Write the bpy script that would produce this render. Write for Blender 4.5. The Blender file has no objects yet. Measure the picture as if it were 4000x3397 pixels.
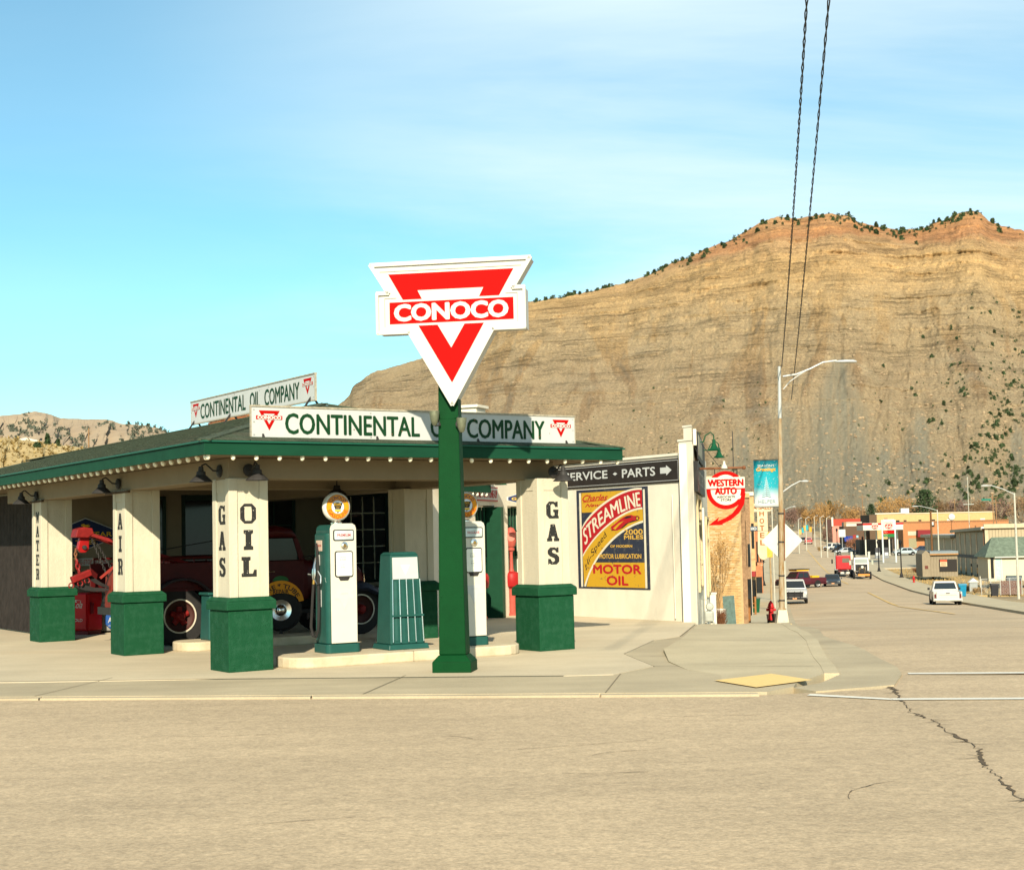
import bpy, bmesh, math, random
import numpy as np
from mathutils import Vector, Matrix, noise as mnoise
random.seed(7); NP = np.random.default_rng(7)
SC = bpy.context.scene; COL = SC.collection
R = math.radians; PI = math.pi
# ------------------------------------------------------------ camera, sky, sun, exposure
EYE = 1.6; FPX = 5740.0; PITCH = R(3.38); ROLL = R(1.28)
SUN_AZ, SUN_EL = R(181), R(27)
cd = bpy.data.cameras.new('camera'); cam = bpy.data.objects.new('camera', cd); COL.objects.link(cam); SC.camera = cam
cp, sp, cr, sr = math.cos(PITCH), math.sin(PITCH), math.cos(ROLL), math.sin(ROLL)
FW = Vector((0, cp, sp)); _u = Vector((0, -sp, cp)); _r = Vector((1, 0, 0))
RT = _r*cr - _u*sr; UP = _r*sr + _u*cr
mw = Matrix((RT, UP, -FW)).transposed().to_4x4(); mw.translation = (0, 0, EYE); cam.matrix_world = mw
cd.sensor_width = 36; cd.lens = FPX/4000*36; cd.shift_x = 3/4000; cd.shift_y = 58.5/4000
cd.clip_start = .1; cd.clip_end = 9000
w = bpy.data.worlds.new('World'); SC.world = w; w.use_nodes = True
nt = w.node_tree; bg = nt.nodes['Background']; L_ = nt.links.new
sky = nt.nodes.new('ShaderNodeTexSky'); sky.sky_type = 'NISHITA'; sky.sun_disc = False
sky.sun_elevation = SUN_EL; sky.sun_rotation = SUN_AZ; sky.altitude = 1800; sky.dust_density = .6; sky.ozone_density = 1.6; sky.air_density = 1.0
tint = nt.nodes.new('ShaderNodeMix'); tint.data_type = 'RGBA'; tint.blend_type = 'MULTIPLY'; tint.inputs[0].default_value = 1
tint.inputs[7].default_value = (.95, 1.49, 1.37, 1)
gm = nt.nodes.new('ShaderNodeGamma'); gm.inputs[1].default_value = .92; L_(sky.outputs[0], gm.inputs[0]); L_(gm.outputs[0], tint.inputs[6])
tc = nt.nodes.new('ShaderNodeTexCoord'); sx = nt.nodes.new('ShaderNodeSeparateXYZ'); L_(tc.outputs['Generated'], sx.inputs[0])
def wm(op, a, b=None):
    n = nt.nodes.new('ShaderNodeMath'); n.operation = op
    for i, q in enumerate((a, b)):
        if q is None: continue
        if isinstance(q, (int, float)): n.inputs[i].default_value = q
        else: L_(q, n.inputs[i])
    return n.outputs[0]
zz = wm('ADD', wm('MAXIMUM', sx.outputs[2], 0), .12)
cx = nt.nodes.new('ShaderNodeCombineXYZ'); L_(wm('DIVIDE', sx.outputs[0], zz), cx.inputs[0]); L_(wm('DIVIDE', sx.outputs[1], zz), cx.inputs[1])
mp = nt.nodes.new('ShaderNodeMapping'); mp.inputs['Scale'].default_value = (.42, 1.0, 1); mp.inputs['Rotation'].default_value = (0, 0, R(-18)); mp.inputs['Location'].default_value = (2.35, .35, 0)
L_(cx.outputs[0], mp.inputs[0])
n1 = nt.nodes.new('ShaderNodeTexNoise'); n1.inputs['Scale'].default_value = .75; n1.inputs['Detail'].default_value = 9; n1.inputs['Roughness'].default_value = .57; n1.inputs['Distortion'].default_value = .4
L_(mp.outputs[0], n1.inputs['Vector'])
cr_ = nt.nodes.new('ShaderNodeMapRange'); cr_.inputs[1].default_value = .31; cr_.inputs[2].default_value = .68; cr_.inputs[3].default_value = 0; cr_.inputs[4].default_value = .85; cr_.interpolation_type = 'SMOOTHSTEP'
L_(n1.outputs[0], cr_.inputs[0])
cm = nt.nodes.new('ShaderNodeMix'); cm.data_type = 'RGBA'; side = nt.nodes.new('ShaderNodeMapRange'); side.inputs[1].default_value = -.28; side.inputs[2].default_value = .10; side.inputs[3].default_value = .12; side.inputs[4].default_value = 1; side.interpolation_type = 'SMOOTHSTEP'; L_(sx.outputs[0], side.inputs[0]); L_(wm('MULTIPLY', cr_.outputs[0], side.outputs[0]), cm.inputs[0]); L_(tint.outputs[2], cm.inputs[6]); cm.inputs[7].default_value = (6.4, 7.6, 7.9, 1)
L_(cm.outputs[2], bg.inputs[0]); bg.inputs[1].default_value = .080
sd = bpy.data.lights.new('sun', 'SUN'); sun = bpy.data.objects.new('sun', sd); COL.objects.link(sun)
sd.energy = 5.0; sd.angle = R(.55); sd.color = (1, .89, .70)
sv = Vector((math.sin(SUN_AZ)*math.cos(SUN_EL), math.cos(SUN_AZ)*math.cos(SUN_EL), math.sin(SUN_EL)))
sun.rotation_euler = sv.to_track_quat('Z', 'Y').to_euler(); sun.location = (0, -20, 30)
SC.view_settings.view_transform = 'Standard'; SC.view_settings.look = 'None'; SC.view_settings.exposure = .85; SC.view_settings.gamma = 1
SC.view_settings.use_curve_mapping = False
SC.render.engine = 'CYCLES'; SC.cycles.max_bounces = 6; SC.cycles.diffuse_bounces = 2; SC.cycles.caustics_reflective = False; SC.cycles.caustics_refractive = False
# ------------------------------------------------------------ survey helpers
def smooth(a, b, x): t = min(1, max(0, (x-a)/(b-a))); return t*t*(3-2*t)
GY = [0, 20, 26, 33, 55, 75, 110, 150, 190, 260, 340, 400, 520, 700, 9000]
GZ = [0, 0, -.15, -.55, -1.95, -3.05, -4.05, -4.8, -5.1, -4.7, -3.45, -2.3, 0, 3, 3]
def g(x, y):
    z = float(np.interp(y, GY, GZ))
    if y > 20: z *= smooth(1.5, 4.2, x) if y < 60 else smooth(-40, 4, x)
    return z
def ray(px, py): return RT*((px-1997)/FPX) - UP*((py-1757)/FPX) + FW
def at(px, py, Y):                       # the point seen at a pixel of the photo, Y metres ahead
    d = ray(px, py); t = Y/d.y; return Vector((0, 0, EYE)) + d*t
def land(px, py):                        # where that sight line meets the ground
    d = ray(px, py); t = 5.0
    while t < 900:
        p = Vector((0, 0, EYE)) + d*t
        if p.z <= g(p.x, p.y): return p
        t += .25 if t < 60 else 1.0
    return p
AZ = R(56); OX, OY = -3.54, 18.25
def S(r, l, z=0): return Vector((OX + r*math.sin(AZ) - l*math.cos(AZ), OY + r*math.cos(AZ) + l*math.sin(AZ), z))
SROT = R(34); GROT = R(-9)
# ------------------------------------------------------------ materials
def lin(c):
    if isinstance(c, str):
        c = [int(c[i:i+2], 16)/255 for i in (1, 3, 5)]
        c = [x/12.92 if x <= .04045 else ((x+.055)/1.055)**2.4 for x in c]
    return (*c, 1)
MATS = {}
def M(name, c=(.5, .5, .5), rough=.6, metal=0, var=.12, scale=6, bump=0, bscale=60, c2=None, thr=.55, soft=.12, detail=6, spec=.16, stretch=(1, 1, 1)):
    if name in MATS: return MATS[name]
    m = bpy.data.materials.new(name); m.use_nodes = True; t = m.node_tree; b = t.nodes['Principled BSDF']; MATS[name] = m
    c = lin(c); b.inputs['Roughness'].default_value = rough; b.inputs['Metallic'].default_value = metal
    b.inputs['Specular IOR Level'].default_value = spec
    co = t.nodes.new('ShaderNodeTexCoord'); mpn = t.nodes.new('ShaderNodeMapping'); mpn.inputs['Scale'].default_value = stretch
    t.links.new(co.outputs['Object'], mpn.inputs[0])
    n = t.nodes.new('ShaderNodeTexNoise'); n.inputs['Scale'].default_value = scale; n.inputs['Detail'].default_value = detail; n.inputs['Roughness'].default_value = .65
    t.links.new(mpn.outputs[0], n.inputs['Vector'])
    rp = t.nodes.new('ShaderNodeValToRGB'); e = rp.color_ramp.elements
    if c2 is None:
        e[0].position = .3; e[0].color = (c[0]*(1-var), c[1]*(1-var), c[2]*(1-var), 1); e[1].position = .7; e[1].color = tuple(min(1, x*(1+var)) for x in c[:3]) + (1,)
    else:
        e[0].position = max(0, thr-soft); e[0].color = c; e[1].position = min(1, thr+soft); e[1].color = lin(c2)
    t.links.new(n.outputs[0], rp.inputs[0]); t.links.new(rp.outputs[0], b.inputs['Base Color'])
    if bump:
        n2 = t.nodes.new('ShaderNodeTexNoise'); n2.inputs['Scale'].default_value = bscale; n2.inputs['Detail'].default_value = 4
        t.links.new(co.outputs['Object'], n2.inputs['Vector'])
        bp = t.nodes.new('ShaderNodeBump'); bp.inputs['Strength'].default_value = bump; bp.inputs['Distance'].default_value = .02
        t.links.new(n2.outputs[0], bp.inputs['Height']); t.links.new(bp.outputs[0], b.inputs['Normal'])
    return m
def ground_mat(name, c, fine=140, big=.35, amt=.25, stain=.25, bump=.5, streak=None, patch=None):
    m = bpy.data.materials.new(name); m.use_nodes = True; t = m.node_tree; b = t.nodes['Principled BSDF']; MATS[name] = m
    b.inputs['Roughness'].default_value = .85; b.inputs['Specular IOR Level'].default_value = .25; c = lin(c)
    co = t.nodes.new('ShaderNodeTexCoord')
    def nz(scale, det=5, st=None, ro=.6):
        n = t.nodes.new('ShaderNodeTexNoise'); n.inputs['Scale'].default_value = scale; n.inputs['Detail'].default_value = det; n.inputs['Roughness'].default_value = ro
        if st:
            mpn = t.nodes.new('ShaderNodeMapping'); mpn.inputs['Scale'].default_value = st; mpn.inputs['Rotation'].default_value = (0, 0, R(9)); t.links.new(co.outputs['Object'], mpn.inputs[0]); t.links.new(mpn.outputs[0], n.inputs['Vector'])
        else: t.links.new(co.outputs['Object'], n.inputs['Vector'])
        return n.outputs[0]
    def mr(x, a, b_, lo, hi):
        q = t.nodes.new('ShaderNodeMapRange'); q.inputs[1].default_value = a; q.inputs[2].default_value = b_; q.inputs[3].default_value = lo; q.inputs[4].default_value = hi; t.links.new(x, q.inputs[0]); return q.outputs[0]
    def mul(a, b_):
        q = t.nodes.new('ShaderNodeMath'); q.operation = 'MULTIPLY'; t.links.new(a, q.inputs[0]); t.links.new(b_, q.inputs[1]); return q.outputs[0]
    f = nz(fine, 3); f2 = nz(fine*.28, 4)
    v = mul(mul(mr(f, .3, .7, 1-amt, 1+amt), mr(f2, .3, .7, 1-amt*.6, 1+amt*.6)), mr(nz(big, 6), .3, .72, 1-stain, 1+stain*.6))
    v = mul(v, mr(nz(.9, 6, streak or (.25, 2.2, 1)), .3, .7, 1-stain*.5, 1+stain*.35))
    mx = t.nodes.new('ShaderNodeMix'); mx.data_type = 'RGBA'; mx.blend_type = 'MULTIPLY'; mx.inputs[0].default_value = 1; mx.inputs[6].default_value = c
    cc = t.nodes.new('ShaderNodeCombineColor'); t.links.new(v, cc.inputs[0]); t.links.new(v, cc.inputs[1]); t.links.new(mr(f, .3, .7, 1.1, .9), cc.inputs[2])
    mb_ = t.nodes.new('ShaderNodeMix'); mb_.data_type = 'RGBA'; mb_.blend_type = 'MULTIPLY'; mb_.inputs[0].default_value = 1
    cv = t.nodes.new('ShaderNodeCombineColor'); t.links.new(v, cv.inputs[0]); t.links.new(v, cv.inputs[1]); t.links.new(v, cv.inputs[2])
    t.links.new(cv.outputs[0], mx.inputs[7]); last = mx.outputs[2]
    if patch:
        pm = t.nodes.new('ShaderNodeMix'); pm.data_type = 'RGBA'; t.links.new(mr(nz(patch[0], 5, (.4, 1.6, 1)), patch[2], patch[2]+.15, 0, patch[3]), pm.inputs[0]); t.links.new(last, pm.inputs[6]); pm.inputs[7].default_value = lin(patch[1]); last = pm.outputs[2]
    t.links.new(last, b.inputs['Base Color'])
    bp = t.nodes.new('ShaderNodeBump'); bp.inputs['Strength'].default_value = bump; bp.inputs['Distance'].default_value = .012
    t.links.new(f2, bp.inputs['Height']); t.links.new(bp.outputs[0], b.inputs['Normal'])
    return m
def shiny(name, c, rough=.25, var=.05): return M(name, c, rough, 0, var, 9, spec=.5)
cream = M('cream_paint', (.47, .425, .32), .7, var=.09, scale=3.5, stretch=(1.6, 1.6, .45), bump=.25, bscale=45)
white_wall = M('white_stucco', (.60, .555, .445), .85, var=.08, scale=2.2, stretch=(1.3, 1.3, .5), bump=.3, bscale=70)
white_paint = M('white_enamel', (.50, .48, .40), .35, var=.04, scale=3)
sign_white = M('sign_white', (.42, .43, .41), .45, var=.05, scale=4)
cab_white = M('cabinet_white', (.50, .485, .43), .4, var=.05, scale=5)
green = M('green_paint', (.007, .066, .028), .55, var=.16, scale=7, bump=.2, bscale=50, spec=.08)
green_rough = M('green_masonry_paint', (.008, .060, .025), .75, c2=(.020, .082, .042), thr=.60, soft=.14, scale=9, detail=9, bump=.9, bscale=85, spec=.08)
post_green = M('post_green', (.002, .036, .009), .55, var=.12, scale=4, bump=.1, spec=.06)
fascia_green = M('fascia_green', (.006, .043, .022), .6, var=.14, scale=5, stretch=(.3, 1, 1), spec=.08)
teal = M('teal_enamel', (.013, .066, .054), .38, var=.12, scale=6, bump=.06)
red = M('sign_red', (.34, .003, .002), .6, var=.06, scale=5, spec=.04)
red2 = M('red_print', (.34, .012, .012), .5, var=.1, scale=8)
letter_green = M('letter_green', (.004, .035, .010), .5, var=.1)
black_worn = M('worn_black', (.02, .02, .018), .7, c2=(.78, .72, .58), thr=.66, soft=.025, scale=34, detail=4)
black = M('black_paint', (.018, .017, .016), .5, var=.2)
iron = M('dark_iron', (.03, .028, .026), .55, var=.25, scale=15)
rubber = M('rubber', (.022, .021, .02), .8, var=.2)
chrome = M('chrome', (.75, .74, .70), .22, 1, .05)
steel = M('galvanised_steel', (.42, .42, .39), .45, .6, .15, 9)
brass = M('brass', (.45, .28, .08), .35, .9, .1)
glass = M('dark_glass', (.012, .014, .014), .08, var=.3, scale=1.5, spec=.28)
pale_glass = M('pale_glass', (.42, .48, .47), .12, var=.25, scale=5, spec=.6)
sign_navy = M('navy_print', (.012, .022, .075), .45, var=.1)
yellow = M('yellow_print', (.60, .36, .03), .5, var=.08)
orange = M('orange_print', (.62, .24, .012), .45, var=.08)
truck_red = M('old_truck_red', (.055, .0045, .0045), .4, var=.2, scale=5)
hook_red = M('hook_red', (.17, .010, .009), .55, var=.25, scale=12)
rust = M('rust', (.16, .065, .03), .8, var=.35, scale=12)
# ------------------------------------------------------------ mesh helpers
class MB:
    def __init__(s): s.v = []; s.f = []; s.m = []; s.s = []
    def add(s, vs, fs, m=0, sm=False):
        o = len(s.v); s.v += [tuple(p) for p in vs]
        for f in fs: s.f.append([i+o for i in f]); s.m.append(m); s.s.append(sm)
        return s
    def frust(s, a, b, m=0):              # a=(x0,x1,y0,y1,z) bottom, b top
        vs = [(a[0], a[2], a[4]), (a[1], a[2], a[4]), (a[1], a[3], a[4]), (a[0], a[3], a[4]), (b[0], b[2], b[4]), (b[1], b[2], b[4]), (b[1], b[3], b[4]), (b[0], b[3], b[4])]
        return s.add(vs, [(3, 2, 1, 0), (4, 5, 6, 7), (0, 1, 5, 4), (1, 2, 6, 5), (2, 3, 7, 6), (3, 0, 4, 7)], m)
    def box(s, x0, x1, y0, y1, z0, z1, m=0): return s.frust((x0, x1, y0, y1, z0), (x0, x1, y0, y1, z1), m)
    def bar(s, p, q, a, b=None, m=0):     # square bar between two points
        p = Vector(p); q = Vector(q); d = (q-p).normalized(); b = b or a
        u = d.cross(Vector((0, 0, 1)));  u = Vector((1, 0, 0)) if u.length < 1e-4 else u.normalized(); v = u.cross(d)
        vs = [c + u*i*a/2 + v*j*b/2 for c in (p, q) for i, j in ((-1, -1), (1, -1), (1, 1), (-1, 1))]
        return s.add(vs, [(3, 2, 1, 0), (4, 5, 6, 7), (0, 1, 5, 4), (1, 2, 6, 5), (2, 3, 7, 6), (3, 0, 4, 7)], m)
    def prism(s, poly, y0, y1, m=0):      # polygon in x,z run from y0 to y1
        n = len(poly); vs = [(x, y0, z) for x, z in poly] + [(x, y1, z) for x, z in poly]
        a = sum(poly[i][0]*poly[(i+1) % n][1]-poly[(i+1) % n][0]*poly[i][1] for i in range(n))
        fs = [list(range(n)), list(range(2*n-1, n-1, -1))] + [(i, i+n, (i+1) % n+n, (i+1) % n) for i in range(n)]
        if a < 0: fs = [list(reversed(f)) for f in fs]
        return s.add(vs, fs, m)
    def slab(s, poly, z0, z1, m=0):       # polygon in x,y run from z0 to z1
        n = len(poly); a = sum(poly[i][0]*poly[(i+1) % n][1]-poly[(i+1) % n][0]*poly[i][1] for i in range(n))
        if a < 0: poly = poly[::-1]
        vs = [(x, y, z0) for x, y in poly] + [(x, y, z1) for x, y in poly]
        return s.add(vs, [list(range(n-1, -1, -1)), list(range(n, 2*n))] + [(i, (i+1) % n, (i+1) % n+n, i+n) for i in range(n)], m)
    def side(s, poly, x0, x1, m=0):       # polygon in y,z run from x0 to x1
        n = len(poly); a = sum(poly[i][0]*poly[(i+1) % n][1]-poly[(i+1) % n][0]*poly[i][1] for i in range(n))
        if a < 0: poly = poly[::-1]
        vs = [(x0, y, z) for y, z in poly] + [(x1, y, z) for y, z in poly]
        return s.add(vs, [list(range(n-1, -1, -1)), list(range(n, 2*n))] + [(i, (i+1) % n, (i+1) % n+n, i+n) for i in range(n)], m)
    def flat(s, poly, y, m=0):            # one-sided flat print facing -y
        n = len(poly); a = sum(poly[i][0]*poly[(i+1) % n][1]-poly[(i+1) % n][0]*poly[i][1] for i in range(n))
        if a < 0: poly = poly[::-1]
        return s.add([(x, y, z) for x, z in poly], [list(range(n))], m)
    def ring(s, cx, cz, r0, r1, y, n=40, a0=0, a1=360, m=0):
        k = n+1; vs = []
        for i in range(k):
            a = R(a0+(a1-a0)*i/n); vs += [(cx+r0*math.cos(a), y, cz+r0*math.sin(a)), (cx+r1*math.cos(a), y, cz+r1*math.sin(a))]
        return s.add(vs, [(2*i, 2*i+1, 2*i+3, 2*i+2) for i in range(n)], m)
    def tube(s, pts, r, n=8, m=0, cap=True):
        pts = [Vector(p) for p in pts]; rs = r if isinstance(r, (list, tuple)) else [r]*len(pts); vs = []; u = None
        for i, p in enumerate(pts):
            d = (pts[min(i+1, len(pts)-1)]-pts[max(i-1, 0)]).normalized()
            if u is None: u = d.cross(Vector((0, 0, 1))); u = Vector((1, 0, 0)) if u.length < 1e-3 else u
            u = (u-d*u.dot(d)).normalized(); v = d.cross(u)
            vs += [p+(u*math.cos(2*PI*k/n)+v*math.sin(2*PI*k/n))*rs[i] for k in range(n)]
        fs = [(i*n+k, i*n+(k+1) % n, (i+1)*n+(k+1) % n, (i+1)*n+k) for i in range(len(pts)-1) for k in range(n)]
        if cap: fs += [list(range(n-1, -1, -1)), list(range((len(pts)-1)*n, len(pts)*n))]
        return s.add(vs, fs, m, True)
    def lathe(s, prof, n=20, c=(0, 0, 0), axis='z', m=0):
        vs = []
        for r_, h in prof:
            for k in range(n):
                a = 2*PI*k/n; x, y = r_*math.cos(a), r_*math.sin(a)
                vs.append((c[0]+x, c[1]+y, c[2]+h) if axis == 'z' else (c[0]+x, c[1]-h, c[2]+y) if axis == 'y' else (c[0]+h, c[1]+x, c[2]+y))
        fs = [(i*n+k, i*n+(k+1) % n, (i+1)*n+(k+1) % n, (i+1)*n+k) for i in range(len(prof)-1) for k in range(n)]
        return s.add(vs, fs, m, True)
    def loft(s, secs, m=0, sm=True, cap=True):   # list of equally long closed loops
        n = len(secs[0]); vs = [p for q in secs for p in q]
        fs = [(i*n+k, i*n+(k+1) % n, (i+1)*n+(k+1) % n, (i+1)*n+k) for i in range(len(secs)-1) for k in range(n)]
        if cap: fs += [list(range(n-1, -1, -1)), list(range((len(secs)-1)*n, len(secs)*n))]
        return s.add(vs, fs, m, sm)
    def mesh(s, name, mats, ang=35):
        me = bpy.data.meshes.new(name); me.from_pydata(s.v, [], s.f)
        for m in (mats if isinstance(mats, (list, tuple)) else [mats]): me.materials.append(m)
        me.polygons.foreach_set('material_index', s.m); me.polygons.foreach_set('use_smooth', [True if x else False for x in s.s])
        if any(s.s): me.set_sharp_from_angle(angle=R(ang))
        me.update(); return me
    def build(s, name, mats, parent=None, bevel=0, loc=None, rot=None, **tags):
        o = bpy.data.objects.new(name, s.mesh(name, mats)); COL.objects.link(o); o.parent = parent
        if loc is not None: o.location = loc
        if rot is not None: o.rotation_euler = rot if isinstance(rot, tuple) else (0, 0, rot)
        if bevel:
            b = o.modifiers.new('edge', 'BEVEL'); b.width = bevel; b.segments = 2; b.limit_method = 'ANGLE'; b.angle_limit = R(40)
        for k, v in tags.items(): o[k] = v
        return o
def thing(name, label, cat, loc=(0, 0, 0), rot=0, group=None):
    o = bpy.data.objects.new(name, None); COL.objects.link(o); o.location = loc; o.rotation_euler = rot if isinstance(rot, tuple) else (0, 0, rot)
    o['label'] = label; o['category'] = cat; o.empty_display_size = .1
    if group: o['group'] = group
    return o
def inst(o, parent, loc=(0, 0, 0), rot=None, scale=None):
    c = o.copy(); COL.objects.link(c); c.parent = parent; c.location = loc
    if rot is not None: c.rotation_euler = rot
    if scale is not None: c.scale = scale
    return c
def dup(root, loc, rot=None, label=None, **tags):
    c = root.copy(); COL.objects.link(c); c.location = loc
    if rot is not None: c.rotation_euler = (0, 0, rot)
    if label: c['label'] = label
    for k, v in tags.items(): c[k] = v
    for ch in root.children:
        d = ch.copy(); COL.objects.link(d); d.parent = c
        for gc in ch.children:
            e = gc.copy(); COL.objects.link(e); e.parent = d
    return c
def circ(cx, cz, r, n=32): return [(cx+r*math.cos(2*PI*k/n), cz+r*math.sin(2*PI*k/n)) for k in range(n)]
def rrect(x0, x1, z0, z1, r, n=4):
    out = []
    for cx, cz, a in ((x1-r, z1-r, 0), (x0+r, z1-r, 90), (x0+r, z0+r, 180), (x1-r, z0+r, 270)):
        out += [(cx+r*math.cos(R(a+90*i/n)), cz+r*math.sin(R(a+90*i/n))) for i in range(n+1)]
    return out
# lettering: glyph outlines of the built-in font, turned into flat faces
TC = {}
def prefetch(keys):
    obs = []
    for k in keys:
        if k in TC: continue
        cu = bpy.data.curves.new('glyphs', 'FONT'); cu.body = k[0]; cu.offset = k[1]; cu.shear = k[2]; cu.resolution_u = 3; cu.space_character = k[3] if len(k) > 3 else 1
        ob = bpy.data.objects.new('glyphs', cu); COL.objects.link(ob); obs.append((k, ob, cu))
    dg = bpy.context.evaluated_depsgraph_get()
    for k, ob, cu in obs:
        me = bpy.data.meshes.new_from_object(ob.evaluated_get(dg))
        v = np.array([q.co[:2] for q in me.vertices]); f = [list(p.vertices) for p in me.polygons]
        v -= v.min(0); sz = v.max(0); TC[k] = (v/sz, f, sz[0]/sz[1]); bpy.data.meshes.remove(me)
    for k, ob, cu in obs: bpy.data.objects.remove(ob); bpy.data.curves.remove(cu)
def T(mb, s, cx, cz, h, w=None, y=0, bold=0, shear=0, m=0, fn=None, sp=1):
    k = (s, bold, shear, sp)
    if k not in TC: prefetch([k])
    v, f, asp = TC[k]; w = w or h*asp
    if fn: pts = [fn(a, b) for a, b in v]
    else: pts = [(cx+(a-.5)*w, cz+(b-.5)*h) for a, b in v]
    ff = []
    for q in f:
        ar = sum(pts[q[i]][0]*pts[q[(i+1) % len(q)]][1]-pts[q[(i+1) % len(q)]][0]*pts[q[i]][1] for i in range(len(q)))
        ff.append(q if ar > 0 else q[::-1])
    mb.add([(a, y, b) for a, b in pts], ff, m); return mb
def TT(mb, s, cx, cz, h, w, y, d, **k):   # heavier strokes: struck three times, each a hair further out
    for i, (dx, dz) in enumerate(((0, 0), (-d, d*.3), (d, -d*.3), (d*.3, d*.7), (-d*.3, -d*.7))): T(mb, s, cx+dx, cz+dz, h, w, y-.0004*i, **k)
    return mb
def arc_fn(cx, cz, r0, r1, a0, a1, flip=False):   # letters round a circle; a0 at the first letter
    def fn(a, b):
        an = R(a0+(a1-a0)*a); r_ = (r1+(r0-r1)*b) if flip else (r0+(r1-r0)*b); return cx+r_*math.cos(an), cz+r_*math.sin(an)
    return fn
def warp_fn(lo, hi):
    xs = np.linspace(0, 1, len(lo)); lo = np.array(lo); hi = np.array(hi)
    def fn(a, b):
        l = [np.interp(a, xs, lo[:, i]) for i in (0, 1)]; h = [np.interp(a, xs, hi[:, i]) for i in (0, 1)]
        return l[0]+(h[0]-l[0])*b, l[1]+(h[1]-l[1])*b
    return fn
# western slab letters, 10 wide x 12 high, each a set of polygons that do not overlap
def oct_half(x0, x1, z0, z1, c, t, left):
    if left: return [((x0+x1)/2, z0), (x0+c, z0), (x0, z0+c), (x0, z1-c), (x0+c, z1), ((x0+x1)/2, z1), ((x0+x1)/2, z1-t), (x0+c+.5, z1-t), (x0+t+1, z1-c-1), (x0+t+1, z0+c+1), (x0+c+.5, z0+t), ((x0+x1)/2, z0+t)]
    return [(x0+x1-x, z) for x, z in oct_half(x0, x1, z0, z1, c, t, True)]
SLAB = {
 'I': [[(2, 0), (8, 0), (8, 2), (6.8, 2.6), (6.8, 9.4), (8, 10), (8, 12), (2, 12), (2, 10), (3.2, 9.4), (3.2, 2.6), (2, 2)]],
 'L': [[(.5, 0), (10, 0), (10, 4.2), (8.4, 4.2), (7.6, 1.9), (5.2, 1.9), (5.2, 9.6), (6.2, 10), (6.2, 12), (.5, 12), (.5, 10), (1.6, 9.6), (1.6, 2.4), (.5, 2)]],
 'O': [oct_half(0, 10, 0, 12, 2.6, 1.7, True), oct_half(0, 10, 0, 12, 2.6, 1.7, False)],
 'G': [[(10, 6.3), (5.6, 6.3), (5.6, 4.6), (6.6, 4.3), (6.6, 2.2), (4.8, 1.7), (3.6, 2.6), (3.6, 9.4), (4.8, 10.3), (6.4, 10), (7.4, 8), (9.4, 8), (9.4, 12), (8, 12), (7.4, 11.3), (6, 12), (2.4, 12), (0, 9.4), (0, 2.6), (2.4, 0), (10, 0), (10, 1.6), (9.4, 2)]],
 'A': [[(3.2, 12), (6.8, 12), (9, 2.4), (10, 2), (10, 0), (5.6, 0), (5.6, 2), (6.2, 2.4), (6, 3.4), (4, 3.4), (3.8, 2.4), (4.4, 2), (4.4, 0), (0, 0), (0, 2), (1, 2.4)]],
 'S': [[(.6, 0), (2, .8), (3, 0), (7.4, 0), (9.6, 2), (9.6, 5), (7.8, 7), (4.4, 8.2), (3.8, 9.2), (4.8, 10.3), (6.4, 10), (7.4, 8.4), (9.2, 8.4), (9.2, 12), (7.8, 12), (7.2, 11.3), (6.2, 12), (2.6, 12), (.4, 10), (.4, 7.6), (2.2, 5.8), (5.6, 4.4), (6.2, 3), (5.2, 1.8), (3.8, 2), (2.6, 4), (.6, 4)]],
 'W': [[(0, 12), (0, 10), (.6, 9.8), (1.8, 0), (4, 0), (5, 5), (6, 0), (8.2, 0), (9.4, 9.8), (10, 10), (10, 12), (6.4, 12), (6.4, 10), (7.2, 9.8), (6.9, 5.2), (6, 10), (4, 10), (3.1, 5.2), (2.8, 9.8), (3.6, 10), (3.6, 12)]],
 'T': [[(2.4, 0), (7.6, 0), (7.6, 2), (6.7, 2.4), (6.7, 9.9), (7.8, 9.9), (8.4, 7.8), (10, 7.8), (10, 12), (0, 12), (0, 7.8), (1.6, 7.8), (2.2, 9.9), (3.3, 9.9), (3.3, 2.4), (2.4, 2)]],
 'E': [[(0, 0), (10, 0), (10, 3.8), (8.4, 3.8), (7.6, 1.9), (4.8, 1.9), (4.8, 5.1), (6.6, 5.1), (6.6, 7), (4.8, 7), (4.8, 10.1), (7.4, 10.1), (8.2, 8.4), (9.8, 8.4), (9.8, 12), (0, 12), (0, 10), (1.2, 9.6), (1.2, 2.4), (0, 2)]],
 'R': [[(0, 0), (5.4, 0), (5.4, 2), (4.6, 2.4), (4.6, 12), (0, 12), (0, 10), (1.1, 9.6), (1.1, 2.4), (0, 2)], [(4.6, 4.8), (5.6, 4.8), (6.6, 0), (10, 0), (10, 2), (9.4, 2.2), (8.6, 5.4), (9.6, 7), (9.6, 10), (7.6, 12), (4.6, 12), (4.6, 10.1), (5.8, 10.1), (6.3, 9.6), (6.3, 7.2), (5.8, 6.7), (4.6, 6.7)]],
}
def slabs(mb, s, cx, zs, h, w, y):
    for ch, z in zip(s, zs):
        for p in SLAB[ch]: mb.flat([(cx+(a/10-.5)*w, z+(b/12-.5)*h) for a, b in p], y)
    return mb
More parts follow.
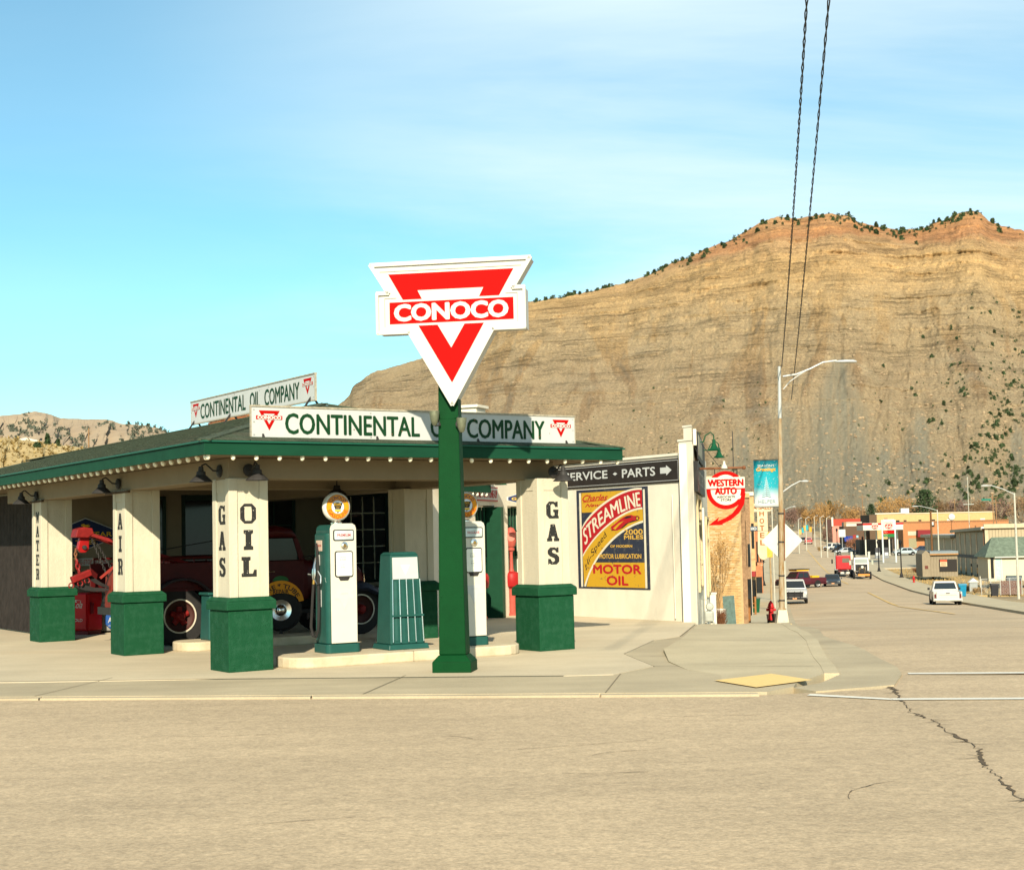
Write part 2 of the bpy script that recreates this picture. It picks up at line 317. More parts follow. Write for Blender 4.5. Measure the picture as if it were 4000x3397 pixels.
# ============================================================ THE GROUND
def setting(mb, name, mat, **k): return mb.build(name, mat, None, kind='structure', **k)
asphalt = ground_mat('asphalt', (.425, .325, .205), fine=48, big=.22, amt=.22, stain=.18, bump=.6)
concrete = ground_mat('concrete', (.50, .42, .285), fine=120, big=.5, amt=.08, stain=.16, bump=.25, streak=(.25, 1.6, 1), patch=(.5, (.44, .34, .21), .56, .55))
walk_mat = ground_mat('walk_concrete', (.425, .358, .232), fine=120, big=.6, amt=.10, stain=.16, bump=.25, streak=(.2, 2.4, 1))
gutter_mat = ground_mat('gutter_concrete', (.385, .32, .208), fine=120, big=.6, amt=.10, stain=.2, bump=.25, streak=(.2, 2.4, 1))
dirt = ground_mat('dry_ground', (.36, .27, .15), fine=9, big=.12, amt=.3, stain=.3, bump=1, patch=(.35, (.22, .15, .06), .5, .7))
white_line = ground_mat('line_white', (.62, .60, .52), fine=70, amt=.10, stain=.10, bump=.2)
yellow_line = ground_mat('line_yellow', (.62, .40, .12), fine=70, amt=.2, stain=.25, bump=.2, patch=(1.2, (.42, .32, .2), .5, .7))
pad_mat = ground_mat('pad_yellow', (.66, .46, .18), fine=90, amt=.08, stain=.05, bump=.5)
# dry ground everywhere, a little below what lies on it
xs = np.concatenate([np.linspace(-420, -45, 16), np.linspace(-40, 60, 41), np.linspace(65, 620, 38)]); ys = np.concatenate([np.linspace(-30, 60, 31), np.linspace(66, 300, 40), np.linspace(310, 900, 40)])
mb = MB(); vs = [(x, y, g(x, y)-.13+ (.05*mnoise.noise((x*.2, y*.2, 3)) if y > 30 else 0)) for y in ys for x in xs]; nx = len(xs)
mb.add(vs, [(j*nx+i, j*nx+i+1, (j+1)*nx+i+1, (j+1)*nx+i) for j in range(len(ys)-1) for i in range(nx-1)], sm=True)
setting(mb, 'ground', dirt)
# the two streets
def xl(y): return 5.0 + (y-24)*.18
ROADW = 12.6; Y0 = 15.3
left_edge = [(2.5, 14.78), (3.72, 15.1), (3.95, 15.45), (4.28, 16.44), (4.44, 17.24), (4.53, 18.42), (4.75, 20.6), (4.9, 23), (5.0, 24)]
mb = MB(); kx, ky = math.cos(GROT), math.sin(GROT)
def frontk(x): return 14.78 + (2.5-x)*.153          # kerb line of the front street
vs = []; cols = [-60, -30, -12, -6, 0, 2.5]
front = [(x, frontk(x)) for x in cols] + [p for p in left_edge[1:4]] + [(xl(24)+ROADW-1.2, 14.2), (30, 11.9), (70, 5.8)]
vs = [(x, y, -.03) for x, y in front] + [(70, -30, -.03), (-60, -30, -.03)]
lo_right = [(xl(24)+ROADW-1.2, 14.2)]
mb.add(vs, [list(range(len(vs)))])
strip = [(p, (xl(24)+ROADW-1.2+.18*(p[1]-16.44), p[1]-1.4*max(0, 1-(p[1]-16.44)/6))) for p in left_edge[3:]] + [((xl(y), y), (xl(y)+ROADW, y)) for y in list(range(26, 60, 2))+list(range(60, 200, 5))+list(range(200, 660, 20))]
n0 = len(mb.v); vv = []
for a, b in strip:
    for k in range(7):
        q = k/6; x = a[0]+(b[0]-a[0])*q; y = a[1]+(b[1]-a[1])*q
        vv.append((x, y, g(x, y)-.03 + (.10*math.sin(q*PI) if y > 40 else 0)))
mb.add(vv, [(i*7+k, i*7+k+1, (i+1)*7+k+1, (i+1)*7+k) for i in range(len(strip)-1) for k in range(6)])
setting(mb, 'road', asphalt)
# gutter pan round the corner, pavement, forecourt slab
def ribbon(name, inner, outer, mat, dz=0, th=.14, zf=None):
    mb = MB(); n = len(inner); z = zf or (lambda x, y: g(x, y)+dz)
    top = [(x, y, z(x, y)) for p in zip(inner, outer) for x, y in p]; bot = [(x, y, q-th) for x, y, q in top]
    o = 2*n; f = []
    for i in range(n-1):
        a, b, c, d = 2*i, 2*i+1, 2*i+3, 2*i+2
        f += [(a, b, c, d), (a+o, d+o, c+o, b+o), (b, b+o, c+o, c), (a, d, d+o, a+o)]
    f += [(0, o, o+1, 1), (2*n-2, 2*n-1, 2*n-1+o, 2*n-2+o)]
    mb.add(top+bot, f); return setting(mb, name, mat)
gin = [(2.85, 15.24), (3.23, 15.69), (3.6, 16.5), (3.75, 17.42), (3.88, 18.48), (4.1, 19.9), (4.28, 20.92), (4.55, 23.0), (4.62, 24.0), (4.77, 25.09)]
gout = [(3.0, 14.86), (3.9, 15.3), (4.28, 16.44), (4.44, 17.24), (4.53, 18.42), (4.68, 19.9), (4.78, 20.92), (4.9, 23.0), (5.0, 24.0), (5.22, 25.2)]
far = list(range(27, 60, 3)) + list(range(60, 420, 12))
gin += [(xl(y)-.5, y) for y in far]; gout += [(xl(y)+.02, y) for y in far]
ribbon('gutter', gin[::-1], gout[::-1], gutter_mat, -.012)
def kerbz(x, y): return g(x, y) + .10*smooth(16.6, 24, y) + .004
kin = [(x-.16, y+.04) for x, y in gin[2:]]
ribbon('kerb', kin[::-1], [(x, y) for x, y in gin[2:]][::-1], walk_mat, zf=kerbz, th=.2)
def fachade(y): return 3.30 + (y-26.4)*.158                 # street line of the buildings on the near side
wl = [(2.2, 15.9), (2.3, 16.6), (2.0, 17.4), (1.9, 18.4), (2.0, 20), (2.4, 21.5), (2.7, 23), (3.0, 24.6), (3.15, 25.6)]
far2 = [q for q in far]
w_in = [(x, y) for x, y in wl] + [(fachade(y)-(.3 if y > 37 else 0)-(4 if y > 66 else 0), y) for y in far2]
w_out = [(x-.16, y+.04) for x, y in gin[1:10]] + [(xl(y)-.66, y) for y in far2]
w_out[0] = (2.95, 15.6)
ribbon('pavement', w_in[::-1], w_out[::-1], walk_mat, zf=lambda x, y: kerbz(x, y)-.004, th=.2)
# apron: the darker strip along the front street and the corner slab beside it
mb = MB()
apron = [(-60, frontk(-60)), (-12, frontk(-12)), (-6, frontk(-6)), (0, frontk(0)), (2.5, 14.80), (2.85, 15.24), (2.95, 15.6), (2.2, 15.9), (2.3, 16.6), (2.0, 17.4), (1.9, 18.4), (2.0, 20), (2.4, 21.5), (2.7, 23), (3.0, 24.6), (3.2, 26.0), (2.57, 22.93), (2.1, 22.23), (1.46, 19.84), (1.68, 17.87), (1.12, 16.92), (.54, 16.9), (-3.38, 17.45), (-5.87, 17.6), (-12, 18.4), (-60, 25.6)]
mb.slab(apron[::-1], -.15, 0.0); setting(mb, 'corner_apron', gutter_mat)
mb = MB(); fore = [(-60, 25.63), (-12, 18.43), (-5.87, 17.63), (-3.38, 17.48), (.54, 16.93), (1.11, 16.95), (1.66, 17.88), (1.44, 19.84), (2.08, 22.25), (2.55, 22.95), (3.18, 26.05), (3.3, 27.5), (3.3, 60), (-60, 60)]
mb.slab(fore[::-1], -.15, .004); setting(mb, 'forecourt', concrete)
# narrow kerb lip along the front street, in cast lengths
lip = ground_mat('lip_concrete', (.385, .32, .215), fine=120, big=.6, amt=.10, stain=.2, bump=.25)
mb = MB(); x = -14.0
while x < 2.3:
    x2 = min(2.4, x+2.95); mb.slab([(x, frontk(x)-.13), (x2, frontk(x2)-.13), (x2, frontk(x2)-.002), (x, frontk(x)-.002)], -.12, -.006); x += 2.97
setting(mb, 'kerb_lip', lip)
# painted lines: crosswalk, ramp pad, yellow centre dashes
def paint(name, poly, mat, z=-.026): mb = MB(); mb.add([(x, y, (z if z is not None else 0)) for x, y in poly], [list(range(len(poly)))] ); return setting(mb, name, mat)
paint('crosswalk_line', [(2.86, 14.60), (3.57, 14.06), (3.57, 14.20), (2.92, 14.74)], white_line, -.022)
paint('crosswalk_line', [(3.575, 14.06), (16.5, 12.1), (16.5, 12.25), (3.575, 14.20)], white_line, -.022)
paint('crosswalk_line', [(4.37, 16.50), (16.8, 14.40), (16.8, 14.55), (4.40, 16.65)], white_line, -.022)
paint('ramp_pad', [(2.13, 15.94), (2.45, 15.14), (3.15, 15.76), (2.85, 16.55)], pad_mat, .012)
for a, b in (((3730, 2405), (3504, 2372)), ((3504, 2370), (3391, 2317)), ((3314, 2284), (3229, 2235)), ((3229, 2233), (3152, 2146))):
    p, q = land(*a), land(*b); mb = MB(); n = 14; vs = []
    for i in range(n+1):
        c = p.lerp(q, i/n); vs += [(c.x-.09, c.y, g(c.x, c.y)+.09), (c.x+.09, c.y, g(c.x, c.y)+.09)]
    mb.add(vs, [(2*i, 2*i+1, 2*i+3, 2*i+2) for i in range(n)]); setting(mb, 'centre_line', yellow_line)
# the long crack across the asphalt: thin jagged sheets of dark filler with crumbled edges
crk = M('crack_filler', (.10, .075, .048), .95, var=.3)
pts = [(3.86, 15.3), (3.79, 14.79), (3.62, 13.9), (3.48, 13.1), (3.52, 12.5), (3.44, 11.9), (3.40, 11.0), (3.19, 10.2), (3.13, 9.74), (3.0, 8.9), (3.05, 8.0), (2.85, 7.0)]
mb = MB(); dense = []
for a, b in zip(pts, pts[1:]):
    for i in range(14): q = i/14; dense.append((a[0]+(b[0]-a[0])*q + .055*mnoise.noise((a[0]*9+q*6, a[1]*7+q*9, 1)), a[1]+(b[1]-a[1])*q))
vs = []
for i, (x, y) in enumerate(dense):
    w_ = .004 + .020*max(0, mnoise.noise((x*3, y*2.3, 5))+.22)
    vs += [(x-w_*1.1, y, -.0245), (x+w_*.8, y, -.0245)]
mb.add(vs, [(2*i, 2*i+2, 2*i+3, 2*i+1) for i in range(len(dense)-1)])
for k in range(26):                       # branches
    x, y = random.choice(dense); a = random.uniform(0, 2*PI); l = random.uniform(.08, .3)
    x2, y2 = x+l*math.cos(a), y+l*math.sin(a)*.5; nx_, ny_ = -math.sin(a)*.008, math.cos(a)*.008
    mb.add([(x-nx_, y-ny_, -.0235), (x2, y2, -.0235), (x+nx_, y+ny_, -.0235)], [(0, 1, 2)])
for (cx_, cy_), L3, a0_ in (((.0, 11.4), 1.1, .2), ((.55, 11.0), .7, .9), ((-.25, 11.9), .5, 2.2), ((.3, 10.2), .6, -.3), ((1.3, 13.2), .9, .1), ((-3.2, 12.6), 1.2, .1), ((5.0, 12.9), .9, .05), ((-4.6, 9.8), .8, .3), ((2.0, 9.0), .8, 1.2), ((-1.6, 8.6), .7, .2), ((6.5, 13.4), 1.2, .0), ((5.6, 20.5), 1.6, .1), ((7.2, 23.5), 2.0, .15)):
    p_ = Vector((cx_, cy_, 0)); a_ = a0_; prev = None
    for k in range(int(L3/.06)):
        a_ += random.gauss(0, .16)+(a0_-a_)*.15; q_ = p_+Vector((math.cos(a_), math.sin(a_), 0))*.06; w_ = .0035*random.uniform(.4, 1.4); nn = Vector((-math.sin(a_), math.cos(a_), 0))*w_
        zk = g(q_.x, q_.y)-.0245 if q_.y < 24 else 0
        mb.add([(p_.x-nn.x, p_.y-nn.y, zk), (q_.x-nn.x, q_.y-nn.y, zk), (q_.x+nn.x, q_.y+nn.y, zk), (p_.x+nn.x, p_.y+nn.y, zk)], [(0, 1, 2, 3)]); p_ = q_
setting(mb, 'road_crack', crk)
# hairline slab joints, drawn as shallow dark grooves
mb = MB(); jm = M('joint_dark', (.20, .165, .11), .95)
def groove(p, q, w_=.008, z=.0065):
    d = Vector((q[0]-p[0], q[1]-p[1], 0)).normalized(); nn = Vector((-d.y, d.x, 0))*w_
    k = max(1, int((Vector(q)-Vector(p)).length/1.2)); prev = None
    for i in range(k+1):
        c = Vector((p[0], p[1], 0)).lerp(Vector((q[0], q[1], 0)), i/k); zz_ = kerbz(c.x, c.y)+.002 if c.y > 17.5 and c.x > 2.2 else z
        cur = [(c.x-nn.x, c.y-nn.y, zz_), (c.x+nn.x, c.y+nn.y, zz_)]
        if prev: mb.add(prev+[cur[1], cur[0]], [(0, 1, 2, 3)])
        prev = cur
groove((1.68, 17.87), (3.5, 17.42)); groove((1.75, 19.3), (3.7, 19.0)); groove((2.2, 21.4), (3.95, 20.9))
for a, b in (((-3.38, 17.465), (.54, 16.915)), ((-12, 18.415), (-3.38, 17.465))): groove(a, b, .012)
for x in (-9, -5.2, -1.6, .9): groove((x, frontk(x)), (x+.3, frontk(x)+2.0), .006)
setting(mb, 'slab_joint', jm)
# ============================================================ MOUNTAIN
def fbm(x, y, o=5, s=0):                 # numpy value noise
    out = np.zeros(np.broadcast(x, y).shape); a = 1.; tot = 0
    for k in range(o):
        xi = np.floor(x).astype(np.int64); yi = np.floor(y).astype(np.int64); fx = x-xi; fy = y-yi; fx = fx*fx*(3-2*fx); fy = fy*fy*(3-2*fy)
        def h(i, j): q = np.sin(i*127.1+j*311.7+s*74.7+k*19.3)*43758.5453; return q-np.floor(q)
        out = out + a*((h(xi, yi)*(1-fx)+h(xi+1, yi)*fx)*(1-fy)+(h(xi, yi+1)*(1-fx)+h(xi+1, yi+1)*fx)*fy); tot += a
        a *= .5; x = x*2.03; y = y*2.03
    return out/tot
RIDGE = [(500, 1950), (900, 1770), (1150, 1680), (1300, 1600), (1365, 1545), (1377, 1512), (1412, 1484), (1450, 1456), (1540, 1430), (1640, 1402), (1760, 1340), (1900, 1260), (2060, 1180), (2176, 1163), (2310, 1137), (2436, 1105), (2542, 1070), (2620, 1030), (2696, 1001), (2782, 963), (2850, 940), (2908, 905), (2966, 870), (3043, 847), (3110, 853), (3178, 843), (3245, 834), (3312, 842), (3351, 866), (3447, 890), (3505, 899), (3601, 895), (3650, 870), (3707, 851), (3745, 832), (3803, 824), (3832, 832), (3861, 863), (3910, 882), (3990, 900), (4100, 930), (4300, 960), (4600, 1000)]
NU, NT = 1000, 400
U = np.linspace(500, 4600, NU); T_ = np.linspace(0, 1, NT)
ry = np.interp(U, [p[0] for p in RIDGE], [p[1] for p in RIDGE]); ry = ry + (fbm(U/22, U*0, 4, 3)-.5)*9
DR = 1180 + 60*(fbm(U/260, U*0+3, 3, 9)-.5); DB = 560 + 70*(fbm(U/300, U*0+1, 3, 4)-.5)
Pr = np.array([at(a, b, c) for a, b, c in zip(U, ry, DR)]); Pb = np.array([at(a, 2055-(a-2000)*.02, c) for a, c in zip(U, DB)]); Pb[:, 2] = -7.0
t = T_[None, :]; Uc = U[:, None]
prof = np.interp(T_, [0, .12, .3, .5, .62, .74, .84, .93, .97, 1], [0, .055, .19, .40, .545, .70, .83, .925, .965, 1])[None, :] + 0*Uc
# horizontal axis position and height
H_ = (Pr[:, 2]-Pb[:, 2])[:, None]
Z = Pb[:, 2][:, None] + H_*prof
dirh = Pr[:, :2]-Pb[:, :2]; nrm = dirh/np.linalg.norm(dirh, axis=1)[:, None]      # uphill
XY = Pb[:, None, :2] + dirh[:, None, :]*t[:, :, None]
s_u = Uc/1000.*205
# cliff bands: push the face out and in by height, thick beds above, thin ones below
zz_ = Z + (s_u-600)*.035 + 5*(fbm(Uc/90, Z/60, 4, 11)-.5)
off = np.zeros_like(Z)
for z0, th, amp in ((238, 7, 8), (222, 4, 6), (206, 6, 9), (196, 3, 4), (187, 4, 7), (176, 5, 6), (163, 3, 4), (150, 4, 5), (134, 3, 3), (117, 2.2, 2.5), (98, 2, 2.5), (86, 1.6, 3.5), (76, 1.4, 3)):
    v = fbm(Uc/120, Uc*0+z0, 4, 21); q = np.clip((zz_-z0)/th, 0, 1)
    off += -amp*.8*(np.clip((v-.36)*4, 0, 1.15))*np.where((zz_ > z0), np.exp(-(zz_-z0)/(th*2.2))*np.minimum(1, q*3), 0)
wz = np.clip((Z-60)/80, 0, 1)
off += (fbm(Uc/26, Z/7, 5, 31)-.5)*9*wz + (fbm(Uc/9, Z/2.4, 3, 41)-.5)*3.2*wz
# talus gullies running down the slope
warp = (fbm(Uc/160, Z/60, 3, 61)-.5)*120
rg = 1-np.abs(2*fbm((Uc+warp)/95, Z/150+2, 4, 51)-1); rg2 = 1-np.abs(2*fbm((Uc+warp)/30, Z/80+7, 3, 52)-1)
wt = np.clip((175-Z)/70, 0, 1)*np.clip(Z/30, 0, 1)
big = np.interp(Uc, [1150, 2600, 2950, 3250, 3500, 3800, 4600], [.5, .6, 1, 1.5, 1.6, 1, .8])
sl1 = 1-np.abs(2*fbm((Uc+Z*2.1+warp*.6)/120, Z/120+3, 4, 53)-1); sl2 = 1-np.abs(2*fbm((Uc-Z*2.4+warp*.6)/105, Z/120+9, 4, 54)-1); pick = np.clip((fbm(Uc/330, Z/140, 2, 57)-.42)*7, 0, 1)
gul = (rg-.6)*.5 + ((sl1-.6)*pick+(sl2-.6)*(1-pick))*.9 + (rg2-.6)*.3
off += gul*11*wt*big
for uc, zt, wd, amp in ((3290, 118, 150, 26), (3500, 75, 120, 24), (2760, 95, 90, 14), (1480, 70, 60, 10), (3130, 60, 80, 12), (3800, 62, 90, 14)):   # grey shale cones
    d_ = np.abs(Uc-uc)/(1+wd*np.clip((zt-Z)/zt, 0, 1)); off += 0*np.where(Z < zt, -amp*.35*np.clip(1-d_, 0, 1)*np.clip((zt-Z)/25, 0, 1), 0)
off *= np.clip((1-t)*14, 0, 1)*.0 + np.clip((1-t)*9, .12, 1)
X = XY[:, :, 0]+nrm[:, 0][:, None]*off; Yv = XY[:, :, 1]+nrm[:, 1][:, None]*off
V = np.stack([X, Yv, Z + (fbm(Uc/5, Z/1.3, 3, 71)-.5)*1.6*np.clip((1-t)*8, .2, 1)], -1)
back = V[:, -1:, :].copy(); back[:, :, :2] += nrm[:, None, :]*520; back[:, :, 2] = -10
V = np.concatenate([V, back], 1); nt_ = NT+1
me = bpy.data.meshes.new('mountain'); ii = (np.arange(NU-1)[:, None]*nt_+np.arange(nt_-1)[None, :]).ravel()
F = np.stack([ii, ii+nt_, ii+nt_+1, ii+1], 1)
me.vertices.add(NU*nt_); me.vertices.foreach_set('co', V.reshape(-1).astype(np.float32)); me.loops.add(F.size); me.loops.foreach_set('vertex_index', F.ravel().astype(np.int32)); me.polygons.add(len(F)); me.polygons.foreach_set('loop_start', np.arange(0, F.size, 4, dtype=np.int32)); me.update(calc_edges=True); me.validate()
def rock_mat():
    m = bpy.data.materials.new('mountain_rock'); m.use_nodes = True; t = m.node_tree; b = t.nodes['Principled BSDF']; b.inputs['Roughness'].default_value = .95; b.inputs['Specular IOR Level'].default_value = .1
    co = t.nodes.new('ShaderNodeTexCoord'); lk = t.links.new
    def nz(scale, st=(1, 1, 1), det=6, ro=.62):
        mpn = t.nodes.new('ShaderNodeMapping'); mpn.inputs['Scale'].default_value = st; lk(co.outputs['Object'], mpn.inputs[0])
        n = t.nodes.new('ShaderNodeTexNoise'); n.inputs['Scale'].default_value = scale; n.inputs['Detail'].default_value = det; n.inputs['Roughness'].default_value = ro; lk(mpn.outputs[0], n.inputs['Vector']); return n.outputs[0]
    def mr(x, a, b_, lo, hi, sm=False):
        q = t.nodes.new('ShaderNodeMapRange'); q.inputs[1].default_value = a; q.inputs[2].default_value = b_; q.inputs[3].default_value = lo; q.inputs[4].default_value = hi
        if sm: q.interpolation_type = 'SMOOTHSTEP'
        lk(x, q.inputs[0]); return q.outputs[0]
    def mth(op, a, c):
        q = t.nodes.new('ShaderNodeMath'); q.operation = op
        for i, x in enumerate((a, c)):
            if isinstance(x, (int, float)): q.inputs[i].default_value = x
            else: lk(x, q.inputs[i])
        return q.outputs[0]
    def mix(f, a, c, bt='MIX'):
        q = t.nodes.new('ShaderNodeMix'); q.data_type = 'RGBA'; q.blend_type = bt
        for s_, x in ((0, f), (6, a), (7, c)):
            if isinstance(x, tuple): q.inputs[s_].default_value = (*x, 1)
            elif isinstance(x, (int, float)): q.inputs[s_].default_value = x
            else: lk(x, q.inputs[s_])
        return q.outputs[2]
    sp_ = t.nodes.new('ShaderNodeSeparateXYZ'); lk(co.outputs['Object'], sp_.inputs[0])
    z = mth('ADD', sp_.outputs[2], mr(nz(.012), .3, .7, -16, 16))
    rp = t.nodes.new('ShaderNodeValToRGB'); lk(mr(z, 0, 270, 0, 1), rp.inputs[0]); el = rp.color_ramp.elements
    stops = [(0, (0.307, 0.221, 0.123)), (0.2, (0.278, 0.195, 0.109)), (0.36, (0.298, 0.202, 0.109)), (0.47, (0.359, 0.242, 0.118)), (0.6, (0.461, 0.311, 0.149)), (0.72, (0.528, 0.343, 0.155)), (0.8, (0.473, 0.299, 0.145)), (0.85, (0.449, 0.226, 0.103)), (0.9, (0.517, 0.258, 0.109)), (0.96, (0.528, 0.311, 0.145)), (1, (0.495, 0.299, 0.145))]
    el[0].position, el[0].color = stops[0][0], (*stops[0][1], 1); el[1].position, el[1].color = stops[-1][0], (*stops[-1][1], 1)
    for p_, c_ in stops[1:-1]: e = el.new(p_); e.color = (*c_, 1)
    c = rp.outputs[0]
    # beds: thin level bands in the cliffs, faded below
    beds = mr(nz(.25, (.03, .03, 1.1), 7, .7), .3, .7, .72, 1.22); c = mix(mr(z, 95, 165, .1, .9, True), c, mix(1.0, c, beds, 'MULTIPLY'))
    # grey shale showing through the talus in gullies
    grey = mth('MULTIPLY', mr(nz(.011, (1.6, 1.6, .55), 6), .54, .64, 0, .5, True), mr(z, 60, 135, 1, 0, True)); c = mix(grey, c, (.225, .205, .155))
    pale = mr(nz(.02, (2.2, 2.2, .5), 5), .56, .66, 0, .5, True); c = mix(mth('MULTIPLY', pale, mr(z, 90, 150, 1, .2)), c, (.34, .285, .19))
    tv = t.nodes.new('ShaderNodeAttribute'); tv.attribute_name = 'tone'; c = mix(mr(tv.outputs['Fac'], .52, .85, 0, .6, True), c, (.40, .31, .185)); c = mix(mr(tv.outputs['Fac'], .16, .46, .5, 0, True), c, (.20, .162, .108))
    # thin dark ledges and pale beds between
    for sc__, lo, hi, amt_ in ((.32, .47, .53, .42), (.8, .47, .53, .50), (2.0, .46, .54, .6)):
        q_ = nz(sc__, (.012, .012, 1.0), 4, .6); tri = mth('ABSOLUTE', mth('SUBTRACT', q_, .5), 0); line = mr(tri, .004, .03, amt_, 1); brk_ = mr(nz(.03, (1, 1, 2), 5), .42, .58, 0, 1, True); c = mix(mth('MULTIPLY', brk_, mr(z, 50, 125, .22, 1, True)), c, mix(1.0, c, line, 'MULTIPLY'))
    av = t.nodes.new('ShaderNodeAttribute'); av.attribute_name = 'shale'; c = mix(mth('MULTIPLY', av.outputs['Fac'], .72), c, (.222, .215, .160))
    # grit and stones
    st = mr(nz(.55, (1, 1, 1), 6, .75), .33, .67, .66, 1.34); c = mix(mr(av.outputs['Fac'], 0, .6, 1, .45), c, st, 'MULTIPLY')
    dk = mr(nz(.95, (1, 1, 1), 3, .5), .60, .68, 1, .5); c = mix(mr(av.outputs['Fac'], 0, .6, 1, .2), c, dk, 'MULTIPLY')
    lk(c, b.inputs['Base Color'])
    bp = t.nodes.new('ShaderNodeBump'); bp.inputs['Strength'].default_value = 1; bp.inputs['Distance'].default_value = 2.6; lk(mth('ADD', nz(.5, (1, 1, 1), 8, .75), mth('MULTIPLY', nz(.30, (.05, .05, 1.6), 5), mr(z, 80, 140, .2, 1.2))), bp.inputs['Height']); lk(bp.outputs[0], b.inputs['Normal'])
    return m
shale = np.zeros_like(Z)
for uc, zt, hw_ in ((3270, 112, 330), (3575, 70, 190), (3440, 52, 130), (2890, 62, 130), (2360, 50, 100), (3790, 36, 190), (1480, 62, 70), (1620, 54, 80), (3060, 72, 120), (3960, 60, 90)):
    wd_ = 30+hw_*np.clip((zt-Z)/zt, 0, 1)**1.3; edge = 1-np.abs(Uc-uc+30*(fbm(Uc/60, Z/25, 3, 5)-.5))/wd_
    shale = np.maximum(shale, np.clip(edge*1.5+.25*(fbm(Uc/9, Z/12, 3, 15)-.5), 0, 1)*np.clip((zt-Z)/12, 0, 1)*np.clip(.45+1.5*(fbm(Uc/14, Z/60, 4, 77)-.2), 0, 1))
shale = np.concatenate([shale, np.zeros((NU, 1))], 1)
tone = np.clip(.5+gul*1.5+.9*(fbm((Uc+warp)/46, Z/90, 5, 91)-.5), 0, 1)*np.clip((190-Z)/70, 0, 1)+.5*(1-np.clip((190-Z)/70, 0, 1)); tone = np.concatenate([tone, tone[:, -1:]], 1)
at_ = me.attributes.new('tone', 'FLOAT', 'POINT'); at_.data.foreach_set('value', tone.reshape(-1).astype(np.float32))
at_ = me.attributes.new('shale', 'FLOAT', 'POINT'); at_.data.foreach_set('value', shale.reshape(-1).astype(np.float32))
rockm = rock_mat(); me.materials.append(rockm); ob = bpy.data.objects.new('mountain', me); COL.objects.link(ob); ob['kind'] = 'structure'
def surf(u, z01):                        # a point of the mountain by photo column and 0..1 of its slope
    i = int(np.clip((u-500)/4100*(NU-1), 0, NU-1)); j = int(np.clip(z01*(NT-1), 0, NT-1)); return Vector(V[i, j])
# boulders on the talus: too many to count
bmx = MB()
def boulder(c, s):
    n = 6; a0 = random.uniform(0, 6); vs = []
    for r_, h in ((.55, -.5), (.95, 0), (.6, .55)):
        for k in range(n): a = a0+2*PI*k/n; q = random.uniform(.7, 1.15); vs.append((c.x+s*r_*q*math.cos(a), c.y+s*r_*q*math.sin(a), c.z+s*h*random.uniform(.75, 1.2)))
    fs = [(i*n+k, i*n+(k+1) % n, (i+1)*n+(k+1) % n, (i+1)*n+k) for i in range(2) for k in range(n)] + [list(range(2*n, 3*n))]
    bmx.add(vs, fs)
for k in range(5200):
    u = random.uniform(1250, 4250); z = random.betavariate(1.5, 2.6)*.72+.015
    boulder(surf(u, z), random.choice((.3, .4, .4, .5, .5, .7, 1.1)) * (1.0 if u < 3300 else 1.15))
bmx.build('boulders', M('boulder_stone', (.26, .19, .115), .95, var=.4, scale=.08, bump=.6, bscale=2), kind='stuff')
# juniper bushes: leafy clumps, four shapes
jun = M('juniper_leaves', (.042, .062, .026), .9, var=.45, scale=1.2, spec=.1)
def clump(n, h, wd, leaf, seed):
    rr = random.Random(seed); mb = MB()
    for k in range(n):
        a = rr.uniform(0, 2*PI); q = rr.random()**.6; zf = rr.random(); rad = wd*q*(1-.62*zf**1.5)*(.75+.5*math.sin(3*a+seed)**2)
        c = Vector((rad*math.cos(a), rad*math.sin(a), h*zf)); ax = Vector((rr.gauss(0, 1), rr.gauss(0, 1), rr.gauss(0, 1))).normalized(); bx = ax.orthogonal().normalized(); s = leaf*rr.uniform(.6, 1.4)
        mb.add([c+ax*s, c-ax*s*.5+bx*s*.8, c-ax*s*.5-bx*s*.8], [(0, 1, 2)])
    return mb
JM = [clump(70, 1.0, .55, .26, s).mesh('juniper', jun) for s in (1, 2, 3, 4)]
spots = []
for k in range(230):                     # along the ridge and its upper ledges
    u = random.choice((random.uniform(2560, 3130), random.uniform(3130, 4000), random.uniform(3250, 3760))); z = 1-abs(random.gauss(0, .022)); spots.append((u, min(z, .999), 1.2+random.random()**1.8*3.0))
for k in range(60): spots.append((random.uniform(2080, 2700), .995, random.uniform(1.6, 3.6)))
for k in range(2300):                    # the slope above the town
    u = 4250 - abs(random.gauss(0, 330)); z = random.betavariate(1.3, 2.8)*.8
    if fbm(np.array([u/45]), np.array([z*14]), 3, 88)[0] > .43: spots.append((u, z+.01, .7+random.random()**2.2*2.0))
for k in range(380): spots.append((random.uniform(2150, 3000), random.betavariate(1.2, 3)*.55+.02, .6+random.random()**2*1.2))
for k in range(150): spots.append((random.uniform(1300, 2150), random.betavariate(1.4, 2)*.55+.05, random.uniform(.8, 1.8)))
spots = [(surf(u, z), s, u) for u, z, s in spots]
spots.sort(key=lambda q: -q[1]/q[0].y); rest = MB(); cnt = 0
